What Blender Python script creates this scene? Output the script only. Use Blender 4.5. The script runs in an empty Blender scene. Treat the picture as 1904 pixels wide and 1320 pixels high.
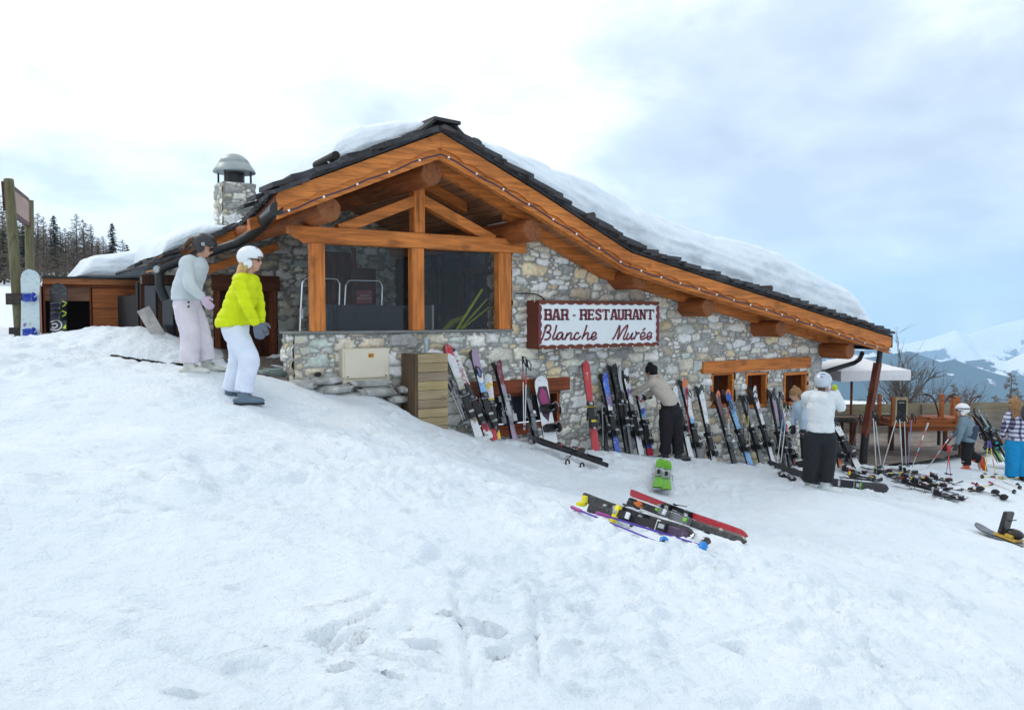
import bpy, bmesh, math, random
import numpy as np
from mathutils import Vector, Matrix, noise as mnoise
# ------------------------------------------------------------------ camera
F = 1500.0; CX = 952.0; CY = 660.0; YAW = math.radians(56.0); PITCH = math.atan(75/1500.0)
EZ = 1.6
scn = bpy.context.scene
cam_d = bpy.data.cameras.new('camera'); cam = bpy.data.objects.new('camera', cam_d)
scn.collection.objects.link(cam); scn.camera = cam
cam.location = (0, 0, EZ); cam.rotation_euler = (math.pi/2 - PITCH, 0, YAW - math.pi/2)
cam_d.sensor_width = 36; cam_d.lens = F/1904*36; cam_d.clip_start = 0.05; cam_d.clip_end = 30000
scn.render.resolution_x = 1024; scn.render.resolution_y = 709
scn.view_settings.view_transform = 'Standard'; scn.view_settings.look = 'None'
scn.view_settings.exposure = EXPO = 0.37; scn.view_settings.gamma = 1.0
# ------------------------------------------------------------------ world: overcast sky with broken cloud
world = bpy.data.worlds.new("World"); scn.world = world; world.use_nodes = True
nt = world.node_tree; nt.nodes.clear(); N = nt.nodes; L = nt.links
out = N.new('ShaderNodeOutputWorld'); bg = N.new('ShaderNodeBackground'); bg.inputs[1].default_value = 1.0
SUN_EL, SUN_AZ = math.radians(46), math.radians(118)      # direction the light comes from (world angle)
sky = N.new('ShaderNodeTexSky'); sky.sky_type = 'NISHITA'; sky.sun_disc = False
sky.sun_elevation = SUN_EL; sky.sun_rotation = math.pi/2 - SUN_AZ; sky.air_density = 1.0; sky.dust_density = 0.6
skm = N.new('ShaderNodeVectorMath'); skm.operation = 'SCALE'; skm.inputs['Scale'].default_value = 0.12
L.new(sky.outputs[0], skm.inputs[0])
tc = N.new('ShaderNodeTexCoord'); sep = N.new('ShaderNodeSeparateXYZ'); L.new(tc.outputs['Generated'], sep.inputs[0])
def M_(op, a, b=None, c=None, nt_=None):
    n = (nt_ or nt).nodes.new('ShaderNodeMath'); n.operation = op
    for i, v in enumerate((a, b, c)):
        if v is None: continue
        if isinstance(v, (int, float)): n.inputs[i].default_value = v
        else: (nt_ or nt).links.new(v, n.inputs[i])
    return n.outputs[0]
# flatten the direction as if on a cloud deck, so clouds stretch towards the horizon
zz = M_('ADD', M_('MAXIMUM', sep.outputs[2], 0.0), 0.35)
cx = M_('DIVIDE', sep.outputs[0], zz); cy = M_('DIVIDE', sep.outputs[1], zz)
cmb = N.new('ShaderNodeCombineXYZ'); L.new(cx, cmb.inputs[0]); L.new(cy, cmb.inputs[1])
def wnoise(scale, detail, rough, off, dist=0.0):
    mp = N.new('ShaderNodeMapping'); L.new(cmb.outputs[0], mp.inputs[0]); mp.inputs['Location'].default_value = off
    n = N.new('ShaderNodeTexNoise'); L.new(mp.outputs[0], n.inputs['Vector'])
    n.inputs['Scale'].default_value = scale; n.inputs['Detail'].default_value = detail
    n.inputs['Roughness'].default_value = rough; n.inputs['Distortion'].default_value = dist
    return n.outputs['Fac']
n1 = wnoise(1.5, 7, .52, (3.1, 1.7, 0), .25); n2 = wnoise(4.2, 6, .55, (7.7, 2.2, 0), .3)
fac = M_('ADD', M_('MULTIPLY', n1, .66), M_('MULTIPLY', n2, .34))
def dotdir(d, p0, p1):                       # 0..1 bump around one direction of the sky
    v = N.new('ShaderNodeVectorMath'); v.operation = 'DOT_PRODUCT'; L.new(tc.outputs['Generated'], v.inputs[0])
    v.inputs[1].default_value = d
    r = N.new('ShaderNodeMapRange'); r.interpolation_type = 'SMOOTHSTEP'; L.new(v.outputs['Value'], r.inputs[0])
    r.inputs[1].default_value = p0; r.inputs[2].default_value = p1
    return r.outputs[0]
def pdir(px, py):
    vf = Vector((math.cos(YAW)*math.cos(PITCH), math.sin(YAW)*math.cos(PITCH), -math.sin(PITCH)))
    up = Vector((math.cos(YAW)*math.sin(PITCH), math.sin(YAW)*math.sin(PITCH), math.cos(PITCH)))
    rt = Vector((math.sin(YAW), -math.cos(YAW), 0))
    return vf + rt*((px-CX)/F) + up*((CY-py)/F)
dd1 = dotdir(tuple(pdir(1640, 300).normalized()), math.cos(math.radians(21)), math.cos(math.radians(3)))
dd2 = dotdir(tuple(pdir(500, 100).normalized()), math.cos(math.radians(30)), math.cos(math.radians(6)))
fac = M_('SUBTRACT', M_('ADD', fac, M_('MULTIPLY', dd1, .17)), M_('MULTIPLY', dd2, .06))
fac = M_('ADD', M_('MULTIPLY', M_('SUBTRACT', fac, .5), 1.45), .475)
rp = N.new('ShaderNodeValToRGB'); L.new(fac, rp.inputs[0])
els = rp.color_ramp.elements; els[0].position = .40; els[0].color = (.97, .985, 1.0, 1); els[1].position = .78; els[1].color = (.50, .58, .70, 1)
e = els.new(.48); e.color = (.88, .94, .97, 1); e = els.new(.60); e.color = (.64, .73, .82, 1)
cs = N.new('ShaderNodeVectorMath'); cs.operation = 'SCALE'; L.new(rp.outputs[0], cs.inputs[0]); cs.inputs['Scale'].default_value = SKYV = 1.0
mixw = N.new('ShaderNodeMix'); mixw.data_type = 'RGBA'; mixw.inputs[0].default_value = 0.90
L.new(skm.outputs[0], mixw.inputs[6]); L.new(cs.outputs[0], mixw.inputs[7])
L.new(mixw.outputs[2], bg.inputs[0]); L.new(bg.outputs[0], out.inputs[0])
# ------------------------------------------------------------------ sun through thin cloud
sd = bpy.data.lights.new('sun', 'SUN'); sd.energy = 0.9; sd.angle = math.radians(16); sd.color = (1.0, .965, .90)
so = bpy.data.objects.new('sun', sd); scn.collection.objects.link(so)
sdir = Vector((math.cos(SUN_EL)*math.cos(SUN_AZ), math.cos(SUN_EL)*math.sin(SUN_AZ), math.sin(SUN_EL)))
so.rotation_euler = (-sdir).to_track_quat('-Z', 'Y').to_euler(); so.location = (0, 0, 30)
# ------------------------------------------------------------------ helpers
C = scn.collection; R = math.radians
rng = random.Random(7)
EYE = Vector((0, 0, EZ))
def P(px, py, Y):                            # the point of the plane Y=const seen at photo pixel px,py
    d = pdir(px, py); return EYE + d*(Y/d.y)
def PD(px, py, dep):                         # the point at a given distance along the view
    return EYE + pdir(px, py)*dep
def proj(v):
    w = Vector(v) - EYE
    vf = Vector((math.cos(YAW)*math.cos(PITCH), math.sin(YAW)*math.cos(PITCH), -math.sin(PITCH)))
    up = Vector((math.cos(YAW)*math.sin(PITCH), math.sin(YAW)*math.sin(PITCH), math.cos(PITCH)))
    rt = Vector((math.sin(YAW), -math.cos(YAW), 0)); d = w.dot(vf)
    return CX + w.dot(rt)/d*F, CY - w.dot(up)/d*F, d
def interp(x, pts):
    if x <= pts[0][0]: return pts[0][1]
    for (a, b), (c, d) in zip(pts, pts[1:]):
        if x <= c: return b + (d-b)*(x-a)/(c-a) if c > a else d
    return pts[-1][1]
class MB:
    def __init__(s): s.v = []; s.f = []; s.m = []; s.sm = []
    def add(s, vs, fs, mi=0, smooth=False):
        b = len(s.v); s.v += [tuple(v) for v in vs]
        for f in fs: s.f.append(tuple(i+b for i in f)); s.m.append(mi); s.sm.append(smooth)
        return s
    def box(s, a, b, mi=0, bev=0.0, M=None):
        x0, y0, z0 = [min(p, q) for p, q in zip(a, b)]; x1, y1, z1 = [max(p, q) for p, q in zip(a, b)]
        if bev <= 0:
            vs = [(x0,y0,z0),(x1,y0,z0),(x1,y1,z0),(x0,y1,z0),(x0,y0,z1),(x1,y0,z1),(x1,y1,z1),(x0,y1,z1)]
            fs = [(0,3,2,1),(4,5,6,7),(0,1,5,4),(1,2,6,5),(2,3,7,6),(3,0,4,7)]
        else:
            bm = bmesh.new(); bmesh.ops.create_cube(bm, size=1)
            for v in bm.verts: v.co = ((x0+x1)/2+v.co.x*(x1-x0), (y0+y1)/2+v.co.y*(y1-y0), (z0+z1)/2+v.co.z*(z1-z0))
            bmesh.ops.bevel(bm, geom=bm.edges[:], offset=bev, segments=2, affect='EDGES', profile=.6)
            bm.verts.index_update(); vs = [tuple(v.co) for v in bm.verts]; fs = [tuple(v.index for v in f.verts) for f in bm.faces]; bm.free()
        if M is not None: vs = [tuple(M @ Vector(v)) for v in vs]
        return s.add(vs, fs, mi)
    def beam(s, p, q, w, h, up=(0,0,1), mi=0, bev=0.0):      # a squared timber from p to q
        p = Vector(p); q = Vector(q); t = (q-p); Ln = t.length; t.normalize(); u = Vector(up); sd_ = t.cross(u).normalized(); u = sd_.cross(t)
        M = Matrix((( t.x, sd_.x, u.x, p.x),(t.y, sd_.y, u.y, p.y),(t.z, sd_.z, u.z, p.z),(0,0,0,1)))
        return s.box((0,-w/2,-h/2),(Ln,w/2,h/2), mi, bev, M)
    def tube(s, pts, rad, n=8, mi=0, cap=True, smooth=True):
        pts = [Vector(p) for p in pts]; k = len(pts); rad = rad if isinstance(rad, (list, tuple)) else [rad]*k
        t0 = (pts[1]-pts[0]).normalized(); ref = Vector((0,0,1)) if abs(t0.z) < .9 else Vector((1,0,0))
        vs = []; a = t0.cross(ref).normalized()
        for i, p in enumerate(pts):
            t = (pts[min(i+1,k-1)]-pts[max(i-1,0)]); t = t.normalized() if t.length > 1e-9 else t0
            a = (a - t*a.dot(t)).normalized(); b = t.cross(a)
            for j in range(n):
                g = 2*math.pi*j/n; vs.append(p + (a*math.cos(g)+b*math.sin(g))*rad[i])
        fs = [(i*n+j, i*n+(j+1)%n, (i+1)*n+(j+1)%n, (i+1)*n+j) for i in range(k-1) for j in range(n)]
        s.add(vs, fs, mi, smooth)
        if cap:
            s.add(vs[:n], [tuple(range(n-1,-1,-1))], mi); s.add(vs[-n:], [tuple(range(n))], mi)
        return s
    def prism(s, poly, axis_from, axis_to, mi=0):            # poly: list of 3d points, extruded by a vector
        d = Vector(axis_to)-Vector(axis_from); n = len(poly); vs = [Vector(p) for p in poly] + [Vector(p)+d for p in poly]
        fs = [tuple(range(n-1,-1,-1)), tuple(range(n, 2*n))] + [(i,(i+1)%n,(i+1)%n+n,i+n) for i in range(n)]
        return s.add(vs, fs, mi)
    def sphere(s, c, r, mi=0, nu=12, nv=8, sc=(1,1,1), M=None):
        vs = []; c = Vector(c)
        for i in range(nv+1):
            ph = math.pi*i/nv
            for j in range(nu):
                th = 2*math.pi*j/nu; v = Vector((r*sc[0]*math.sin(ph)*math.cos(th), r*sc[1]*math.sin(ph)*math.sin(th), r*sc[2]*math.cos(ph)))
                if M is not None: v = M @ v
                vs.append(c+v)
        fs = [(i*nu+j, (i+1)*nu+j, (i+1)*nu+(j+1)%nu, i*nu+(j+1)%nu) for i in range(nv) for j in range(nu)]
        return s.add(vs, fs, mi, True)
    def build(s, name, mats, parent=None, bevel=0):
        me = bpy.data.meshes.new(name); me.from_pydata(s.v, [], s.f)
        for m in (mats if isinstance(mats, (list, tuple)) else [mats]): me.materials.append(m)
        me.polygons.foreach_set('material_index', s.m); me.polygons.foreach_set('use_smooth', s.sm); me.update()
        o = bpy.data.objects.new(name, me); C.objects.link(o)
        if parent is not None: o.parent = parent
        if bevel: 
            b = o.modifiers.new('bevel', 'BEVEL'); b.width = bevel; b.segments = 2; b.limit_method = 'ANGLE'
        return o
def tag(o, label=None, cat=None, group=None, kind=None):
    if label: o['label'] = label
    if cat: o['category'] = cat
    if group: o['group'] = group
    if kind: o['kind'] = kind
    return o
def empty(name, loc=(0,0,0), rz=0, label=None, cat=None, group=None):
    o = bpy.data.objects.new(name, None); C.objects.link(o); o.location = loc; o.rotation_euler = (0,0,rz); o.empty_display_size = .2
    return tag(o, label, cat, group)
def kids(o): return [c for c in bpy.data.objects if c.parent == o]
def copy_tree(o, parent=None):
    c = o.copy(); C.objects.link(c); c.parent = parent
    for k in kids(o): copy_tree(k, c)
    return c
def grid_mesh(name, X, Y, Z, mat, mask=None, smooth=True, col=None, parent=None):
    h, w = X.shape; co = np.stack([X, Y, Z], -1).reshape(-1, 3).astype(np.float32)
    idx = np.arange(h*w).reshape(h, w)
    q = np.stack([idx[:-1,:-1], idx[:-1,1:], idx[1:,1:], idx[1:,:-1]], -1).reshape(-1, 4)
    if mask is not None:
        mk = (mask[:-1,:-1] & mask[:-1,1:] & mask[1:,1:] & mask[1:,:-1]).reshape(-1); q = q[mk]
    me = bpy.data.meshes.new(name); me.vertices.add(len(co)); me.vertices.foreach_set('co', co.ravel())
    me.loops.add(q.size); me.loops.foreach_set('vertex_index', q.ravel().astype(np.int32)); me.polygons.add(len(q))
    me.polygons.foreach_set('loop_start', np.arange(0, q.size, 4, dtype=np.int32)); me.polygons.foreach_set('loop_total', np.full(len(q), 4, np.int32))
    me.polygons.foreach_set('use_smooth', np.full(len(q), smooth)); me.update(); me.validate()
    if col is not None:
        at = me.color_attributes.new('Col', 'FLOAT_COLOR', 'POINT')
        c4 = np.ones((h*w, 4), np.float32); c4[:, :3] = col.reshape(-1, 3); at.data.foreach_set('color', c4.ravel())
    me.materials.append(mat); o = bpy.data.objects.new(name, me); C.objects.link(o)
    if parent is not None: o.parent = parent
    return o
def hash2(ix, iy, s):
    h = np.sin(ix*127.1 + iy*311.7 + s*74.7)*43758.5453; return h - np.floor(h)
def vnoise(x, y, s=0):
    ix = np.floor(x); iy = np.floor(y); fx = x-ix; fy = y-iy; fx = fx*fx*(3-2*fx); fy = fy*fy*(3-2*fy)
    a = hash2(ix, iy, s); b = hash2(ix+1, iy, s); c = hash2(ix, iy+1, s); d = hash2(ix+1, iy+1, s)
    return (a*(1-fx)+b*fx)*(1-fy) + (c*(1-fx)+d*fx)*fy
def fbm(x, y, s=0, o=4, g=.5):
    t = 0; a = 1; n = 0
    for k in range(o):
        cs_, sn_ = math.cos(k*1.1), math.sin(k*1.1)
        t = t + a*vnoise((x*cs_-y*sn_)*2**k+k*13.7, (x*sn_+y*cs_)*2**k+k*7.3, s+k); n += a; a *= g
    return t/n - .5
def sstep(a, b, x): t = np.clip((x-a)/(b-a), 0, 1); return t*t*(3-2*t)
# ------------------------------------------------------------------ materials
def srgb(r, g, b): return tuple(((c/255)/12.92 if c/255 <= .04045 else ((c/255+.055)/1.055)**2.4) for c in (r, g, b))
def newmat(name):
    m = bpy.data.materials.new(name); m.use_nodes = True; return m, m.node_tree, m.node_tree.nodes['Principled BSDF']
def mat(name, col, rough=.6, metal=0, var=.12, scale=8, bump=.0, bscale=60, spec=.4, coord='Object', trans=0, sub=0):
    m, t, b = newmat(name); n = t.nodes; l = t.links
    b.inputs['Roughness'].default_value = rough; b.inputs['Metallic'].default_value = metal; b.inputs['Specular IOR Level'].default_value = spec
    tc_ = n.new('ShaderNodeTexCoord'); nz = n.new('ShaderNodeTexNoise'); l.new(tc_.outputs[coord], nz.inputs['Vector'])
    nz.inputs['Scale'].default_value = scale; nz.inputs['Detail'].default_value = 5
    r = n.new('ShaderNodeValToRGB'); l.new(nz.outputs['Fac'], r.inputs[0])
    r.color_ramp.elements[0].position = .3; r.color_ramp.elements[1].position = .7
    r.color_ramp.elements[0].color = tuple(c*(1-var) for c in col)+(1,); r.color_ramp.elements[1].color = tuple(min(1, c*(1+var)) for c in col)+(1,)
    l.new(r.outputs[0], b.inputs['Base Color'])
    if bump:
        n2_ = n.new('ShaderNodeTexNoise'); l.new(tc_.outputs[coord], n2_.inputs['Vector']); n2_.inputs['Scale'].default_value = bscale; n2_.inputs['Detail'].default_value = 4
        bp = n.new('ShaderNodeBump'); bp.inputs['Strength'].default_value = bump; bp.inputs['Distance'].default_value = .01
        l.new(n2_.outputs['Fac'], bp.inputs['Height']); l.new(bp.outputs[0], b.inputs['Normal'])
    if sub: b.inputs['Subsurface Weight'].default_value = sub; b.inputs['Subsurface Radius'].default_value = (.02,.03,.04)
    return m
def wood(name, col, axis='X', knots=.5, dark=.45, rough=.65, plank=0, plank_axis='Z', scale=1.0, weather=0.0):
    m, t, b = newmat(name); n = t.nodes; l = t.links; b.inputs['Roughness'].default_value = rough; b.inputs['Specular IOR Level'].default_value = .3
    tc_ = n.new('ShaderNodeTexCoord'); mp = n.new('ShaderNodeMapping'); l.new(tc_.outputs['Object'], mp.inputs[0])
    s = [14*scale]*3; s['XYZ'.index(axis)] = 1.1*scale; mp.inputs['Scale'].default_value = s
    nz = n.new('ShaderNodeTexNoise'); l.new(mp.outputs[0], nz.inputs['Vector']); nz.inputs['Scale'].default_value = 1.6; nz.inputs['Detail'].default_value = 6; nz.inputs['Distortion'].default_value = .6
    r = n.new('ShaderNodeValToRGB'); l.new(nz.outputs['Fac'], r.inputs[0])
    r.color_ramp.elements[0].position = .28; r.color_ramp.elements[0].color = tuple(c*dark for c in col)+(1,)
    r.color_ramp.elements[1].position = .62; r.color_ramp.elements[1].color = tuple(col)+(1,)
    big = n.new('ShaderNodeTexNoise'); l.new(tc_.outputs['Object'], big.inputs['Vector']); big.inputs['Scale'].default_value = 1.7; big.inputs['Detail'].default_value = 4
    mx = n.new('ShaderNodeMix'); mx.data_type = 'RGBA'; mx.blend_type = 'MULTIPLY'
    rr = n.new('ShaderNodeMapRange'); l.new(big.outputs['Fac'], rr.inputs[0]); rr.inputs[1].default_value = .35; rr.inputs[2].default_value = .7
    l.new(rr.outputs[0], mx.inputs[0]); l.new(r.outputs[0], mx.inputs[6]); mx.inputs[7].default_value = (.78,.72,.70,1)
    cur = mx.outputs[2]
    if knots:
        vo = n.new('ShaderNodeTexVoronoi'); mp2 = n.new('ShaderNodeMapping'); l.new(tc_.outputs['Object'], mp2.inputs[0])
        s2 = [3.2*scale]*3; s2['XYZ'.index(axis)] = 2.4*scale; mp2.inputs['Scale'].default_value = s2
        nd = n.new('ShaderNodeTexNoise'); nd.inputs['Scale'].default_value = 9; l.new(tc_.outputs['Object'], nd.inputs['Vector'])
        va = n.new('ShaderNodeVectorMath'); va.operation = 'MULTIPLY_ADD'; l.new(nd.outputs['Color'], va.inputs[0]); va.inputs[1].default_value = (.22,.22,.22); l.new(mp2.outputs[0], va.inputs[2])
        l.new(va.outputs[0], vo.inputs['Vector']); vo.inputs['Scale'].default_value = 1.0
        kr = n.new('ShaderNodeMapRange'); l.new(vo.outputs['Distance'], kr.inputs[0]); kr.inputs[1].default_value = .10; kr.inputs[2].default_value = .26; kr.inputs[3].default_value = knots; kr.inputs[4].default_value = 0
        mk = n.new('ShaderNodeMix'); mk.data_type = 'RGBA'; l.new(kr.outputs[0], mk.inputs[0]); l.new(cur, mk.inputs[6]); mk.inputs[7].default_value = tuple(c*.22 for c in col)+(1,); cur = mk.outputs[2]
    if plank:
        sp = n.new('ShaderNodeSeparateXYZ'); l.new(tc_.outputs['Object'], sp.inputs[0])
        a = M_('FRACT', M_('DIVIDE', sp.outputs['XYZ'.index(plank_axis)], plank, nt_=t), nt_=t)
        fl = M_('FLOOR', M_('DIVIDE', sp.outputs['XYZ'.index(plank_axis)], plank, nt_=t), nt_=t)
        wn = n.new('ShaderNodeTexWhiteNoise'); wn.noise_dimensions = '1D'; l.new(fl, wn.inputs['W'])
        gv = M_('LESS_THAN', a, .07, nt_=t); ml = n.new('ShaderNodeMix'); ml.data_type = 'RGBA'; ml.blend_type = 'MULTIPLY'
        l.new(gv, ml.inputs[0]); l.new(cur, ml.inputs[6]); ml.inputs[7].default_value = (.25,.2,.17,1)
        hv = n.new('ShaderNodeHueSaturation'); l.new(ml.outputs[2], hv.inputs['Color']); l.new(M_('ADD', M_('MULTIPLY', wn.outputs['Value'], .4, nt_=t), .75, nt_=t), hv.inputs['Value']); cur = hv.outputs[0]
    l.new(cur, b.inputs['Base Color'])
    bp = n.new('ShaderNodeBump'); bp.inputs['Strength'].default_value = .25; bp.inputs['Distance'].default_value = .004; l.new(nz.outputs['Fac'], bp.inputs['Height']); l.new(bp.outputs[0], b.inputs['Normal'])
    return m
ORANGE = (.72, .24, .052)
W_or = wood('pine_beam', ORANGE, 'X'); W_orZ = wood('pine_post', ORANGE, 'Z'); W_orY = wood('pine_log', (.40,.125,.035), 'Y', knots=.3)
W_soffit = wood('soffit_board', (.52,.25,.12), 'Y', plank=.16, plank_axis='X', knots=.4)
W_brown = wood('brown_wood', (.30,.075,.025), 'X', knots=.2); W_dark = wood('dark_door', (.075,.030,.018), 'Z', knots=.1, plank=.14, plank_axis='X')
W_panel = wood('orange_panel', (.48,.16,.05), 'X', plank=.19, plank_axis='Z', knots=.4)
W_treat = wood('treated_board', (.29,.23,.12), 'X', knots=.5, plank=0, dark=.6)
W_grey = wood('weathered_wood', (.24,.21,.17), 'X', knots=.2, dark=.6); W_mossy = wood('mossy_post', (.17,.16,.085), 'Z', knots=.2, dark=.5)
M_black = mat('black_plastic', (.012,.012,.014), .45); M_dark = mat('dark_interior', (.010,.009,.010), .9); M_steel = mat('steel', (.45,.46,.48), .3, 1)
M_chrome = mat('chrome_tube', (.75,.76,.78), .2, 1); M_grey = mat('grey_plastic', (.18,.19,.20), .5); M_white = mat('white_plastic', (.75,.76,.77), .4)
M_beige = mat('meter_box_paint', (.66,.60,.48), .5, var=.05, scale=3); M_gutter = mat('dark_gutter', (.028,.03,.032), .4, .3)
M_slate = mat('slate', (.045,.044,.047), .75, var=.5, scale=5, bump=.6, bscale=30)
M_capm = mat('chimney_cap_metal', (.34,.38,.38), .45, .4, var=.15, scale=4)
M_pipe = mat('grey_blue_pipe', (.40,.48,.52), .5)
def pane_mat():
    m = bpy.data.materials.new('clear_pane'); m.use_nodes = True; t = m.node_tree; n = t.nodes; l = t.links; n.remove(n['Principled BSDF']); o = [q for q in n if q.type == 'OUTPUT_MATERIAL'][0]
    tr = n.new('ShaderNodeBsdfTransparent'); tr.inputs[0].default_value = (.84,.87,.88,1); gl = n.new('ShaderNodeBsdfGlossy'); gl.inputs['Roughness'].default_value = .08; fr = n.new('ShaderNodeFresnel'); fr.inputs[0].default_value = 1.3
    nz = n.new('ShaderNodeTexNoise'); nz.inputs['Scale'].default_value = 1.5; bp = n.new('ShaderNodeBump'); bp.inputs['Strength'].default_value = .03; l.new(nz.outputs['Fac'], bp.inputs['Height']); l.new(bp.outputs[0], gl.inputs['Normal'])
    mx = n.new('ShaderNodeMixShader'); l.new(fr.outputs[0], mx.inputs[0]); l.new(tr.outputs[0], mx.inputs[1]); l.new(gl.outputs[0], mx.inputs[2]); l.new(mx.outputs[0], o.inputs['Surface']); return m
M_pane = pane_mat()
def glass_mat():
    m, t, b = newmat('window_glass'); b.inputs['Base Color'].default_value = (.03,.035,.045,1); b.inputs['Roughness'].default_value = .06; b.inputs['Specular IOR Level'].default_value = .8
    nz = t.nodes.new('ShaderNodeTexNoise'); nz.inputs['Scale'].default_value = 3; bp = t.nodes.new('ShaderNodeBump'); bp.inputs['Strength'].default_value = .05
    t.links.new(nz.outputs['Fac'], bp.inputs['Height']); t.links.new(bp.outputs[0], b.inputs['Normal']); return m
M_glass = glass_mat()
def snow_mat(name, big=1.0):
    m, t, b = newmat(name); n = t.nodes; l = t.links
    b.inputs['Roughness'].default_value = .65; b.inputs['Specular IOR Level'].default_value = .25
    tc_ = n.new('ShaderNodeTexCoord'); nz = n.new('ShaderNodeTexNoise'); l.new(tc_.outputs['Object'], nz.inputs['Vector']); nz.inputs['Scale'].default_value = .9; nz.inputs['Detail'].default_value = 6
    r = n.new('ShaderNodeValToRGB'); l.new(nz.outputs['Fac'], r.inputs[0])
    r.color_ramp.elements[0].position = .35; r.color_ramp.elements[0].color = (.72,.795,.86,1); r.color_ramp.elements[1].position = .65; r.color_ramp.elements[1].color = (.79,.855,.91,1)
    l.new(r.outputs[0], b.inputs['Base Color'])
    b.inputs['Subsurface Weight'].default_value = .0
    h1 = n.new('ShaderNodeTexNoise'); l.new(tc_.outputs['Object'], h1.inputs['Vector']); h1.inputs['Scale'].default_value = 14*big; h1.inputs['Detail'].default_value = 8; h1.inputs['Roughness'].default_value = .62
    h2 = n.new('ShaderNodeTexNoise'); l.new(tc_.outputs['Object'], h2.inputs['Vector']); h2.inputs['Scale'].default_value = 110*big; h2.inputs['Detail'].default_value = 3
    hh = M_('ADD', h1.outputs['Fac'], M_('MULTIPLY', h2.outputs['Fac'], .18, nt_=t), nt_=t)
    bp = n.new('ShaderNodeBump'); bp.inputs['Strength'].default_value = 1.0; bp.inputs['Distance'].default_value = .036; l.new(hh, bp.inputs['Height']); l.new(bp.outputs[0], b.inputs['Normal'])
    return m
M_snow = snow_mat('snow'); M_rsnow = snow_mat('roof_snow_mat', .35)
def vcol_mat(name, rough=.85, bump=.4, bscale=45):
    m, t, b = newmat(name); n = t.nodes; l = t.links; b.inputs['Roughness'].default_value = rough; b.inputs['Specular IOR Level'].default_value = .25
    a = n.new('ShaderNodeVertexColor'); a.layer_name = 'Col'; tc_ = n.new('ShaderNodeTexCoord')
    nz = n.new('ShaderNodeTexNoise'); l.new(tc_.outputs['Object'], nz.inputs['Vector']); nz.inputs['Scale'].default_value = bscale*.5; nz.inputs['Detail'].default_value = 6; nz.inputs['Roughness'].default_value = .65
    r = n.new('ShaderNodeMapRange'); l.new(nz.outputs['Fac'], r.inputs[0]); r.inputs[1].default_value = .3; r.inputs[2].default_value = .7; r.inputs[3].default_value = .72; r.inputs[4].default_value = 1.2
    v = n.new('ShaderNodeVectorMath'); v.operation = 'SCALE'; l.new(a.outputs['Color'], v.inputs[0]); l.new(r.outputs[0], v.inputs['Scale']); l.new(v.outputs[0], b.inputs['Base Color'])
    bp = n.new('ShaderNodeBump'); bp.inputs['Strength'].default_value = bump; bp.inputs['Distance'].default_value = .012; l.new(nz.outputs['Fac'], bp.inputs['Height']); l.new(bp.outputs[0], b.inputs['Normal'])
    return m
M_stone = vcol_mat('rubble_stone')
# ------------------------------------------------------------------ terrain height from measured spots
def sd_xy(s, d): return (math.sin(YAW)*s + math.cos(YAW)*d, -math.cos(YAW)*s + math.sin(YAW)*d)
def PX(px, py, dep):            # horizon-based: point at view depth
    w = PD(px, py, dep); return (w.x, w.y, w.z)
ctrl = []
for s_, d_ in [(-3,-3),(0,-3),(3,-3),(-4,0),(0,0),(4,0),(-2,2.5),(0,2.5),(2,2.5),(-3,4.5),(0,4.5),(3,4.5),(-2.2,6.2),(0,6.2),(2.2,6.2),(4.5,6.5),(-1.5,7.5),(7,3),(-7,2)]:
    x, y = sd_xy(s_, d_); ctrl.append((x, y, EZ-1.6-.197*s_))
ctrl += [PX(450,750,8.9), PX(1240,985,7.0), PX(1525,915,11.0), PX(360,694,9.7), PX(1803,874,15.6), PX(1890,896,15.4), PX(1904,1010,10.2),
         PX(60,632,14.2), PX(0,640,12.0), PX(0,800,7.0), PX(0,1000,4.2), PX(200,664,10.8), PX(300,678,10.4), PX(100,648,12.4), PX(420,694,9.9), PX(505,712,9.9),
         PX(1650,905,13.6), PX(1740,890,14.6), PX(1830,905,13.6), PX(1100,872,11.2), PX(1230,890,11.6), PX(1000,900,9.0), PX(1420,890,13.2), PX(700,800,9.2), PX(850,850,9.6), PX(1350,1000,8.2),
         PX(600,760,9.6),PX(1500,880,14.0)]
def wallpt(px, py, Y=10.15): w = P(px, py, Y); return (w.x, w.y, w.z)
wl = [(552,722),(620,744),(680,740),(730,752),(770,776),(850,800),(900,814),(950,822),(1000,828),(1040,834),(1100,838),(1160,842),(1210,849),(1270,855),(1330,861),(1400,868),(1470,868)]
ctrl += [wallpt(a, b) for a, b in wl]
ctrl += [wallpt(a, b+2, 9.75) for a, b in wl[4:]]
# trough and bank in front of the left wing, path by the door
ctrl += [PX(330,688,11.2), PX(260,682,11.6), PX(470,700,11.0), PX(520,704,11.2), PX(470,672,13.0), PX(530,668,13.2), PX(400,664,12.6), PX(345,642,12.8), PX(300,622,13.0), PX(260,609,13.2), PX(190,611,13.4), PX(130,620,13.6),
         PX(90,630,14.0), PX(110,626,14.8), PX(240,640,14.6), PX(330,655,14.2), PX(560,690,12.6), PX(200,640,16.2), PX(60,620,17)]
TZ = EZ-3.2
for x_, y_ in [(15.8,10.4),(17.5,9.6),(19.5,8.6),(17,12),(20,12),(23,11),(19,15),(24,15),(16,15),(22,9)]: ctrl.append((x_, y_, TZ-.10))
ctrl += [PX(1700,866,17.0), PX(1830,868,16.6), PX(1904,872,16.6), PX(1904,930,13.0), PX(1640,868,16.6)]
for x_, y_ in [(5,14.5),(8,14),(12,13),(14,17),(8,18),(4,18)]: ctrl.append((x_, y_, EZ-1.4 if x_ < 7 else EZ-3.0))
cA = np.array(ctrl); NC = len(cA)
def _phi(r2): return .5*r2*np.log(r2+1e-9)
d2 = ((cA[:, None, :2]-cA[None, :, :2])**2).sum(-1)
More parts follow.
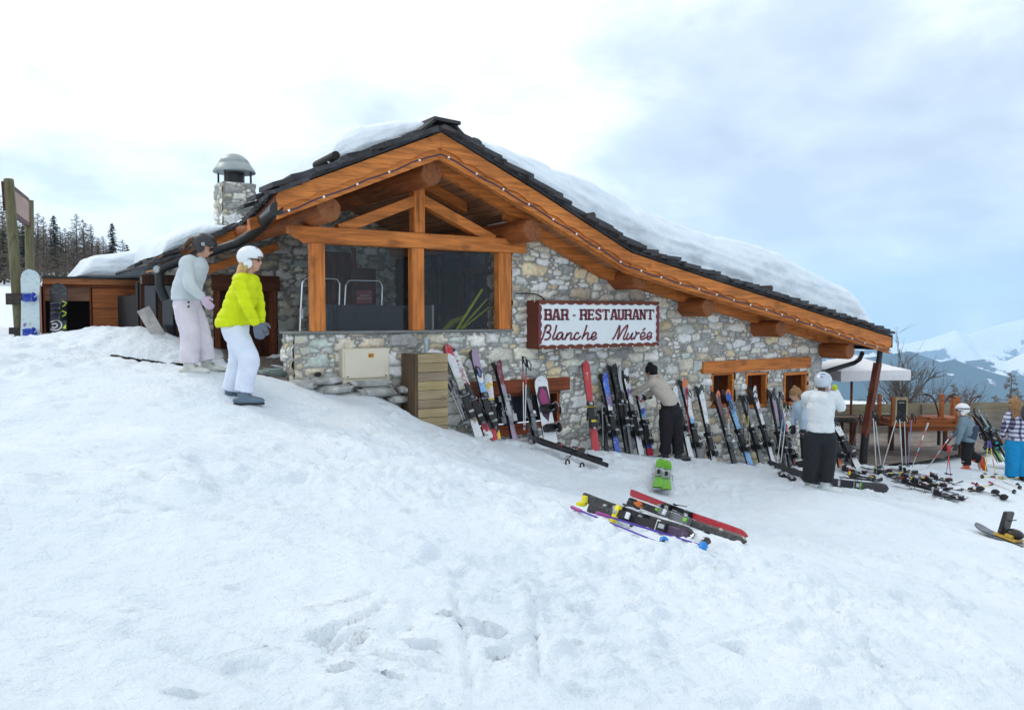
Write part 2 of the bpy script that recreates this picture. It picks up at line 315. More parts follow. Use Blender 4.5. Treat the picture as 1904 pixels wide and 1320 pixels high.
A_ = np.zeros((NC+3, NC+3)); A_[:NC, :NC] = _phi(d2) + np.eye(NC)*.02; A_[:NC, NC] = 1; A_[:NC, NC+1:] = cA[:, :2]; A_[NC, :NC] = 1; A_[NC+1:, :NC] = cA[:, :2].T
w_ = np.linalg.solve(A_, np.concatenate([cA[:, 2], [0, 0, 0]]))
def ground_np(X, Y):
    X = np.asarray(X, float); Y = np.asarray(Y, float); sh = X.shape; x = X.ravel(); y = Y.ravel()
    r = np.hypot(x-6, y-8); k = np.minimum(1, 17/np.maximum(r, 1e-6)); xc = 6+(x-6)*k; yc = 8+(y-8)*k
    z = np.zeros_like(x)
    for i in range(0, len(x), 20000):
        j = slice(i, i+20000); q = (xc[j, None]-cA[None, :, 0])**2 + (yc[j, None]-cA[None, :, 1])**2
        z[j] = _phi(q) @ w_[:NC] + w_[NC] + w_[NC+1]*xc[j] + w_[NC+2]*yc[j]
    # far terrain: hillside to the left rises, right side falls to the valley
    s = math.sin(YAW)*x - math.cos(YAW)*y; d = math.cos(YAW)*x + math.sin(YAW)*y
    ang = s/np.maximum(np.abs(d), 1)
    left = sstep(-.25, -.5, ang)*(d > 0) + (d <= 0)*(s < 0)
    far = EZ + (-1.2 + .072*np.clip(d-15, 0, 400))*left + (1-left)*(-4 - .28*np.clip(r-25, 0, 900))
    t = sstep(19, 45, r); z = z*(1-t) + far*t
    return z.reshape(sh)
_gc = {}
def gz(x, y): return float(ground_np(np.array([x]), np.array([y]))[0])
def G(px, py, lo=2.0, hi=40.0, lift=0.0):          # where the view through a photo pixel meets the snow
    dv = pdir(px, py); ts = np.linspace(lo, hi, 1500); X = dv.x*ts; Y = dv.y*ts; Z = EZ+dv.z*ts
    g = ground_np(X, Y); k = np.argmax(Z <= g)
    if Z[k] > g[k]: k = len(ts)-1
    return Vector((X[k], Y[k], g[k]+lift))
# sheet
def axis(segs):
    a = [segs[0][0]]
    for s0, s1, st in segs:
        n = max(1, int(round((s1-s0)/st))); a += list(np.linspace(s0, s1, n+1)[1:])
    return np.array(a)
def grow(a0, a1, st, f=1.12):
    o = [a0]
    while abs(o[-1]-a0) < abs(a1-a0): o.append(o[-1] + math.copysign(st, a1-a0)); st *= f
    return o[1:]
S = axis([(-8,-2.5,.045),(-2.5,3,.025),(3,11,.045)]); D = axis([(1.5,5,.022),(5,10,.036),(10,18,.06)])
S = np.concatenate([np.array(grow(-8,-900,.06,1.10))[::-1], S, np.array(grow(11,900,.06,1.10))])
D = np.concatenate([np.array(grow(1.5,-60,.08,1.2))[::-1], D, np.array(grow(18,1500,.08,1.07))])
SS, DD = np.meshgrid(S, D)
GX = math.sin(YAW)*SS + math.cos(YAW)*DD; GY = -math.cos(YAW)*SS + math.sin(YAW)*DD
GZ = ground_np(GX, GY)
near = sstep(34, 22, np.hypot(SS, DD))
bumps = .10*fbm(GX*.7, GY*.7, 3, 3) + .045*fbm(GX*2.6, GY*2.6, 11, 4, .55)
ch = np.maximum(fbm(GX*5.5, GY*5.5, 21, 4, .6), -.08); patch = sstep(-.06, .16, fbm(GX*.8, GY*.8, 31, 3))
bumps += .15*ch*(.4+patch) + .03*np.maximum(fbm(GX*8+4, GY*8, 111, 3, .6), -.05)*(.35+patch) + .035*np.clip(fbm(GX*3.3+9, GY*3.3, 91, 4, .55)-.06, 0, 1)*patch - .05*np.clip(fbm(GX*4.2+3, GY*4.2, 97, 3, .5)-.12, 0, 1)*(.5+patch) + .016*np.abs(fbm(GX*9, GY*9, 71, 3, .55))*patch + .014*fbm(GX*18, GY*18, 61, 3, .6)*sstep(9, 5, np.hypot(SS, DD))
# foot prints, boot holes and ski tracks
rs = np.random.RandomState(5)
def dent(x, y, rx, ry, a, dep, rim=.08):
    global bumps
    ca, sa = math.cos(a), math.sin(a); dx = GX-x; dy = GY-y
    sel = (np.abs(dx) < .5) & (np.abs(dy) < .5)
    u = (dx[sel]*ca+dy[sel]*sa)/rx; v = (-dx[sel]*sa+dy[sel]*ca)/ry; q = u*u+v*v; q = q*(1+2.2*fbm(GX[sel]*22, GY[sel]*22, 5, 3))
    bumps[sel] += -dep*np.exp(-q*q*.8) + dep*rim*np.exp(-(np.sqrt(q)-1.5)**2*5)
def dent_px(px, py, *a): g = G(px, py); dent(g.x, g.y, a[0]*.85, a[1]*.85, a[2], a[3]*1.5, .16)
for px, py, rx, ry, a, dp in [(785,1205,.07,.05,.3,.06),(636,1255,.06,.045,.2,.05),(730,1268,.06,.04,.5,.055),(345,1290,.055,.04,.3,.045),(762,950,.06,.05,.2,.04),(698,1222,.04,.03,0,.03),(1078,1188,.025,.035,0,.05),(894,1165,.035,.16,.9,.05),(925,1222,.05,.05,0,.05),(960,1200,.05,.18,1.9,.035),(430,1098,.055,.035,.4,.028),(250,1136,.04,.03,.3,.025)]:
    dent_px(px, py, rx, ry, a, dp)
for k in range(560):
    s_ = rs.uniform(-6, 9); d_ = rs.uniform(2.2, 14); x, y = sd_xy(s_, d_); L_ = rs.uniform(.03,.12)
    dent(x, y, L_, L_*rs.uniform(.5,1), rs.uniform(0,3.1), rs.uniform(.010,.042)*(1 if rs.rand() < .9 else 1.7))
def track(p0, p1, sag, w, dep):
    global bumps
    a = G(*p0); b = G(*p1); L_ = math.hypot(b.x-a.x, b.y-a.y); tx, ty = (b.x-a.x)/L_, (b.y-a.y)/L_
    dx = GX-a.x; dy = GY-a.y; u = dx*tx+dy*ty; v = -dx*ty+dy*tx - sag*np.sin(np.clip(u/L_, 0, 1)*math.pi)
    e = sstep(-.02*L_, .12*L_, u)*sstep(1.02*L_, .88*L_, u)
    dep = dep*1.5; bumps += e*(-dep*np.exp(-(v/w)**2) + dep*.5*np.exp(-((np.abs(v)-2.2*w)/w)**2))
for tr in [((560,1206),(705,1175),-.02,.012,.018),((395,1228),(530,1210),.01,.012,.016),((590,1190),(720,1122),-.05,.014,.02),((530,1150),(700,1105),-.03,.012,.014),((560,1215),(880,1270),.06,.015,.016),
           ((180,880),(760,1040),.15,.02,.014),((150,910),(700,1070),.12,.02,.013),((900,1080),(1500,1040),.1,.02,.010),((880,1108),(1470,1062),.12,.02,.010),((300,800),(1000,900),.2,.03,.012),((1100,1250),(1850,1120),.1,.02,.01),((20,1120),(520,1300),.1,.025,.018),((60,1060),(600,1250),.1,.025,.014),((840,1100),(880,1300),.03,.02,.015),((985,1090),(1000,1290),.02,.02,.014)]:
    track(*tr)
flat = sstep(15.5, 16.3, GX)*sstep(8.6, 9.6, GY+ (GX-16)*.18)      # terrace is levelled
GZ = GZ + bumps*near*(1-flat)
ground = grid_mesh('snow_ground', GX, GY, GZ, M_snow); tag(ground, kind='structure')
# bare gravel patches: by the door, under the eaves, and the terrace floor
M_gravel = mat('gravel', (.15,.125,.105), .95, var=.55, scale=22, bump=.8, bscale=60)
M_terr = mat('terrace_earth', (.19,.16,.14), .95, var=.35, scale=4, bump=.6, bscale=40)
def patch_mesh(name, poly, z_fn, m, step=.06, edge=.12):
    xs = [p[0] for p in poly]; ys = [p[1] for p in poly]
    X, Y = np.meshgrid(np.arange(min(xs), max(xs)+step, step), np.arange(min(ys), max(ys)+step, step))
    wx = X + edge*2*fbm(X*2.5, Y*2.5, 41, 3); wy = Y + edge*2*fbm(X*2.5, Y*2.5, 47, 3)
    ins = np.zeros(X.shape, bool); n = len(poly)
    for i in range(n):
        x0, y0 = poly[i][:2]; x1, y1 = poly[(i+1) % n][:2]
        if y0 == y1: continue
        c = ((y0 > wy) != (y1 > wy)) & (wx < (x1-x0)*(wy-y0)/(y1-y0)+x0); ins ^= c
    return tag(grid_mesh(name, X, Y, z_fn(X, Y), m, ins), kind='structure')
pp = [PX(405,664,12.4), PX(450,690,11.4), PX(485,706,10.8), PX(520,722,10.45), PX(548,722,10.5), PX(556,690,12.4), PX(540,664,14.3), PX(400,655,14.3)]
patch_mesh('gravel_path', pp, lambda X, Y: ground_np(X, Y)+.055+.03*fbm(X*6, Y*6, 5, 3), M_gravel)
pp = [PX(190,668,10.9), PX(260,682,10.9), PX(330,694,10.7), PX(400,697,10.6), PX(410,686,11.2), PX(330,676,11.5), PX(255,668,11.8)]
patch_mesh('gravel_path', pp, lambda X, Y: ground_np(X, Y)+.06+.03*fbm(X*6, Y*6, 5, 3), M_gravel, .05)
terr = [(15.0,9.9),(15.9,9.75),(17.0,9.5),(18.6,9.4),(20.2,9.2),(22.5,9.6),(23.5,10.2),(19.6,16.4),(15.2,18.5),(15.1,12)]
patch_mesh('terrace_floor', terr, lambda X, Y: TZ+.012+.02*fbm(X*3, Y*3, 5, 3)+0*X, M_terr, .09, .18)
# ------------------------------------------------------------------ chalet
WY = 10.5; VY = 9.7                              # facade plane, front of the roof verge
chalet = empty('mountain_restaurant', (7, WY, EZ-2.5), 0, 'stone mountain restaurant with orange timber gable under a snow laden slate roof', 'building')
def part(o): 
    o.parent = chalet; o.matrix_parent_inverse = Matrix.Translation(-Vector(chalet.location)); return o
def xz(px, py, Y): p = P(px, py, Y); return (p.x, p.z)
FT = [xz(515,358,VY), xz(818,247,VY), xz(1000,359,VY), xz(1171,470,VY), xz(1306,515,VY), xz(1437,557,VY), xz(1655,627,VY)]     # top of the bargeboard
FB = [xz(516,408,VY), xz(814,293,VY), xz(1000,401,VY), xz(1163,503,VY), xz(1306,548,VY), xz(1437,587,VY), xz(1648,658,VY)]
FTf = lambda x: interp(x, FT)
XA, ZA = FT[0]; XR, ZR = FT[1]; XE = FT[-1][0]
PAL = [(.64,.63,.60),(.60,.60,.57),(.68,.66,.61),(.58,.54,.46),(.42,.43,.42),(.50,.50,.48),(.36,.38,.37),(.44,.40,.34),(.30,.31,.31),(.52,.50,.45),(.38,.33,.27),(.26,.27,.27),(.34,.38,.36),(.47,.38,.25),(.22,.22,.22),(.56,.56,.55),(.48,.46,.42)]
def stone_wall(name, org, ud, W, H, keep, res=.016, seed=0, hs=(.09,.31), ws=(.10,.46), tint=1.0, relief=.05, big=1.0):
    rs = np.random.RandomState(seed); nu = int(W/res)+1; nv = int(H/res)+1
    u = np.linspace(0, W, nu); v = np.linspace(0, H, nv); U, V = np.meshgrid(u, v)
    # rubble packing: stones of decreasing size thrown in, squarish cells around them
    wu = U + .05*fbm(U*4, V*4, seed+1, 3) + .022*fbm(U*15, V*15, seed+2, 2); wv = V + .05*fbm(U*3.0, V*4, seed+3, 3) + .022*fbm(U*15, V*15, seed+4, 2)
    sd_ = np.zeros((0, 5)); area = W*H
    for (a0, a1, b0, b1, dens) in [(.16,.27,.08,.11,2.2),(.11,.21,.045,.085,16),(.07,.14,.035,.06,50),(.04,.09,.022,.04,130),(.022,.045,.016,.028,220)]:
        for k in range(int(area*dens)+3):
            a_ = rs.uniform(a0,a1)*big; b_ = rs.uniform(b0,b1)*big; x = rs.uniform(-.2, W+.2); y = rs.uniform(-.2, H+.2)
            if len(sd_):
                q = (np.abs(sd_[:,0]-x)/(sd_[:,2]+a_))**4 + (np.abs(sd_[:,1]-y)/(sd_[:,3]+b_))**4
                if q.min() < .55: continue
            sd_ = np.vstack([sd_, [x, y, a_, b_, rs.uniform(-.16,.16)]])
    ns = len(sd_); pu = wu.ravel(); pv = wv.ravel(); F1 = np.full(pu.shape, 9.); F2 = np.full(pu.shape, 9.); I1 = np.zeros(pu.shape, int)
    cell = .5; gx = (pu/cell).astype(int); gy = (pv/cell).astype(int); key = gx*1000+gy
    order = np.argsort(key, kind='stable'); ks = key[order]; cuts = np.concatenate([[0], np.nonzero(np.diff(ks))[0]+1, [len(ks)]])
    for c0, c1 in zip(cuts[:-1], cuts[1:]):
        id_ = order[c0:c1]; mx, my = pu[id_].mean(), pv[id_].mean(); cand = np.nonzero((np.abs(sd_[:,0]-mx) < .62) & (np.abs(sd_[:,1]-my) < .55))[0]
        if len(cand) < 2: continue
        S5 = sd_[cand]; dx = pu[id_,None]-S5[None,:,0]; dy = pv[id_,None]-S5[None,:,1]; r_ = S5[None,:,4]; ex = np.abs(dx+r_*dy*1.2)/S5[None,:,2]; ey = np.abs(dy-r_*dx*.5)/S5[None,:,3]
        f = (ex**5+ey**5)**(1/5); o2 = np.argpartition(f, 1, axis=1)[:, :2]; fa = np.take_along_axis(f, o2, 1); sw = fa[:,0] > fa[:,1]
        i1 = np.where(sw, o2[:,1], o2[:,0]); F1[id_] = fa.min(1); F2[id_] = fa.max(1); I1[id_] = cand[i1]
    pal = np.array(PAL); mn_ = np.minimum(sd_[:,2], sd_[:,3])
    F1 = F1.reshape(U.shape); F2 = F2.reshape(U.shape); I1 = I1.reshape(U.shape)
    dist = np.minimum((F2-F1)*mn_[I1]*.5, (2.3-F1)*mn_[I1]) - .001 - .004*np.clip(fbm(U*5, V*5, seed+22, 3)*3, 0, 1)
    tab_c = pal[rs.randint(0, len(pal), ns)]*rs.uniform(.78,1.25,(ns,1)); col = tab_c[I1]; hid = rs.rand(ns)[I1]; tilt = rs.uniform(-1,1,ns)[I1]*(wu-sd_[I1,0]) + rs.uniform(-1,1,ns)[I1]*(wv-sd_[I1,1])
    stone = sstep(.003, .011, dist); hgt = sstep(.004,.04,dist)*(.45+.55*hid)*relief + tilt*.05*stone + stone*.014*fbm(U*14, V*14, seed+7, 4, .6)
    hgt = np.clip(hgt, -.01, relief*1.5)
    mort = np.array((.17,.168,.16)); mcol = mort*(1+.5*fbm(U*8, V*8, seed+9, 4)[..., None])
    stain = 1+.55*fbm(U*5, V*5, seed+12, 5, .6)[..., None]; vein = fbm(U*13, V*13, seed+14, 4, .6)[..., None]
    sc = col*stain*(1+.5*vein); och = sstep(.10,.24,fbm(U*2.6, V*2.6, seed+15, 4))[..., None]; sc = sc*(1-.35*och)+np.array((.40,.32,.17))*.35*och
    cc = mcol*(1-stone[..., None]) + sc*stone[..., None]; edge = sstep(.0,.012,dist)[..., None]
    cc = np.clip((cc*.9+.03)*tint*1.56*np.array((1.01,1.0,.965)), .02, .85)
    ud = Vector(ud).normalized(); nrm = ud.cross(Vector((0,0,1)))      # outward for u to the right
    o_ = Vector(org); X = o_.x + U*ud.x + hgt*nrm.x; Y = o_.y + U*ud.y + hgt*nrm.y; Z = o_.z + V + 0*U
    mk = keep(U, V)
    return grid_mesh(name, X, Y, Z, M_stone, mk, True, cc)
# --- facade (one wall carries the gable, the porch parapet and the lower storey)
XP0 = P(546,617,WY).x; XP1 = P(951,612,WY).x; XW1 = P(1530,640,WY).x; ZS = P(750,615,WY).z
x0, z0 = XP0, EZ-3.6; topz = lambda x: FTf(x)-.33
low_win = (P(884,706,WY).x, P(1040,706,WY).x, P(960,796,WY).z, P(960,729,WY).z)
wins = [(P(a,700,WY).x, P(b,700,WY).x, P((a+b)/2,c,WY).z, P((a+b)/2,692,WY).z) for a, b, c in [(1322,1364,757),(1386,1426,757),(1457,1500,752)]]
def keep_f(U, V):
    X = U+x0; Z = V+z0; t = np.interp(X, [p[0] for p in FT], [p[1] for p in FT])-.34
    k = np.where(X < XP1, Z < ZS-.02, Z < t)
    for a, b, c, d in [low_win]+wins: k &= ~((X > a) & (X < b) & (Z > c) & (Z < d))
    k &= X < XW1 + .04*np.sin(Z*9)
    return k
part(stone_wall('stone_wall', (x0, WY, z0), (1,0,0), XW1-x0+.1, 5.8, keep_f, .0155, 3))
part(stone_wall('stone_wall', (XP0, WY+.44, z0), (0,-1,0), .44, ZS-z0, lambda U, V: V < ZS-z0-.02, .016, 17))
# solid core behind the face, split around the openings
mb = MB(); 
def core(xa, xb, za, zb, ya=WY+.10, yb=WY+.42): mb.box((xa,ya,za),(xb,yb,zb))
core(XP0+.02, XP1, z0, low_win[2]); core(XP0+.02, low_win[0], low_win[2], ZS-.03); core(low_win[0], XP1, low_win[3], ZS-.03)
core(XP1, XW1-.02, z0, min(w[2] for w in wins)-.0)
pr = [p for p in ([(XP1, 0)] + [(p[0], 0) for p in FT if XP1 < p[0] < XW1-.05] + [(XW1-.02, 0)])]
xs_ = [XP1+.002] + [p[0] for p in FT if XP1 < p[0] < XW1-.05] + [XW1-.022]
poly = [(x, WY+.10, topz(x)-.03) for x in xs_] + [(XW1-.022, WY+.10, wins[0][3]), (XP1+.002, WY+.10, wins[0][3])]
mb.prism(poly, (0,0,0), (0,.32,0))
zb = min(w[2] for w in wins)+.001; prev = XP1+.002
for a, b, c, d in [low_win]+wins: 
    if a < prev: a = prev
    if a > prev: core(prev, a-.001, zb, d-.001)
    prev = max(b, prev)+.001
core(prev, XW1-.022, zb, wins[0][3]-.001)
part(mb.build('wall_core', mat('mortar', (.2,.2,.19), .9)))
# gable stone above the porch (recessed), wing wall, side return
RY = 14.5; WX0 = P(262,560,RY).x; WXD0, WXD1 = P(398,560,RY).x, P(513,560,RY).x; ZF = P(530,668,RY).z
rz0 = ZF-1.2
# profile of the roof over the wing
BX, BZ = xz(455,420,13.7); CX_, CZ_ = xz(288,492,13.7)
WT = [(CX_-.2, CZ_-.1), (CX_, CZ_), (BX, BZ), (XR, ZR)]
def roof_z(x, y):
    if x >= XR: return FTf(x)
    t = min(max((y-VY)/4.0, 0), 1); zf = ZR + (XR-x)*(FTf(XA)-ZR)/(XR-XA); zr = interp(x, [(CX_-.6, CZ_-.28)]+WT[1:])
    return zf*(1-t)+zr*t
def eave_x(y): return XA + (BX-XA)*min(max((y-VY)/4.0,0),1) if y < 13.7 else CX_
def keep_r(U, V):
    X = U+WX0; Z = V+rz0; t = np.interp(X, [p[0] for p in WT]+[XP1+2], [p[1] for p in WT]+[FTf(XP1+2)])-.10
    k = Z < t
    dt = P(450,540,RY).z
    k &= ~((X > WXD0) & (X < WXD1) & (Z < dt))
    k &= ~((X > WX0+.02) & (X < P(368,560,RY).x) & (Z < P(330,530,RY).z))
    return k
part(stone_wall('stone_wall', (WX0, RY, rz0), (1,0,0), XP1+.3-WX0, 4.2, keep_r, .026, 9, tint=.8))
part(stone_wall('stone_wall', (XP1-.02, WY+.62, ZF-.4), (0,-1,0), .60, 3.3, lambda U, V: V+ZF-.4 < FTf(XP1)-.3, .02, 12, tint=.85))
mb = MB(); mb.box((XP1+.02, WY+.62, ZF-.4), (XP1+.06, RY-.01, FTf(XP1)-.45)); o = part(mb.build('glass_screen', M_glass))
for yy in (WY+.64, WY+1.5, WY+2.5, RY-.12): mb = MB(); mb.box((XP1-.03, yy, ZF-.4), (XP1+.018, yy+.09, FTf(XP1)-.45)); mb.build('screen_frame', W_dark, o)
mb = MB(); mb.box((XP1-.028, WY+.731, ZF+1.5), (XP1+.018, WY+1.499, ZF+1.6)); mb.build('screen_frame', W_dark, o); [setattr(k, 'matrix_parent_inverse', Matrix.Identity(4)) for k in kids(o)]
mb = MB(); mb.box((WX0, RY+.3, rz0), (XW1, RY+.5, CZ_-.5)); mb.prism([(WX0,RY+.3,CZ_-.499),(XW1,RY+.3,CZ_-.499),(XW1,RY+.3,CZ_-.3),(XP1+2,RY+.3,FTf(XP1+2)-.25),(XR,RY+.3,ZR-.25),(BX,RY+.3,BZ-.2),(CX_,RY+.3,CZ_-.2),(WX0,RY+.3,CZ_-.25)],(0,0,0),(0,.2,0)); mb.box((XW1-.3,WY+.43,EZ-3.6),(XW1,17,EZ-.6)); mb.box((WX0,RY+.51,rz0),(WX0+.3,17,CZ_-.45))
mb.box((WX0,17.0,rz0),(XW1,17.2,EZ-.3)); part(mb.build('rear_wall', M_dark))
mb = MB(); mb.box((XP0+.35, WY+.43, ZF-.35), (XP1-.03, RY+.29, ZF-.01)); part(mb.build('porch_floor', mat('concrete', (.22,.21,.2), .9, bump=.3)))
# sill ledge on the parapet
mb = MB(); mb.box((XP0-.05, WY-.07, ZS-.028), (XP1+.0, WY+.44, ZS+.004), bev=.006); part(mb.build('sill', mat('sill_stone', (.20,.21,.205), .8, bump=.4)))
# lower plinth stones proud of the wall
def slab(mb, x, y, z, w, d, h, seed, mi=0):
    bm = bmesh.new(); bmesh.ops.create_cube(bm, size=1)
    bmesh.ops.bevel(bm, geom=bm.edges[:], offset=.16, segments=2, affect='EDGES'); bmesh.ops.subdivide_edges(bm, edges=bm.edges[:], cuts=1, use_grid_fill=True)
    r_ = random.Random(seed); sx = r_.uniform(-.2,.2)
    for v in bm.verts:
        q = Vector(v.co); nn = mnoise.noise_vector(q*2.2+Vector((seed*3.1,0,0)))*.09
        v.co = (x+(q.x+nn.x+sx*q.z)*w, y+(q.y+nn.y)*d, z+(q.z+nn.z)*h)
    bm.verts.index_update(); mb.add([tuple(v.co) for v in bm.verts], [tuple(v.index for v in f.verts) for f in bm.faces], mi, True); bm.free()
M_rock = mat('rock', (.44,.44,.42), .85, var=.45, scale=5, bump=.6, bscale=24); M_rock2 = mat('green_rock', (.19,.25,.24), .8, var=.3, scale=5, bump=.5, bscale=24)
mb = MB()
for i, (px, py, wd, ht) in enumerate([(600,708,.55,.09),(690,712,.6,.09),(620,724,.5,.12),(700,728,.55,.14),(745,742,.4,.10),(640,738,.5,.1),(560,716,.4,.12),(760,724,.3,.1)]):
    c = P(px, py, WY-.16); slab(mb, c.x, WY-.10, c.z, wd, .34, ht, i)
part(mb.build('plinth', M_rock))
# --- porch timber frame
def px_beam(mb, p0, p1, Y, h, w, mi=0, bev=.012): mb.beam(P(*p0, Y), P(*p1, Y), w, h, (0,0,1), mi, bev)
TY = WY+.02
mb = MB(); a = P(537,438,TY); b = P(972,457,TY); zt = .12
e0 = a.x; e1 = b.x; zc = (a.z+b.z)/2; hb = .215
poly = [(e0, TY-.11, zc+hb/2),(e0, TY-.11, zc+.015),(e0+.05,TY-.11,zc+.0),(e0+.12, TY-.11, zc-.05),(e0+.17,TY-.11,zc-.06),(e0+.23,TY-.11,zc-hb/2),(e1, TY-.11, zc-hb/2),(e1, TY-.11, zc+hb/2)]
mb.prism(poly, (0,0,0), (0,.22,0)); part(mb.build('tie_beam', W_or, bevel=.008))
zb_ = zc-hb/2
for px0, px1 in [(580,605),(767,789),(928,951)]:
    xa = P(px0+ (0 if px0 != 925 else 0), 530, TY-.09).x; xb = P(px1, 530, TY-.09).x
    mb = MB(); mb.box((xa, TY-.09, ZS+.006), (xb, TY+.05, zb_-.002), bev=.008); part(mb.build('post', W_orZ))
for q0, q1 in ((606,768),(790,929)):
    mb = MB(); mb.box((P(q0,530,TY).x, TY+.052, ZS+.008), (P(q1,530,TY).x, TY+.060, zb_-.004)); part(mb.build('glass_pane', M_pane))
xk = (P(765,400,TY).x+P(786,400,TY).x)/2
mb = MB(); mb.box((xk-.085, TY-.085, zc+hb/2+.002), (xk+.085, TY+.085, P(775,348,TY).z), bev=.008); part(mb.build('king_post', W_orZ))
mb = MB(); mb.beam(P(628,428,TY-.002)+Vector((0,0,.0)), P(776,371,TY-.002), .16, .15, mi=0, bev=.01); part(mb.build('rafter_brace', W_or))
mb = MB(); mb.beam(P(779,371,TY-.004), P(915,447,TY-.004), .16, .15, mi=0, bev=.01); part(mb.build('rafter_brace', W_or))
# --- lower and upper bargeboards with scalloped edge, both slopes
def prof(pts, x): return interp(x, pts)
def board(name, top, bot, Y0, Y1, scallop=False, x0_=None, x1_=None, m=W_or):
    xs = sorted(set([x0_, x1_] + [p[0] for p in FT if x0_ < p[0] < x1_] + ([x0_+i*(x1_-x0_)/max(1,int((x1_-x0_)/.03)) for i in range(int((x1_-x0_)/.03)+1)] if scallop else [])))
    mb = MB(); n = len(xs); vs = []
    for x in xs:
        zt_, zb2 = top(x), bot(x)
        if scallop: ph = (x-x0_)/.36; f = ph-math.floor(ph); zb2 += .038*abs(math.sin(math.pi*ph))**.7 - .012
        vs += [(x,Y0,zb2),(x,Y0,zt_),(x,Y1,zt_),(x,Y1,zb2)]
    fs = []
    for i in range(n-1):
        for j in range(4): fs.append((i*4+j, i*4+(j+1)%4, (i+1)*4+(j+1)%4, (i+1)*4+j))
    fs += [(3,2,1,0), tuple((n-1)*4+j for j in range(4))]
    mb.add(vs, fs); o = mb.build(name, m); part(o); return o
FBf = lambda x: prof(FB, x)
for xa, xb in [(XA, XR-.002), (XR+.002, FT[3][0]-.002), (FT[3][0]+.002, XE)]:
    board('bargeboard', lambda x: FTf(x)-.004, lambda x: (FTf(x)*.42+FBf(x)*.58)-.02, VY-.035, VY-.002, True, xa, xb)
    board('lower_bargeboard', lambda x: FTf(x)-.03, lambda x: FBf(x), VY, VY+.04, False, xa, xb)
# soffit boards and rafters under them
def strip(name, xa, xb, ya, yb, off, th, m, base=FTf, step=None):
    xs = sorted(set([xa, xb]+[p[0] for p in FT if xa < p[0] < xb])); mb = MB(); vs = []
    for x in xs: z = base(x)-off; vs += [(x,ya,z-th),(x,ya,z),(x,yb,z),(x,yb,z-th)]
    fs = [(i*4+j, i*4+(j+1)%4, (i+1)*4+(j+1)%4, (i+1)*4+j) for i in range(len(xs)-1) for j in range(4)] + [(3,2,1,0), tuple((len(xs)-1)*4+j for j in range(4))]
    mb.add(vs, fs); return part(mb.build(name, m))
strip('soffit', XR+.0, XE-.002, VY+.042, RY+.3, .17, .03, W_soffit)
mb = MB(); vs = []; ys_ = [VY+.042, 10.6, 11.6, 12.6, 13.6, RY+.3]
for y in ys_:
    for i in range(9): x = eave_x(min(y,13.6))+(XR-eave_x(min(y,13.6)))*i/8; vs.append((x, y, roof_z(x, y)-.17))
mb.add(vs, [(i*9+j, (i+1)*9+j, (i+1)*9+j+1, i*9+j+1) for i in range(5) for j in range(8)]); o = part(mb.build('soffit', W_soffit)); q = o.modifiers.new('s','SOLIDIFY'); q.thickness = .03
strip('verge_rafter', XA+.05, XE-.1, VY+.06, VY+.14, .202, .12, W_or)
for ya in (WY-.18,): strip('rafter', XP1-.2, XE-.35, ya, ya+.14, .202, .17, W_or)
strip('rafter', XA+.05, XR+1.2, WY+.5, WY+.64, .202, .16, W_or); strip('rafter', XR+.1, XP1+.2, WY-.35, WY-.22, .202, .13, W_or)
# --- round purlins poking out under the verge
def log(px, py, r, Yf, px2=None, name='purlin_log', yb=RY+.28, dz=0):
    c = P(px, py, Yf); rs = random.Random(int(px)); mb = MB(); n = 20; pts = []; 
    ys = [Yf, Yf+.03, Yf+.12, Yf+.5, yb]
    vs = []
    for k, y in enumerate(ys):
        rr = r*(.93 if k == 0 else 1.0)
        for j in range(n):
            a = 2*math.pi*j/n; q = rr*(1+.03*math.sin(2*a+px)+.02*math.sin(3*a)); vs.append((c.x+q*math.cos(a), y, c.z+dz+q*math.sin(a)))
    fs = [(i*n+j, (i+1)*n+j, (i+1)*n+(j+1)%n, i*n+(j+1)%n) for i in range(len(ys)-1) for j in range(n)]
    mb.add(vs, fs, 0, True); mb.add(vs[:n], [tuple(range(n))], 1); return part(mb.build(name, [W_orY, W_endg]))
W_endg = wood('log_end', (.30,.105,.035), 'Y', knots=0, dark=.55)
log(612,389,.165,VY+.16); log(803,322,.17,VY+.18); log(990,428,.17,VY+.18)
log(1190,519,.165,VY+.18); log(1318,571,.165,VY+.18); log(1453,611,.165,VY+.18); log(1581,653,.16,VY+.15, yb=16.8)
# --- roof skin: base sheet + thick irregular slates
mb = MB(); ys = [VY-.06, 10.6, 11.6, 12.6, 13.69]; vs = []; n = 9
for y in ys:
    for i in range(n): x = eave_x(y)+(XR-eave_x(y))*i/(n-1); vs.append((x, y, roof_z(x, y)+.015))
fs = [(i*n+j, i*n+j+1, (i+1)*n+j+1, (i+1)*n+j) for i in range(len(ys)-1) for j in range(n-1)]
mb.add(vs, fs); vs = []; xs = [XR]+[p[0] for p in FT[2:]]
for y in (VY-.06, 17.2):
    for x in xs: vs.append((x, y, FTf(x)+.015))
k = len(xs); mb.add(vs, [(i, i+1, i+k+1, i+k) for i in range(k-1)])
vs = []; xs = [CX_-.1, CX_, (CX_+BX)/2, BX, (BX+XR)/2, XR]
for y in (13.69, 17.2):
    for x in xs: vs.append((x, y, roof_z(x, 14)+.012))
k = len(xs); mb.add(vs, [(i, i+1, i+k+1, i+k) for i in range(k-1)])
o = part(mb.build('roof', M_slate)); s_ = o.modifiers.new('solid', 'SOLIDIFY'); s_.thickness = .035; s_.offset = 1
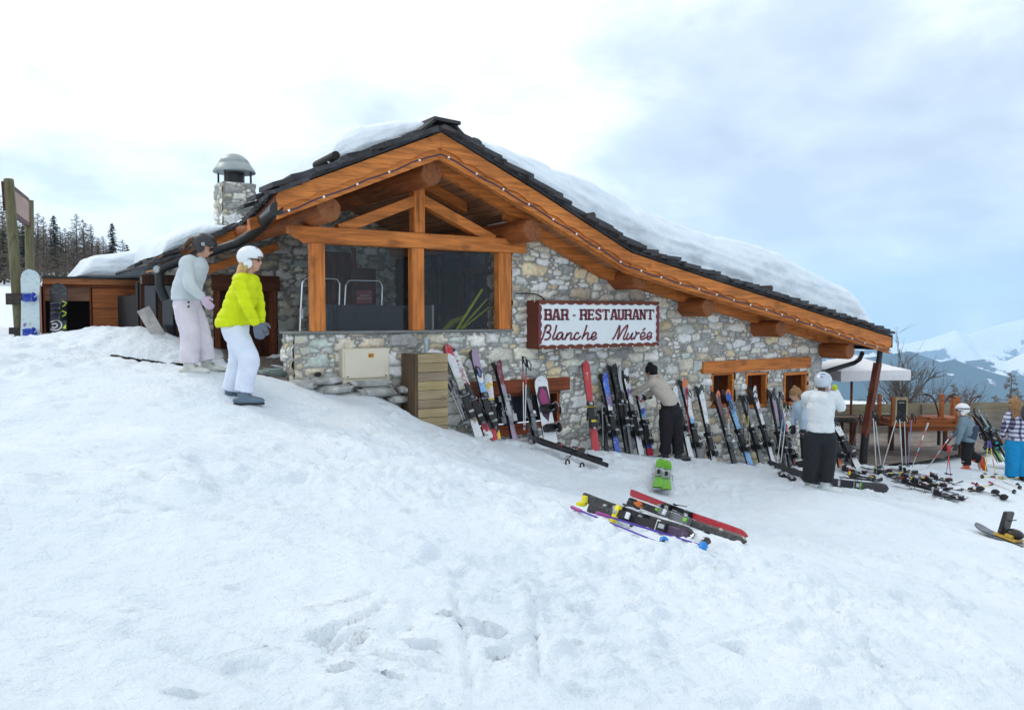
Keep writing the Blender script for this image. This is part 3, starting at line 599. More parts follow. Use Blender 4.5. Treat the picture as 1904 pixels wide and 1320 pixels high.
def slates(name, path, y0, y1, zf, seed, layers=2, course=.30, step=.46):
    # path: x range going down-slope from ridge; slabs overlap like scales, edges ragged
    rs = random.Random(seed); mb = MB(); x = path[0]; sgn = 1 if path[1] > path[0] else -1; dirx = sgn
    while (path[1]-x)*sgn > 0:
        y = y0 + rs.uniform(-.03,.03)
        while y < y1:
            w = rs.uniform(.28,.6); L_ = rs.uniform(.36,.5); xa = x+rs.uniform(-.05,.05); xb = xa+dirx*L_
            za = zf(xa, max(y,VY)) + .035; zb2 = zf(xb, max(y,VY)) + rs.uniform(.11,.165); th = rs.uniform(.04,.07); yy0 = y - (rs.uniform(-.02,.09) if y < y0+.05 else 0)
            jit = [rs.uniform(-.02,.02) for _ in range(8)]
            vs = [(xa,yy0,za-.0),(xb+jit[0],yy0+jit[1],zb2-th),(xb+jit[2],y+w+jit[3],zb2-th),(xa,y+w,za),(xa,yy0,za+th),(xb+jit[0],yy0+jit[1],zb2),(xb+jit[2],y+w+jit[3],zb2),(xa,y+w,za+th)]
            if dirx > 0: fs = [(0,3,2,1),(4,5,6,7),(0,1,5,4),(1,2,6,5),(2,3,7,6),(3,0,4,7)]
            else: fs = [(1,2,3,0),(7,6,5,4),(4,5,1,0),(5,6,2,1),(6,7,3,2),(7,4,0,3)]
            mb.add(vs, fs); y += w + .01
        x += dirx*rs.uniform(.13,.22)
    return part(mb.build(name, M_slate))
slates('roof_slates', (XR, XE-.36), VY-.09, VY+1.6, roof_z, 4)
slates('roof_slates', (XR, XA+.36), VY-.09, VY+1.4, roof_z, 5)
# slates along the skewed left eave and the wing verge
mb = MB(); rs = random.Random(8)
for k in range(26):
    t = k/25; y = VY+t*4.0; x = eave_x(y); z = roof_z(x, y); w = rs.uniform(.25,.4)
    for j in range(2):
        M = Matrix.Translation((x+.06+j*.12, y, z+.05+j*.05)) @ Matrix.Rotation(rs.uniform(-.2,.2), 4, 'Z') @ Matrix.Rotation(-.38, 4, 'Y')
        mb.box((-.17,-w/2,-.02),(.2,w/2,.022), M=M)
part(mb.build('roof_slates', M_slate))
wz = lambda x, y: interp(x, WT)+0
mbx = slates('roof_slates', (BX+.15, CX_+.25), 13.62, 16.0, lambda x, y: interp(x, WT)-.03, 6)
# ridge cap: two tilted stones
mb = MB(); c = P(818,240,VY)
o5 = Vector((0,.42,0)); mb.beam(P(783,243,VY+.02)+o5, P(811,222,VY+.02)+o5, .86, .035); mb.beam(P(806,220,VY+.02)+o5, P(855,230,VY+.02)+o5, .9, .045); mb.beam(P(847,231,VY+.04)+o5, P(869,256,VY+.04)+o5, .8, .035)
mb.beam(P(800,239,VY+.05)+o5, P(848,239,VY+.05)+o5, .7, .12); part(mb.build('ridge_cap', M_slate))
# wing verge board, wall plate
def seg_board(name, p0, p1, Y, h, w=.05, m=W_or): mb = MB(); mb.beam(P(*p0, Y), P(*p1, Y), w, h, bev=.006); return part(mb.build(name, m))
seg_board('wing_bargeboard', (300,492), (458,427), 13.66, .24); seg_board('wing_rafter', (383,503), (516,458), 13.9, .13, .1)
mb = MB(); xs = [CX_, BX, XR-.6]; vs = []
for y in (13.7, 14.49):
    for x in xs: vs.append((x, y, interp(x, WT)-.10))
mb.add(vs, [(0,3,4,1),(1,4,5,2)]); o = part(mb.build('wing_soffit', W_soffit)); q = o.modifiers.new('s', 'SOLIDIFY'); q.thickness = .03
# left eave board + soffit edge
mb = MB(); a = Vector((XA+.015, VY+.045, ZA-.12)); b = Vector((BX+.02, 13.6, BZ-.14)); mb.beam(a, b, .04, .26); part(mb.build('eave_board', W_brown))
# thick dark eave pipe following the eave and the wing verge
mb = MB(); pts = [P(514,388,VY+.0), P(500,400,10.5), P(478,425,11.8), P(462,440,12.8), P(440,452,13.35), P(400,466,13.45), P(340,484,13.5), P(306,497,13.5), P(297,503,13.5)]
mb.tube(pts, [.08,.085,.085,.08,.075,.072,.07,.07,.07], 14); mb.tube([pts[-1]+Vector((0,.03,0)), pts[-1]+Vector((.0,.03,-.25)), pts[-1]+Vector((.08,.05,-.45))], .07, 12)
o = part(mb.build('eave_pipe', M_gutter)); mb = MB(); mb.tube([P(293,501,13.40), P(290,501,13.38)], .055, 16); part(mb.build('pipe_end', M_capm))
# right gutter, downpipe, rake end
mb = MB(); mb.tube([P(1646,646,VY+.1)+Vector((.1,0,.0)), P(1646,646,VY+.1)+Vector((.1,6.8,.0))], .065, 12); part(mb.build('gutter', M_gutter))
mb = MB(); mb.box((XE, VY-.04, FTf(XE)-.22),(XE+.035, VY+7, FTf(XE)+.02)); part(mb.build('eave_board', M_gutter))
mb = MB(); mb.tube([P(1603,657,10.0), P(1598,668,10.2), P(1588,675,10.4), P(1545,688,10.45), P(1536,691,10.5)], .05, 10); part(mb.build('downpipe', M_gutter))
# leaning eave post: dark iron shoe at top and wooden prop
mb = MB(); mb.tube([P(1637,650,VY+.2), P(1633,680,VY+.22)], .06, 8); part(mb.build('post_bracket', M_gutter))
mb = MB(); mb.beam(P(1632,675,VY+.2), P(1608,812,VY+.28), .13, .13, up=(0,1,0), bev=.01); part(mb.build('prop_post', wood('prop', (.19,.055,.03), 'Z', knots=.2)))
mb = MB(); mb.tube([P(1609,806,VY+.28), P(1604,866,VY+.3)], .085, 8); part(mb.build('post_shoe', M_black))
# --- windows
def window(a, b, c, d, frame=.05, glass=M_glass, m=W_or, sill=False, inner=None):
    mb = MB(); y0 = WY-.015; y1 = WY+.10
    mb.box((a,y0,c),(a+frame,y1,d)); mb.box((b-frame,y0,c),(b,y1,d)); mb.box((a+frame,y0,d-frame),(b-frame,y1,d)); mb.box((a+frame,y0,c),(b-frame,y1,c+frame))
    o = part(mb.build('window', m, bevel=.004)); g = MB(); g.box((a+frame,WY+.34,c+frame-.02),(b-frame,WY+.36,d-frame+.02)); s = g.build('pane', inner or glass, o)
    j = MB(); j.box((a-.01,WY+.10,c-.02),(a+.0,WY+.37,d+.01)); j.build('reveal', W_brown, o); j = MB(); j.box((b,WY+.10,c-.02),(b+.01,WY+.37,d+.01)); j.build('reveal', W_brown, o)
    return o
W_inner = wood('shutter_board', (.16,.06,.03), 'Z', knots=.2, plank=.2, plank_axis='X')
for a, b, c, d in wins: window(a, b, c, d, .055, inner=W_inner)
mb = MB(); a = P(1306,684,WY-.06); b = P(1506,682,WY-.06); mb.box((a.x, WY-.09, wins[0][3]-.002), (b.x, WY+.08, wins[0][3]+.22), bev=.012); part(mb.build('lintel', W_or))
window(*low_win, .06, m=W_brown); mb = MB(); xa = P(868,715,WY).x; xb = P(1055,715,WY).x; mb.box((xa, WY-.075, low_win[3]-.01), (xb, WY+.08, low_win[3]+.2), bev=.01); part(mb.build('lintel', W_brown))
mb = MB(); mb.box((low_win[0]-.02, WY-.06, low_win[2]-.10), (low_win[1]+.02, WY+.2, low_win[2]+.004), bev=.006); part(mb.build('sill', W_brown))
xr_ = P(1036,750,WY).x; 
# --- wing: door, big dark glazed opening
ddz = P(450,540,RY).z
mb = MB(); mb.box((WXD0+.02, RY+.12, ZF-.2), (WXD1-.02, RY+.18, ddz)); o = part(mb.build('door', wood('wing_door', (.13,.04,.02), 'Z', knots=.1, plank=.2, plank_axis='X')))
mb = MB(); mb.box((WXD0, RY-.03, ZF-.2), (WXD0+.09, RY+.11, ddz)); W_dfr = wood('door_frame_wood', (.27,.085,.035), 'Z'); mb.build('door_frame', W_dfr, o); mb = MB(); mb.box((WXD1-.10, RY-.03, ZF-.2), (WXD1, RY+.11, ddz)); mb.build('door_frame', W_dfr, o)
mb = MB(); mb.tube([(WXD1-.2, RY+.1, ZF+.9),(WXD1-.2, RY+.04, ZF+.9),(WXD1-.32,RY+.04,ZF+.9)], .012, 6); mb.build('handle', M_steel, o)
mb = MB(); mb.box((P(392,525,RY).x, RY-.10, ddz-.01), (P(517,525,RY).x, RY+.1, ddz+.26), bev=.01); part(mb.build('lintel', wood('wing_lintel', (.17,.055,.028), 'X', knots=.2)))
ox0 = WX0+.02; ox1 = P(368,560,RY).x; ozt = P(330,530,RY).z
mb = MB(); mb.box((ox0+.05, RY+.26, rz0), (ox1, RY+.30, ozt+.06)); part(mb.build('glazing', M_glass))
mb = MB(); 
for i in range(4): xx = ox0+(ox1-ox0-.06)*i/3; mb.box((xx, RY+.14, rz0), (xx+.06, RY+.2, ozt))
mb.box((ox0, RY-.04, ozt-.0), (ox1+.1, RY+.2, ozt+.16)); part(mb.build('window_frame', W_dark))
# --- porch back wall fittings: door, window, menu box
def onback(name, px0, py0, px1, py1, m, y0=RY-.06, y1=RY+.0, bev=0):
    a = P(px0, py0, RY-.05); b = P(px1, py1, RY-.05); mb = MB(); mb.box((a.x, y0, b.z), (b.x, y1, a.z), bev=bev); return mb.build(name, m)
d_ = part(onback('door', 605, 468, 655, 650, wood('porch_door', (.17,.05,.028), 'Z', knots=.1, plank=.18, plank_axis='X')))
onback('door_frame', 598, 461, 605, 650, W_brown, RY-.09, RY+.0).parent = d_; onback('door_frame', 655, 461, 662, 650, W_brown, RY-.09, RY+.0).parent = d_
for k in kids(d_): k.matrix_parent_inverse = Matrix.Identity(4)
part(onback('window', 742, 475, 905, 640, M_glass)); part(onback('window_frame', 736, 469, 744, 640, W_dark, RY-.09)); part(onback('window_frame', 800, 475, 806, 640, W_dark, RY-.09)); part(onback('window_frame', 736, 464, 905, 472, W_dark, RY-.1))
# --- chimney
ch = part(stone_wall('chimney', (0,0,0), (1,0,0), .01, .01, lambda U, V: U < 9)) if False else None
cY = 15.2; cxa = P(415,400,cY).x; cxb = P(475,400,cY).x; czt = P(440,340,cY).z; cz0 = EZ+.9; cw = cxb-cxa
chm = empty('chimney', (cxa+cw/2, cY+cw/2, cz0)); chm.parent = chalet; chm.matrix_parent_inverse = Matrix.Translation(-Vector(chalet.location)); bpy.context.view_layer.update()
def cpart(o): o.parent = chm; o.matrix_parent_inverse = Matrix.Translation(-Vector(chm.location)); return o
cpart(stone_wall('chimney_stone', (cxa, cY, cz0), (1,0,0), cw, czt-cz0, lambda U, V: U < 99, .018, 31, tint=.95, relief=.03))
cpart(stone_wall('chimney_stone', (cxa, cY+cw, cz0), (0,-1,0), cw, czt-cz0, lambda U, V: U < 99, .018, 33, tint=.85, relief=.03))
cpart(stone_wall('chimney_stone', (cxb, cY, cz0), (0,1,0), cw, czt-cz0, lambda U, V: U < 99, .03, 35, relief=.03))
mb = MB(); mb.box((cxa+.01, cY+.01, cz0), (cxb-.01, cY+cw, czt+.01)); cpart(mb.build('flue', M_rock))
cc = Vector((cxa+cw/2, cY+cw/2, 0)); z_r = P(440,322,cY+.3).z; z_t = P(440,287,cY+.3).z; mb = MB(); rr = cw*.66; n = 28; vs = []
prf = [(rr*.97, z_r-.01),(rr, z_r),(rr*.95, z_r+.05),(rr*.80, z_r+.14),(rr*.70,z_r+.20),(rr*.71,z_r+.205),(rr*.60,z_r+.27),(rr*.42,z_r+.33),(rr*.2,z_r+.365),(.001,z_r+.375)]
sc_ = (z_t-z_r)/.375
for r_, z_ in prf:
    for j in range(n): a = 2*math.pi*j/n; vs.append((cc.x+r_*math.cos(a), cc.y+r_*math.sin(a), z_r+(z_-z_r)*sc_))
mb.add(vs, [(i*n+j, i*n+(j+1)%n, (i+1)*n+(j+1)%n, (i+1)*n+j) for i in range(len(prf)-1) for j in range(n)], 0, True); mb.add(vs[:n], [tuple(range(n-1,-1,-1))])
cpart(mb.build('chimney_cap', M_capm))
mb = MB(); mb.tube([(cc.x,cc.y,czt),(cc.x,cc.y,z_r)], cw*.30, 20); 
for sx in (-1,1):
    for sy in (-1,1): mb.box((cc.x+sx*cw*.4-.015, cc.y+sy*cw*.4-.015, czt), (cc.x+sx*cw*.4+.015, cc.y+sy*cw*.4+.015, z_r))
cpart(mb.build('cap_support', M_gutter))
# snow guard logs on the roof
for px, py in [(1103,401),(1434,536),(1612,602)]:
    c = P(px, py, VY+.12); mb = MB(); mb.tube([c, c+Vector((0,6.5,0))], .055, 12); part(mb.build('snow_guard', wood('guard', (.09,.06,.045), 'Y')))
c = P(625,289,VY+.12); mb = MB(); mb.tube([c, c+Vector((0,.7,-.02))], .055, 12); part(mb.build('snow_guard', wood('guard', (.03,.025,.02), 'Y')))
# --- string of lights along the verge
sl = empty('light_string', P(814,290,VY-.06), 0, 'dark cable with small clear bulbs tacked along the lower edge of the gable boards', 'light string')
bpy.context.view_layer.update()
mb = MB(); bx = [x for x in np.linspace(XA+.02, XE-.05, 60)]; pts = [(x, VY-.05, FBf(x)+.055-.012*math.sin(i*2.1)) for i, x in enumerate(bx)]
mb.tube(pts, .011, 6); inv = Matrix.Translation(-Vector(sl.location)); o = mb.build('cable', mat('cable', (.03,.025,.06), .5), sl); o.matrix_parent_inverse = inv
M_bulb = mat('bulb', (.85,.85,.82), .2)
for i in range(30):
    x = XA+.12+(XE-.25-XA)*i/29; mb = MB(); mb.sphere((x, VY-.068, FBf(x)+.056), .017, 0, 8, 6); o = mb.build('bulb', M_bulb, sl); o.matrix_parent_inverse = inv
# ------------------------------------------------------------------ snow lying on the roofs
def snow_blob(name, outline, Yo, base, y0, y1, label, seed, lay=.05, inset=0.0):
    pts = [P(a, b, Yo) for a, b in outline]; xa, xb = pts[0].x, pts[-1].x; top = [(p.x, p.z) for p in pts]
    nx = int((xb-xa)/.045)+2; xs = np.linspace(xa, xb, nx)
    prof_ = [(.10,0),(.03,.12),(0,.3),(.0,.5),(.02,.66),(.06,.8),(.13,.90),(.22,.96),(.36,.99),(.55,1.0)]
    for k in range(1, 16): prof_.append((.55+(y1-y0-1.1)*k/15, 1.0))
    for a, b in reversed(prof_[:9]): prof_.append((y1-y0-a, b))
    # resample front profile finer
    pr = []
    for (a, b), (c, d) in zip(prof_, prof_[1:]):
        for t in (0, .25, .5, .75): pr.append((a+(c-a)*t, b+(d-b)*t))
    pr.append(prof_[-1]); m = len(pr)
    X = np.repeat(xs[None], m, 0); A = np.array([p[0] for p in pr])[:, None]; B = np.array([p[1] for p in pr])[:, None]
    T = np.interp(xs, [t[0] for t in top], [t[1] for t in top])[None]; H0 = np.zeros((m, nx)); Y = y0 + A + 0*X
    for i in range(m):
        for j in range(nx): H0[i, j] = base(xs[j], Y[i, j])
    Hb = np.array([base(x, Yo) for x in xs])[None]; th = np.maximum(T-Hb, .02)
    amp = np.minimum(1, th/.35)
    und = 1+.25*fbm(X*1.1, Y*1.1+5, seed, 3)*sstep(.3,1.2,A)
    Z = H0 + B*th*und; rel = B*th
    strat = fbm(X*.55+3, rel*14, seed+3, 3); 
    Y = Y + amp*(.22*fbm(X*1.0, rel*2.0, seed+1, 3) + lay*1.3*strat*sstep(.02,.2,B) + .10*fbm(X*3.0, rel*3.0, seed+5, 4) + .035*fbm(X*9, rel*9, seed+8, 3))*(A < 1.2)
    Z = Z + amp*.05*fbm(X*2.4, Y*2.4, seed+2, 4)*(B > .2) 
    o = grid_mesh(name, X, Y, Z, M_rsnow); 
    return tag(o, label, 'snow')
bz = lambda x, y: roof_z(x, y)+.10
snow_blob('roof_snow', [(872,256),(884,262),(912,270),(936,280),(972,291),(1006,306),(1018,315),(1050,322),(1079,333),(1100,342),(1118,354),(1164,382),(1195,394),(1224,403),(1262,420),(1300,430),(1339,439),(1380,450),(1432,467),(1473,490),(1504,507),(1530,521),(1552,530),(1565,541),(1573,556),(1584,572),(1590,592)], 10.7, bz, 10.30, 16.9,
          'long thick slab of old snow lying on the right slope of the slate roof', 3)
snow_blob('roof_snow', [(592,306),(597,288),(606,265),(625,247),(645,238),(659,234),(680,232),(718,228),(745,228),(759,230),(772,234),(786,243)], 10.35, lambda x, y: roof_z(x, y)+.08, 10.0, 12.0,
          'rounded lump of snow on the left slope just below the ridge cap', 13, .02)
# hut beside the wing, snow on both
HY = 17.0
hut = empty('wooden_hut', (P(180,560,HY).x, HY, EZ-1.6), 0, 'low orange boarded wooden lean-to with open dark bays at the far left of the chalet', 'hut'); bpy.context.view_layer.update()
hinv = Matrix.Translation(-Vector(hut.location))
def hp(o): o.parent = hut; o.matrix_parent_inverse = hinv; return o
def hbox(name, px0, py0, px1, py1, m, ya, yb, bev=.006):
    a = P(px0, py0, HY); b = P(px1, py1, HY); za = P(180, py0, HY).z; zb = P(180, py1, HY).z; mb = MB(); mb.box((a.x, HY+ya, zb), (b.x, HY+yb, za), bev=bev); return hp(mb.build(name, m))
hbox('roof_fascia', 78, 519, 292, 530, wood('fascia_board', (.42,.16,.06), 'X'), -.12, -.06); hbox('roof', 76, 516, 292, 519.5, M_gutter, -.14, 2.0, 0)
hbox('header', 78, 529, 292, 534, W_brown, -.05, .05, 0)
hbox('panel', 171, 532, 259, 640, W_panel, -.02, .04); hbox('upper_board', 80, 533, 169, 560, wood('pale_board', (.33,.17,.11), 'X', knots=.3), .0, .04)
hbox('post', 166, 532, 171.5, 640, W_brown, -.03, .06); hbox('post', 256, 532, 262, 640, W_brown, -.03, .06); hbox('post', 80, 532, 86, 640, W_brown, -.03, .06)
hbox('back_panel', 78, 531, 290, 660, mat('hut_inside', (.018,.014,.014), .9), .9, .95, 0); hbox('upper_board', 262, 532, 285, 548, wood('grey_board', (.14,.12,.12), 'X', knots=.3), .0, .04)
hbox('side_wall', 76, 531, 80, 660, W_brown, .0, 1.2, 0)
snow_blob('roof_snow', [(132,517),(145,503),(161,484),(166,477),(180,474),(212,472),(240,467),(267,463),(285,455),(303,441),(315,432)], HY+.4, lambda x, y: P(200,517,HY).z, HY-.1, HY+2.2,
          'mound of snow on the flat roof of the wooden lean-to', 23, .02)
snow_blob('roof_snow', [(288,486),(292,462),(303,440),(327,428),(345,421),(364,418),(385,418),(402,420),(418,424),(436,431),(450,441)], 14.7, lambda x, y: interp(x, [(CX_-.6, CZ_-.28)]+WT[1:])+.05, 14.25, 17.2,
          'bank of snow on the low wing roof in front of the stone chimney', 33, .02)
# plank leaning in the wing opening
mb = MB(); mb.beam(P(266,574,14.0), P(300,632,13.9), .20, .025, up=(0,1,0), bev=.004); tag(mb.build('leaning_board', mat('pale_board', (.42,.40,.38), .6, var=.3)), 'pale grey board leaning in the dark opening of the left wing', 'board')
# ------------------------------------------------------------------ signboard on two mossy posts
sp = empty('notice_board', tuple(G(32,629)), 0, 'tall notice board seen edge on between two mossy round wooden posts', 'notice board'); bpy.context.view_layer.update()
sinv = Matrix.Translation(-Vector(sp.location)); g0 = PD(38,640,14.3); g1 = PD(57,640,16.6)
def sadd(mb, name, m): o = mb.build(name, m, sp); o.matrix_parent_inverse = sinv; return o
t0 = PD(16,334,14.5); t1 = PD(54,373,16.6)
mb = MB(); mb.tube([g0, t0*.98+g0*.02, t0], [.085,.085,.08], 14); sadd(mb, 'post', W_mossy)
mb = MB(); mb.tube([g1, t1], .085, 14); sadd(mb, 'post', W_mossy)
a = PD(22,350,14.55); b = PD(50,372,16.5); a2 = PD(24,398,14.55); b2 = PD(51,418,16.5)
mb = MB(); mb.prism([a, b, b2, a2], (0,0,0), (.04,.01,0)); sadd(mb, 'board', wood('board_face', (.50,.34,.28), 'Z', knots=.2))
for q, w in ((a, b), (a2, b2)):
    mb = MB(); mb.beam(q+Vector((.0,-.02,0)), w+Vector((.0,-.02,0)), .08, .07); sadd(mb, 'board_frame', wood('dark_frame', (.10,.035,.03), 'Y', knots=0))
mb = MB(); mb.beam(PD(8,338,14.45), PD(12,392,14.45), .10, .05, up=(0,1,0)); sadd(mb, 'board_frame', wood('dark_frame', (.10,.035,.03), 'Y', knots=0))
mb = MB(); mb.beam(PD(12,556,14.2), PD(62,556,14.2), .05, .2); sadd(mb, 'crossbar', wood('cross', (.05,.04,.035), 'X', knots=0))
mb = MB(); mb.beam(PD(18,615,14.2), PD(62,617,14.2), .05, .12); sadd(mb, 'crossbar', wood('cross', (.05,.04,.035), 'X', knots=0))
# ------------------------------------------------------------------ wall fittings
def thing_box(name, label, cat, origin): return empty(name, origin, 0, label, cat)
a = P(637,649,WY-.14); b = P(725,713,WY-.14); mbx_ = empty('meter_box', (a.x, WY-.1, b.z), 0, 'cream electricity meter cabinet marked A1 set in the stone parapet', 'meter box'); bpy.context.view_layer.update()
minv = Matrix.Translation(-Vector(mbx_.location))
def madd(mb, name, m, par=None, bevel=0, i=None): o = mb.build(name, m, par, bevel); o.matrix_parent_inverse = i; return o
mb = MB(); mb.box((a.x, WY-.13, b.z), (b.x, WY+.08, a.z), bev=.01); madd(mb, 'cabinet', M_beige, mbx_, 0, minv)
mb = MB(); w = b.x-a.x; mb.box((a.x+.03, WY-.142, b.z+.10), (b.x-.02, WY-.128, a.z-.015), bev=.004); madd(mb, 'door', M_beige, mbx_, 0, minv)
mb = MB(); mb.box((a.x+.05, WY-.14, b.z+.025), (b.x-.04, WY-.127, b.z+.04)); mb.box((a.x+.04, WY-.139, b.z+.085), (b.x-.03, WY-.127, b.z+.09)); madd(mb, 'seam', mat('seam', (.22,.17,.12), .7), mbx_, 0, minv)
for xx in (a.x+.07, b.x-.06): mb = MB(); mb.sphere((xx, WY-.143, b.z+.12), .011, 0, 8, 6); madd(mb, 'screw', M_black, mbx_, 0, minv)
lx = P(690,661,WY-.143); mb = MB(); mb.box((lx.x-.042, WY-.146, lx.z-.03), (lx.x+.042, WY-.1425, lx.z+.03)); madd(mb, 'number_plate', mat('plate', (.70,.32,.04), .5), mbx_, 0, minv)
def text_obj(name, s, size, m, loc, rot=(math.pi/2,0,0), ext=.001, align='CENTER', sx=1, parent=None, inv=None, bold=.0):
    cu = bpy.data.curves.new(name, 'FONT'); cu.body = s; cu.size = size; cu.extrude = ext; cu.align_x = align; cu.align_y = 'CENTER'; cu.offset = bold
    t = bpy.data.objects.new(name+'_c', cu); C.objects.link(t); bpy.context.view_layer.update()
    me = bpy.data.meshes.new_from_object(t.evaluated_get(bpy.context.evaluated_depsgraph_get())); bpy.data.objects.remove(t)
    me.name = name; me.materials.clear(); me.materials.append(m); o = bpy.data.objects.new(name, me); C.objects.link(o); o.location = loc; o.rotation_euler = rot; o.scale = (sx,1,1)
    if parent is not None: o.parent = parent; o.matrix_parent_inverse = inv if inv is not None else Matrix.Identity(4)
    return o
text_obj('lettering', 'A1', .062, M_black, (lx.x, WY-.1475, lx.z), parent=mbx_, inv=minv, bold=.001)
# drain hole and pipes
c = P(592,696,WY-.05); mb = MB(); mb.tube([(c.x, WY-.07, c.z), (c.x, WY+.1, c.z)], .035, 14); tag(mb.build('drain_pipe', M_black), 'small black drain mouth low in the stone parapet', 'drain')
mb = MB(); mb.tube([P(792,628,WY-.12), P(792,664,WY-.12)], .032, 12); tag(mb.build('wall_pipe', M_pipe), 'short pale blue grey pipe rising above the boarded bin', 'pipe')
mb = MB(); mb.beam(P(767,660,WY-.16), P(767,716,WY-.16), .07, .05, up=(0,1,0)); tag(mb.build('wall_bracket', M_pipe), 'pale grey upright metal strip beside the boarded bin', 'bracket')
# boarded bin
a = P(776,659,10.02); b = P(832,790,10.02); bb = empty('boarded_bin', (a.x, 10.02, b.z), 0, 'tall narrow bin of pale treated horizontal boards standing against the stone wall', 'bin'); bpy.context.view_layer.update(); bi = Matrix.Translation(-Vector(bb.location))
nz_ = 9; hz = (a.z-b.z)/8.0
for k in range(9):
    z1 = a.z-k*hz; mb = MB(); mb.box((a.x, 10.0, z1-hz+.006), (b.x, 10.035, z1), bev=.005); madd(mb, 'board', wood('bin_board', (.46*(1-.12*(k%3)),.37*(1-.12*(k%3)),.20*(1-.1*(k%2))), 'X', knots=.6, dark=.65), bb, 0, bi)
mb = MB(); mb.box((a.x-.05, 10.0, b.z-.2), (a.x-.003, 10.42, a.z), bev=.004); madd(mb, 'side_panel', wood('bin_side', (.15,.10,.06), 'Z', knots=.2), bb, 0, bi)
mb = MB(); mb.box((b.x-.05, 10.04, b.z-.2), (b.x-.002, 10.42, a.z-.004)); madd(mb, 'side_panel', W_treat, bb, 0, bi); mb = MB(); mb.box((a.x-.0, 10.036, a.z-.03), (b.x-.051, 10.42, a.z-.004)); madd(mb, 'lid', W_treat, bb, 0, bi)
# flat stones at the foot of the parapet
for i, (px, py, w, h, d, m, lb) in enumerate([(515,704,.42,.16,.5,M_rock2,'greenish flagstone tilted at the end of the gravel path'),(800,782,.30,.10,.3,M_rock,'pale flat stone half buried beside the boarded bin'),(450,686,.3,.1,.3,M_rock,'loose pale stone by the edge of the snow near the wing door')]):
    g = G(px, py); mb = MB(); slab(mb, g.x, g.y, g.z+.06, w, d, h, 40+i); tag(mb.build('flat_stone', m), lb, 'stone')
# ------------------------------------------------------------------ restaurant sign
SY = 10.16; a = P(1001,559,SY); b = P(1225,646,SY); zt = (P(1001,558,SY).z+P(1225,561,SY).z)/2; zb = (P(1001,650,SY).z+P(1225,643,SY).z)/2
sg = empty('restaurant_sign', (a.x, SY, zb), 0, 'white box sign reading BAR - RESTAURANT Blanche Murée with scalloped dark red border', 'sign'); bpy.context.view_layer.update(); gi = Matrix.Translation(-Vector(sg.location))
M_red = mat('sign_red', (.16,.022,.035), .5, var=.15); M_frame = wood('sign_wood', (.17,.045,.025), 'X', knots=0, dark=.7)
mb = MB(); mb.box((a.x, SY+.02, zb), (b.x, WY-.02, zt), bev=.006); madd(mb, 'box', M_frame, sg, 0, gi)
mb = MB(); mb.box((a.x+.03, SY+.008, zb+.03), (b.x-.03, SY+.019, zt-.03)); madd(mb, 'panel', mat('sign_white', (.72,.76,.78), .5, var=.04, scale=2), sg, 0, gi)
W_, H_ = b.x-a.x, zt-zb
def scal(x0, z0, x1, z1, nx_, nz2, pitch):   # strip with scalloped inner edge; (nx_,nz2) points inwards
    mb = MB(); L_ = math.hypot(x1-x0, z1-z0); n = int(L_/.012); k = max(1, round(L_/pitch)); vs = []
    for i in range(n+1):
        t = i/n; x = x0+(x1-x0)*t; z = z0+(z1-z0)*t; w = .042 + .026*abs(math.sin(math.pi*k*t)); 
        for y in (SY-.004, SY+.0075): vs += [(x, y, z), (x+nx_*w, y, z+nz2*w)]
    fs = []
    for i in range(n):
        p = i*4; q = p+4; fs += [(p,q,q+1,p+1),(p+2,p+3,q+3,q+2),(p+1,q+1,q+3,p+3),(p,p+2,q+2,q)]
    mb.add(vs, fs); return mb
madd(scal(a.x, zt, b.x, zt, 0, -1, .19), 'border', M_frame, sg, 0, gi); madd(scal(a.x, zb, b.x, zb, 0, 1, .19), 'border', M_frame, sg, 0, gi)
madd(scal(a.x, zb+.07, a.x, zt-.07, 1, 0, .12), 'border', M_red, sg, 0, gi); madd(scal(b.x, zb+.07, b.x, zt-.07, -1, 0, .12), 'border', M_red, sg, 0, gi)
for i in range(10):
    mb = MB(); mb.sphere((a.x+.08+(W_-.16)*i/9, SY-.012, zb+.008), .012, 0, 8, 6); madd(mb, 'bulb', M_bulb, sg, 0, gi)
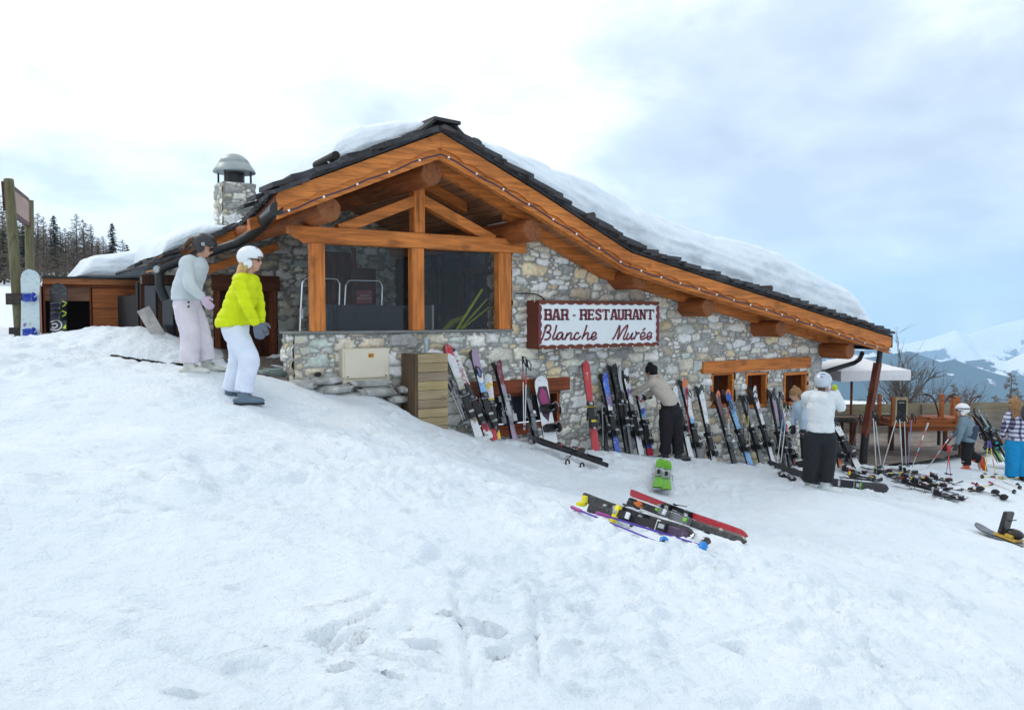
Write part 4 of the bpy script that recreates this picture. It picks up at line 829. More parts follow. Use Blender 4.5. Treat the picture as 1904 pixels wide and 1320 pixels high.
def strokes(mb, polys, ox, oz, sx, sz, wd, y=SY+.001, slant=0.0, smooth=False, th=.006):
    for pl in polys:
        pts = [(ox+(p[0]+slant*p[1])*sx, oz+p[1]*sz) for p in pl]
        if smooth and len(pts) > 2:
            o = []
            for i in range(len(pts)-1):
                p0 = pts[max(i-1,0)]; p1 = pts[i]; p2 = pts[i+1]; p3 = pts[min(i+2,len(pts)-1)]
                for t in (0,.2,.4,.6,.8):
                    o.append(tuple(.5*((2*p1[k])+(-p0[k]+p2[k])*t+(2*p0[k]-5*p1[k]+4*p2[k]-p3[k])*t*t+(-p0[k]+3*p1[k]-3*p2[k]+p3[k])*t**3) for k in (0,1)))
            pts = o+[pts[-1]]
        n = len(pts); vs = []
        for i, p in enumerate(pts):
            q0 = pts[max(i-1,0)]; q1 = pts[min(i+1,n-1)]; dx, dz = q1[0]-q0[0], q1[1]-q0[1]; l = math.hypot(dx, dz) or 1
            nx, nz = -dz/l, dx/l; ww = wd/2
            if 0 < i < n-1 and not smooth:
                e = (p[0]-q0[0], p[1]-q0[1]); le = math.hypot(*e) or 1; c = max(.5, abs((e[0]*dx+e[1]*dz)/(le*l))); ww = ww/c
            vs += [(p[0]+nx*ww, y, p[1]+nz*ww), (p[0]-nx*ww, y, p[1]-nz*ww), (p[0]+nx*ww, y+th, p[1]+nz*ww), (p[0]-nx*ww, y+th, p[1]-nz*ww)]
        fs = []
        for i in range(n-1):
            p = i*4; q = p+4; fs += [(p,p+1,q+1,q),(p+2,q+2,q+3,p+3),(p,q,q+2,p+2),(p+1,p+3,q+3,q+1)]
        fs += [(0,2,3,1),((n-1)*4,(n-1)*4+1,(n-1)*4+3,(n-1)*4+2)]; mb.add(vs, fs)
# condensed slab capitals on a 0..1 cell; st = stem
def cap(mb, ch, ox, oz, w, h, wd):
    st = wd/w; sl = .055; 
    def S_(p, k=1.0): strokes(mb, [p], ox, oz, w, h, wd*k)
    def serif(x, z): strokes(mb, [[(x-st*.85, z), (x+st*.85, z)]], ox, oz, w, h, h*.13)
    hv = .065; hw = h*.15
    def Hb(x0, x1, z): strokes(mb, [[(x0, z), (x1, z)]], ox, oz, w, h, hw)
    L0 = .2
    if ch in 'BRE': S_([(L0,0),(L0,1)]); serif(L0, hv); serif(L0, 1-hv)
    if ch == 'B': Hb(L0,.66,1-.075); Hb(L0,.66,.5); Hb(L0,.66,.075); S_([(.62,.95),(.82,.86),(.82,.62),(.66,.5)],.9); S_([(.66,.5),(.86,.4),(.86,.14),(.62,.05)],.9)
    if ch == 'R': Hb(L0,.64,1-.075); Hb(L0,.64,.47); S_([(.60,.95),(.82,.86),(.82,.58),(.60,.47)],.9); S_([(.6,.47),(.78,.36),(.80,.06)],.9); serif(.84, hv)
    if ch == 'E': Hb(L0,.9,1-.075); Hb(L0,.72,.5); Hb(L0,.9,.075); strokes(mb, [[(.86,.72),(.86,1)],[(.86,0),(.86,.28)],[(.70,.38),(.70,.62)]], ox, oz, w, h, wd*.5)
    if ch == 'A': S_([(.14,.02),(.42,1)],.8); S_([(.86,.02),(.58,1)],1.05); Hb(.26,.74,.3); serif(.15,hv); serif(.85,hv); Hb(.36,.64,.95)
    if ch == 'S': S_([(.80,.70),(.78,.88),(.5,.94),(.22,.86),(.22,.66),(.5,.52),(.80,.38),(.80,.16),(.5,.06),(.22,.12),(.18,.30)],.85)
    if ch == 'T': S_([(.5,0),(.5,1)]); Hb(.05,.95,1-.075); strokes(mb, [[(.08,.70),(.08,1)],[(.92,.70),(.92,1)]], ox, oz, w, h, wd*.45); serif(.5,hv)
    if ch == 'U': S_([(.22,1),(.22,.2),(.36,.07),(.64,.07),(.78,.2),(.78,1)],.9); serif(.2,1-hv); serif(.8,1-hv)
    if ch == 'N': S_([(.2,0),(.2,1)],.8); S_([(.8,0),(.8,1)],.8); S_([(.2,.95),(.8,.05)],1.0); serif(.16,hv); serif(.16,1-hv); serif(.84,1-hv)
    if ch == '-': Hb(.1,.9,.42)
def sx_px(px, py): p = P(px, py, SY); return p.x, p.z
mbt = MB(); z0_ = sx_px(1012,595)[1]; 
ZB = (P(1013,594.5,SY).z+P(1210,595.5,SY).z)/2; ZT = (P(1013,573.5,SY).z+P(1210,576.5,SY).z)/2
for ch, pa, pb in [('B',1012,1027),('A',1027,1042),('R',1043,1058),('-',1065,1071),('R',1078,1093),('E',1093,1106),('S',1106,1120),('T',1120,1134),('A',1135,1149),('U',1148,1162),('R',1161,1176),('A',1176,1189),('N',1189,1202),('T',1202,1217)]:
    xa = P(pa,585,SY).x; xb = P(pb,585,SY).x; cap(mbt, ch, xa, ZB, xb-xa, ZT-ZB, .045 if ch != '-' else .04)
madd(mbt, 'lettering', M_red, sg, 0, gi)
# script line traced from the photograph's letter shapes
mbt = MB()
def scr(pl): # pixel coordinates in the sign zoom (7.323 px per photo px, origin 980,540)
    pts = [];
    for q in pl: p = P(980+q[0]/7.323, 540+q[1]/7.323, SY); pts.append((p.x, p.z))
    strokes(mbt, [pts], 0, 0, 1, 1, .030, smooth=True)
for pl in [[(205,672),(235,580),(270,480)],[(240,520),(270,480),(315,480),(325,520),(300,560),(270,572),(310,585),(320,625),(285,665),(240,668)],
           [(405,470),(385,560),(355,640),(365,668),(395,650),(420,620)],[(490,580),(450,575),(415,610),(405,655),(430,668),(465,640),(490,590),(480,650),(495,668),(525,650)],
           [(555,580),(535,630),(520,670)],[(535,630),(575,585),(605,585),(600,630),(595,665),(625,660),(650,630)],[(710,595),(690,575),(660,600),(645,645),(665,668),(700,655),(735,620)],
           [(820,470),(790,560),(750,668)],[(765,630),(810,585),(838,585),(828,630),(825,665),(850,662),(880,640)],[(880,635),(925,625),(945,590),(920,572),(890,600),(880,650),(905,670),(955,640)],
           [(1165,670),(1200,620),(1240,530),(1265,478),(1258,560),(1235,668),(1290,570),(1340,500),(1375,478),(1350,560),(1315,650),(1330,668),(1352,645)],
           [(1385,580),(1360,640),(1365,668),(1395,655),(1430,600),(1440,580),(1420,640),(1428,668),(1460,640)],[(1475,560),(1495,585),(1475,630),(1460,668)],[(1490,600),(1520,578),(1535,590)],
           [(1550,635),(1590,625),(1610,590),(1585,572),(1555,600),(1548,650),(1570,668),(1625,640)],[(1640,635),(1680,622),(1698,590),(1675,572),(1645,600),(1638,650),(1660,668),(1705,630)],[(1580,545),(1612,515)]]:
    scr(pl)
madd(mbt, 'lettering', M_red, sg, 0, gi)
mb = MB()
for px in (994,): mb.tube([P(px,548,SY+.1), P(px,562,SY+.1)], .012, 8)
madd(mb, 'bracket', M_steel, sg, 0, gi); mb = MB(); mb.tube([P(960,546,WY-.06), P(985,546,WY-.06), P(998,547,WY-.1), P(1008,553,WY-.1), P(1014,560,WY-.15)], .012, 6); tag(mb.build('cable', M_black), 'black cable crossing the stone to the top left corner of the sign', 'cable')
# ------------------------------------------------------------------ porch contents
PF = ZF-.0
def porch_thing(name, label, cat, loc): return empty(name, loc, 0, label, cat)
a = P(607,567,11.6); b = P(768,567,11.6); cb = empty('stacked_table_panel', (a.x, 11.6, PF), 0, 'long dark grey folded table panel standing on edge behind the parapet', 'table panel'); 
mb = MB(); mb.box((0,0,0), (b.x-a.x, .06, a.z-PF), bev=.01); mb.build('panel', mat('grey_panel', (.055,.055,.07), .55), cb)
for k in (0.1, .9): mb = MB(); mb.box(((b.x-a.x)*k-.03,-.03,.05),((b.x-a.x)*k+.03,-.001,a.z-PF-.05)); mb.build('batten', mat('grey_panel2', (.03,.03,.035), .6), cb)
a = P(790,567,11.7); b = P(806,567,11.7); cb = empty('stacked_table_panel', (a.x, 11.7, PF), 0, 'narrow grey panel with a bright metal edge right of the middle porch post', 'table panel')
mb = MB(); mb.box((0,0,0), (b.x-a.x-.03, .08, a.z-PF), bev=.006); mb.build('panel', mat('grey_panel3', (.12,.125,.14), .5), cb); mb = MB(); mb.box((b.x-a.x-.028,-.01,0), (b.x-a.x,.09,a.z-PF)); mb.build('edge_strip', M_white, cb)
def rail_frame(px0, py0, px1, label, Y=11.9, w=.014):
    a = P(px0, py0, Y); b = P(px1, py0, Y); t = empty('tubular_frame', (a.x, Y, PF), 0, label, 'metal frame', 'chrome tubular frames standing in the porch'); L_ = b.x-a.x; H = a.z-PF
    mb = MB(); mb.tube([(-.07,0,0),(-.03,0,H*.6),(0,0,H-.08),(.04,0,H-.01),(.1,0,H),(L_-.1,0,H),(L_-.04,0,H-.01),(L_,0,H-.08),(L_-.02,0,H*.6),(L_-.06,0,0)], w, 8); mb.build('frame', M_chrome, t)
    mb = MB(); mb.box((-.04,-.02,H*.55),(.0,.02,H*.66)); mb.build('clamp', M_white, t)
rail_frame(562, 517, 632, 'chrome tubular frame rising behind the left porch post'); rail_frame(643, 521, 711, 'chrome tubular frame in front of the dark red menu board', 11.95)
# dark red cabinet with a small notice
a = P(664,499,13.2); b = P(690,575,13.2); mn = empty('notice_cabinet', (a.x, 13.2, PF), 0, 'dark red cabinet with a small pink notice reading ORGANE DE COUPURE inside the porch', 'cabinet')
zt_ = a.z-PF; mb = MB(); mb.box((0,0,0), (b.x-a.x+.1, .25, zt_), bev=.01); mb.build('cabinet', mat('dark_red', (.06,.012,.014), .5), mn)
q0 = P(664,540,13.18); q1 = P(692,565,13.18); mb = MB(); mb.box((q0.x-a.x,-.02,q1.z-PF),(q1.x-a.x,-.003,q0.z-PF)); mb.build('notice', mat('pink_plate', (.42,.12,.14), .5), mn)
for s_, dz_ in (('ORGANE', .62), ('DE COUPURE', .40)): text_obj('lettering', s_, .05, M_white, ((q0.x+q1.x)/2-a.x, -.0215, q1.z-PF+(q0.z-q1.z)*dz_), parent=mn, sx=.85)
# bundles of poles in the porch: yellow ones and clear ones
M_yel = mat('yellow_pole', (.62,.66,.02), .5); M_dk = mat('dark_pole', (.06,.055,.06), .5)
for (p0, p1, r, lb) in [((850,612),(897,538),.022,'thick yellow pole, the steepest of three leaning in the porch'),((856,612),(906,556),.015,'thin yellow pole in the middle of three leaning in the porch'),((860,611),(911,570),.015,'thin yellow pole, the flattest of three leaning in the porch')]:
    A_p = P(*p0, 11.3); B_p = P(*p1, 11.1); d_ = (A_p-B_p); mb = MB(); mb.tube([B_p, A_p+d_*.6], r, 8); tag(mb.build('yellow_pole', M_yel), lb, 'pole', 'yellow poles leaning in the porch')
mb = MB(); c = P(840,605,11.35)
for k in range(5): mb.tube([P(828-k*2,612+k*2,11.35), P(842,603-k,11.4-k*.02), P(852+k*3,596-k*2,11.35)], [.03,.055,.025], 10)
tag(mb.build('folded_cloth', mat('olive_cloth', (.24,.26,.02), .8, var=.3)), 'olive yellow cloth bundled at the foot of the yellow poles', 'cloth')
for i, (p0, p1, lb) in enumerate([((888,612),(906,540),'dark plank leaning right of the yellow poles'),((897,612),(911,539),'thin grey plank leaning next to the right porch post'),((875,612),(896,560),'brown plank leaning low behind the yellow poles'),((868,612),(886,533),'wide dark blue grey plank behind the yellow poles')]):
    A_p = P(*p0, 11.9); B_p = P(*p1, 12.1); mb = MB(); mb.beam(A_p+(A_p-B_p)*.5, B_p, [.03,.02,.05,.10][i], .02, up=(0,1,0)); tag(mb.build('loose_plank', [M_dk, M_grey, W_treat, mat('blue_slat', (.05,.06,.1), .6)][i]), lb, 'plank', 'planks leaning at the right end of the porch')
# ------------------------------------------------------------------ skis, poles, snowboards
_mc = {}
def pm(name, col, rough=.4, var=.05, metal=0):
    k = (name, col, rough, metal)
    if k not in _mc: _mc[k] = mat(name, col, rough, metal, var=var, scale=5)
    return _mc[k]
def ski_mat(cols, seed=0, warp=.10, axis=2):
    k = ('ski', tuple(cols), seed)
    if k in _mc: return _mc[k]
    m, t, b = newmat('ski_graphic'); n = t.nodes; l = t.links; b.inputs['Roughness'].default_value = .35; b.inputs['Coat Weight'].default_value = .2
    tc_ = n.new('ShaderNodeTexCoord'); sp_ = n.new('ShaderNodeSeparateXYZ'); l.new(tc_.outputs['Generated'], sp_.inputs[0])
    mp = n.new('ShaderNodeMapping'); l.new(tc_.outputs['Generated'], mp.inputs[0]); mp.inputs['Scale'].default_value = (2.2, 1, 9); mp.inputs['Location'].default_value = (seed*3.3, seed, seed*1.7); mp.inputs['Rotation'].default_value = (0, .5, 0)
    nz = n.new('ShaderNodeTexNoise'); l.new(mp.outputs[0], nz.inputs['Vector']); nz.inputs['Scale'].default_value = 1.0; nz.inputs['Detail'].default_value = 2
    f = M_('ADD', sp_.outputs[axis], M_('MULTIPLY', M_('SUBTRACT', nz.outputs['Fac'], .5, nt_=t), warp*2, nt_=t), nt_=t)
    r = n.new('ShaderNodeValToRGB'); r.color_ramp.interpolation = 'CONSTANT'; l.new(f, r.inputs[0]); e = r.color_ramp.elements
    e[0].position = 0; e[0].color = tuple(cols[0][1])+(1,)
    if len(cols) > 1: e[1].position = cols[1][0]; e[1].color = tuple(cols[1][1])+(1,)
    for p, c in cols[2:]: q = e.new(p); q.color = tuple(c)+(1,)
    # fine graphic flecks
    vo = n.new('ShaderNodeTexNoise'); mp2 = n.new('ShaderNodeMapping'); l.new(tc_.outputs['Generated'], mp2.inputs[0]); mp2.inputs['Scale'].default_value = (3,1,34); mp2.inputs['Location'].default_value = (seed,0,0); l.new(mp2.outputs[0], vo.inputs['Vector']); vo.inputs['Scale'].default_value = 1
    g = M_('GREATER_THAN', vo.outputs['Fac'], .60, nt_=t); mx = n.new('ShaderNodeMix'); mx.data_type = 'RGBA'; l.new(M_('MULTIPLY', g, .55, nt_=t), mx.inputs[0]); l.new(r.outputs[0], mx.inputs[6]); c2 = cols[(seed+1) % len(cols)][1]; mx.inputs[7].default_value = (c2[0]*.6+.08, c2[1]*.6+.08, c2[2]*.6+.08, 1)
    l.new(mx.outputs[2], b.inputs['Base Color']); _mc[k] = m; return m
WH=(.72,.74,.76); BK=(.015,.015,.018); RD=(.50,.02,.035); DR=(.16,.015,.03); BL=(.03,.08,.42); LB=(.22,.45,.72); GY=(.16,.17,.18); LG=(.40,.42,.44); PU=(.20,.13,.32); MV=(.32,.24,.34); YE=(.72,.52,.03); TN=(.36,.31,.17); OR=(.72,.17,.02); GN=(.18,.55,.03); TQ=(.05,.35,.42)
def ski_mesh(L_, w, mt, tipc=.16, tail=.15, side=-1):
    mb = MB(); n = 44; vs = []; k = 5
    for i in range(n+1):
        t = i/n; z = L_*t
        ww = w*(1-.26*math.sin(math.pi*min(1, max(0, (t-.03)/.82)))**1)
        if t > .93: ww *= math.sqrt(max(.02, 1-((t-.93)/.07)**2))
        if t < .02: ww *= .86
        off = .0
        if t > .84: off = side*(.055*((t-.84)/.16)**1.8)*tipc/.16
        th = .011 if .2 < t < .8 else .007
        for j in range(k):
            x = -ww/2+ww*j/(k-1); vs.append((x, off+side*(th+ (.004 if 0 < j < k-1 else 0)), z))
        for j in range(k): x = ww/2-ww*j/(k-1); vs.append((x, off, z))
    m = 2*k; fs = [(i*m+j, i*m+(j+1)%m, (i+1)*m+(j+1)%m, (i+1)*m+j) for i in range(n) for j in range(m)]
    if side > 0: fs = [tuple(reversed(f)) for f in fs]
    for f in fs: pass
    mi = [0 if (j % m) < k-1 else 1 for i in range(n) for j in range(m)]
    b0 = 0; mb.v = vs
    for f, q in zip(fs, mi): mb.f.append(f); mb.m.append(q); mb.sm.append(False)
    return mb
def binding_mesh(L_, w, side, mid=.47):
    mb = MB(); z = L_*mid; s = side
    def bx(x0, x1, y0, y1, z0, z1, mi=0): mb.box((x0, s*y0, z0), (x1, s*y1, z1), mi, .004)
    bx(-w*.40, w*.40, .012, .022, z-.20, z+.22, 0)
    bx(-w*.42, w*.42, .023, .062, z+.13, z+.21, 0); bx(-w*.55, w*.55, .030, .050, z+.12, z+.15, 1); bx(-w*.2, w*.2, .062, .075, z+.15, z+.20, 2)
    bx(-w*.42, w*.42, .023, .060, z-.22, z-.12, 0); bx(-w*.34, w*.34, .060, .105, z-.21, z-.13, 0); bx(-w*.3, w*.3, .085, .112, z-.135, z-.10, 1); bx(-w*.14, w*.14, .06, .12, z-.25, z-.215, 2)
    for x in (-1, 1): mb.tube([(x*w*.40, s*.03, z-.08), (x*w*.62, s*.02, z-.05), (x*w*.62, -s*.045, z-.02), (x*w*.62, -s*.06, z+.03)], .005, 6, 0); bx(x*w*.62-.008, x*w*.62+.008, .018, .034, z-.10, z-.03, 0)
    return mb
def lean_frame(bot, top, twist):
    z = (top-bot).normalized(); y = Vector((0,1,0)); y = (y-z*y.dot(z)).normalized(); x = y.cross(z); M = Matrix(((x.x,y.x,z.x,bot.x),(x.y,y.y,z.y,bot.y),(x.z,y.z,z.z,bot.z),(0,0,0,1)))
    return M @ Matrix.Rotation(R(twist), 4, 'Z')
def skis(label, bot, top, c1, c2, twist=60, w=.11, seed=1, bind=(BK, LG, GY), both=True, mid=.46, group=None, spread=0, M=None, bindon=True, tipc=.16):
    L_ = (top-bot).length; root = empty('ski_pair' if both else 'ski', (0,0,0), 0, label, 'skis', group); root.matrix_world = M if M is not None else lean_frame(bot, top, twist)
    for i, s in enumerate((-1, 1) if both else (-1,)):
        c = (c1, c2)[i]; mb = ski_mesh(L_, w, None, side=s, tipc=tipc); o = mb.build('ski', [ski_mat(c, seed+i), pm('ski_base', BK)], root)
        o.location = (0 if not both else s*spread, (s*.012 if both else 0), (0 if i == 0 else L_*.006)); o.rotation_euler = (R(-s*.5 if both else 0), 0, R(0))
        if bindon: bo = binding_mesh(L_, w, s, mid).build('binding', [pm('binding_a', bind[0]), pm('binding_b', bind[1]), pm('binding_c', bind[2])], o)
    return root
def pole(label, tip, grip, col, gcol=BK, group=None, band=None, basket=True, strap=True, r=.0085):
    L_ = (grip-tip).length; root = empty('ski_pole', (0,0,0), 0, label, 'ski pole', group); root.matrix_world = lean_frame(tip, grip, 0)
    mb = MB(); mb.tube([(0,0,0),(0,0,.03),(0,0,.10),(0,0,L_*.6),(0,0,L_-.11)], [.002,.005,r*.75,r,r], 8); cm = ski_mat(band, 3, .02) if band else pm('pole', col, .3, .03)
    mb.build('shaft', cm, root)
    mb = MB(); mb.tube([(0,0,L_-.13),(0,0,L_-.10),(0,0,L_-.06),(0,0,L_-.02),(0,0,L_)], [.012,.016,.014,.018,.012], 8); mb.build('grip', pm('grip', gcol), root)
    if basket: mb = MB(); mb.tube([(0,0,.055),(0,0,.060),(0,0,.075)], [.038,.040,.012], 12); mb.build('basket', pm('basket', BK), root)
    if strap:
        mb = MB(); pts = [(0,-.01,L_-.02),(.03,-.03,L_-.03),(.055,-.05,L_-.10),(.045,-.05,L_-.19),(.02,-.035,L_-.16),(.0,-.018,L_-.06)]; mb.tube(pts, .009, 5); mb.build('strap', pm('strap', BK, .8), root)
    return root
def LB_(px, py, Y=10.02):      # foot of a leaning ski: on the snow near the wall
    p = P(px, py, Y); return p
def lean(label, top, bot, c1, c2=None, tw=60, yt=10.40, yb=10.0, **k):
    b = P(bot[0], bot[1]+2, yb); t = P(top[0], top[1], yt); return skis(label, b, t, c1, c2 or c1, -34+tw*.72, **k)
GS = 'skis leaning along the front wall'
lean('white and olive ski pair with red tip, leaning nearest the boarded bin', (829,641), (891,811), [(0,WH),(.18,TN),(.52,(.45,.46,.40)),(.62,WH),(.88,RD)], [(0,TN),(.5,BK),(.8,WH)], 25, seed=2, w=.12, group=GS, mid=.36)
s2 = lean('black ski pair with white front half and red lettering, second from the boarded bin', (839,647), (911,813), [(0,RD),(.10,WH),(.2,BK),(.6,WH),(.95,BK)], [(0,BK)], 15, seed=4, w=.11, group=GS, mid=.34, warp=None) if False else lean('black and white ski pair with red capital letters, second from the boarded bin', (839,647), (911,813), [(0,WH),(.08,RD),(.13,DR),(.22,BK),(.60,WH),(.96,BK)], [(0,BK)], 12, seed=4, w=.11, group=GS, mid=.34)
for ch_i, ch_ in enumerate('SALOMON'): 
    L2 = (s2.children[0].data.vertices[-1].co.z); o = text_obj('lettering', ch_, .085, pm('ski_red', RD), (0,0,0), parent=s2.children[0]); o.matrix_parent_inverse = Matrix.Identity(4); o.location = (0, -.0165, L2*(.90-.047*ch_i)); o.rotation_euler = (math.pi/2, math.pi/2, 0)
lean('mauve tipped ski pair with blue and white middle and crossed poles on it', (879,649), (919,816), [(0,RD),(.12,BK),(.2,DR),(.42,LB),(.62,WH),(.70,(.12,.25,.5)),(.76,MV)], [(0,BK),(.5,PU)], 35, seed=6, w=.115, group=GS, mid=.36)
lean('short white ski pair with yellow spots, tallest only half way up the others', (906,698), (924,815), [(0,YE),(.12,BK),(.4,LG),(.52,YE),(.64,WH),(.80,YE),(.86,WH)], [(0,BK)], 8, seed=3, w=.12, group=GS, mid=.38)
lean('maroon and pale pink ski pair standing edge on before the low dark window', (922,671), (957,819), [(0,MV),(.25,LG),(.5,MV),(.7,DR)], [(0,MV),(.4,LG),(.8,DR)], 72, seed=8, w=.12, group=GS, mid=.40, bind=(LG,LG,BK))
lean('thin black ski pair leaning just left of the white snowboard', (977,722), (999,826), [(0,BK),(.5,GY),(.8,BK)], [(0,BK)], 60, seed=5, w=.11, group=GS, bind=(GY,LG,WH), mid=.36)
rk = lean('wide red ski pair standing alone right of the snowboard', (1088,673), (1108,836), [(0,RD),(.97,RD)], [(0,RD)], 6, seed=1, w=.125, group=GS, mid=.40, bind=(BK,YE,LG))
for s_, zf_, sz in (('V', .86, .07), ('/', .83, .07), ('12', .80, .04)):
    o = text_obj('lettering', s_, sz, pm('w', WH) if s_ != '12' else pm('y', YE), (0,0,0), parent=rk.children[0]); o.matrix_parent_inverse = Matrix.Identity(4); Lr = rk.children[0].data.vertices[-1].co.z; o.location = (0,-.0165,Lr*zf_); o.rotation_euler = (math.pi/2,0,0)
lean('blue and violet ski pair right of the wide red skis', (1121,693), (1148,840), [(0,BL),(.22,LB),(.32,BK),(.5,WH),(.58,PU),(.72,(.05,.15,.6)),(.9,BL)], [(0,BL),(.5,BK)], 42, seed=9, w=.12, group=GS, mid=.36)
lean('slim black ski pair half hidden between the red and the blue skis', (1119,760), (1128,838), [(0,BK),(.5,GY)], [(0,BK)], 50, seed=9, w=.08, group=GS, mid=.7)
lean('plain black ski pair with tips apart, left of the man at the wall', (1137,677), (1168,842), [(0,BK),(.3,GY),(.5,BK)], [(0,BK),(.6,GY)], 62, seed=3, w=.12, group=GS, bind=(BK,LG,LG), spread=.0)
lean('dark grey ski pair with white streaks beside the plain black skis', (1146,680), (1174,842), [(0,GY),(.4,BK),(.7,LG)], [(0,BK),(.6,GY)], 70, seed=13, w=.10, group=GS, bind=(BK,GY,LG))
lean('white and violet ski pair with dark strap, under the bending man\'s hand', (1159,685), (1192,844), [(0,WH),(.2,MV),(.3,BK),(.42,GY),(.6,WH),(.68,PU),(.74,WH),(.85,BK),(.9,WH)], [(0,BK),(.5,WH)], 48, seed=11, w=.12, group=GS, mid=.36)
lean('white ski pair with red, blue and orange marks leaning before the man', (1186,722), (1209,845), [(0,RD),(.1,BL),(.2,WH),(.55,LB),(.62,BL),(.68,WH),(.8,RD),(.85,WH),(.93,OR)], [(0,DR),(.5,RD)], 38, seed=12, w=.12, group=GS, mid=.34)
lean('white ski pair with green marks close behind the man\'s trousers', (1250,718), (1286,854), [(0,WH),(.3,LG),(.42,GN),(.5,WH),(.8,LB),(.86,WH)], [(0,BK)], 45, seed=14, w=.12, group=GS, mid=.55, bindon=True)
lean('violet white ski pair with an orange red tip, next but one from the man', (1268,705), (1302,853), [(0,GY),(.3,BK),(.38,LB),(.52,WH),(.75,MV),(.88,OR)], [(0,BK)], 40, seed=15, w=.125, group=GS, mid=.30)
lean('white and black ski pair with crossed dark straps left of the first small window', (1299,717), (1328,859), [(0,WH),(.18,BK),(.5,WH),(.9,BK)], [(0,BK)], 40, seed=16, w=.12, group=GS, mid=.24)
lean('maroon black ski pair with an orange spot at the tip under the first small window', (1329,727), (1367,864), [(0,BK),(.3,GY),(.5,BK),(.68,(.10,.04,.05)),(.93,OR)], [(0,DR),(.5,BK)], 50, seed=17, w=.12, group=GS, mid=.40, bind=(GY,WH,LG))
lean('light blue ski pair with dark blue tip below the first small window', (1348,724), (1397,869), [(0,BL),(.05,LB),(.24,BK),(.42,LB),(.68,(.1,.22,.4)),(.86,BL),(.95,OR)], [(0,BK)], 32, seed=18, w=.125, group=GS, mid=.36)
lean('grey black ski pair between the first and second small windows', (1381,733), (1418,868), [(0,GY),(.3,BK),(.5,WH),(.6,GY)], [(0,BK)], 48, seed=19, w=.12, group=GS, mid=.40)
lean('white ski pair with black letters up its tip below the second small window', (1397,718), (1439,865), [(0,WH),(.62,WH),(.66,MV),(.75,WH),(.82,BK),(.86,WH),(.90,BK),(.94,WH)], [(0,GY)], 55, seed=20, w=.12, group=GS, mid=.38)
lean('pink and black ski pair right of the second small window', (1433,722), (1459,868), [(0,BK),(.4,GY),(.6,MV),(.85,BK)], [(0,BK)], 52, seed=21, w=.12, group=GS, mid=.32)
lean('black ski pair with grey tips left of the third small window', (1444,728), (1470,870), [(0,BK),(.5,BK),(.8,GY)], [(0,BK)], 62, seed=22, w=.12, group=GS, mid=.34)
lean('short dark red ski pair low beside the woman in white', (1456,790), (1480,868), [(0,DR),(.5,BK),(.7,RD)], [(0,BK)], 50, seed=23, w=.11, group=GS, mid=.45)
GR_ = 'skis leaning right of the building corner'
def lean2(label, top, bot, dep_t, dep_b, c1, c2=None, tw=50, **k): return skis(label, PD(bot[0], bot[1]+2, dep_b), PD(top[0], top[1], dep_t), c1, c2 or c1, -30+tw*.7, group=GR_, **k)
lean2('white ski pair with black panels leaning at the building corner behind the woman in white', (1551,786), (1596,868), 15.4, 15.1, [(0,WH),(.2,LG),(.3,BK),(.42,WH),(.6,BK),(.7,WH),(.9,BK)], tw=20, seed=24, w=.13)
lean2('black ski pair beside the black panelled white skis at the corner', (1556,800), (1588,866), 15.6, 15.4, [(0,BK),(.5,GY)], tw=60, seed=25)
lean2('orange tailed dark ski pair at the building corner', (1548,790), (1562,868), 15.6, 15.3, [(0,OR),(.2,LB),(.35,BK)], tw=40, seed=26)
# rack skis at the far right
for i, (t, b, c, lb) in enumerate([((1805,762),(1862,858),[(0,GN),(.18,BK),(.4,GY),(.8,BK)],'left low black ski pair with a lime tail on the rack'),((1811,758),(1880,862),[(0,LG),(.3,BK),(.6,TQ),(.8,BK)],'topmost dark ski pair with teal marks on the rack'),
    ((1818,768),(1872,862),[(0,BK),(.5,LG),(.7,BK)],'middle black and grey ski pair on the rack'),((1812,780),(1856,858),[(0,YE),(.2,GN),(.35,BK),(.7,TQ)],'lowest ski pair with yellow green tail on the rack'),((1826,772),(1884,860),[(0,LG),(.5,BK),(.8,LG)],'right hand grey and black ski pair on the rack')]):
    skis(lb, PD(b[0], b[1], 16.3), PD(t[0], t[1], 17.3), c, [(0,BK)], -10+i*7, seed=30+i, w=.12, group='skis resting on the low rack', bind=(BK,LG,TQ))
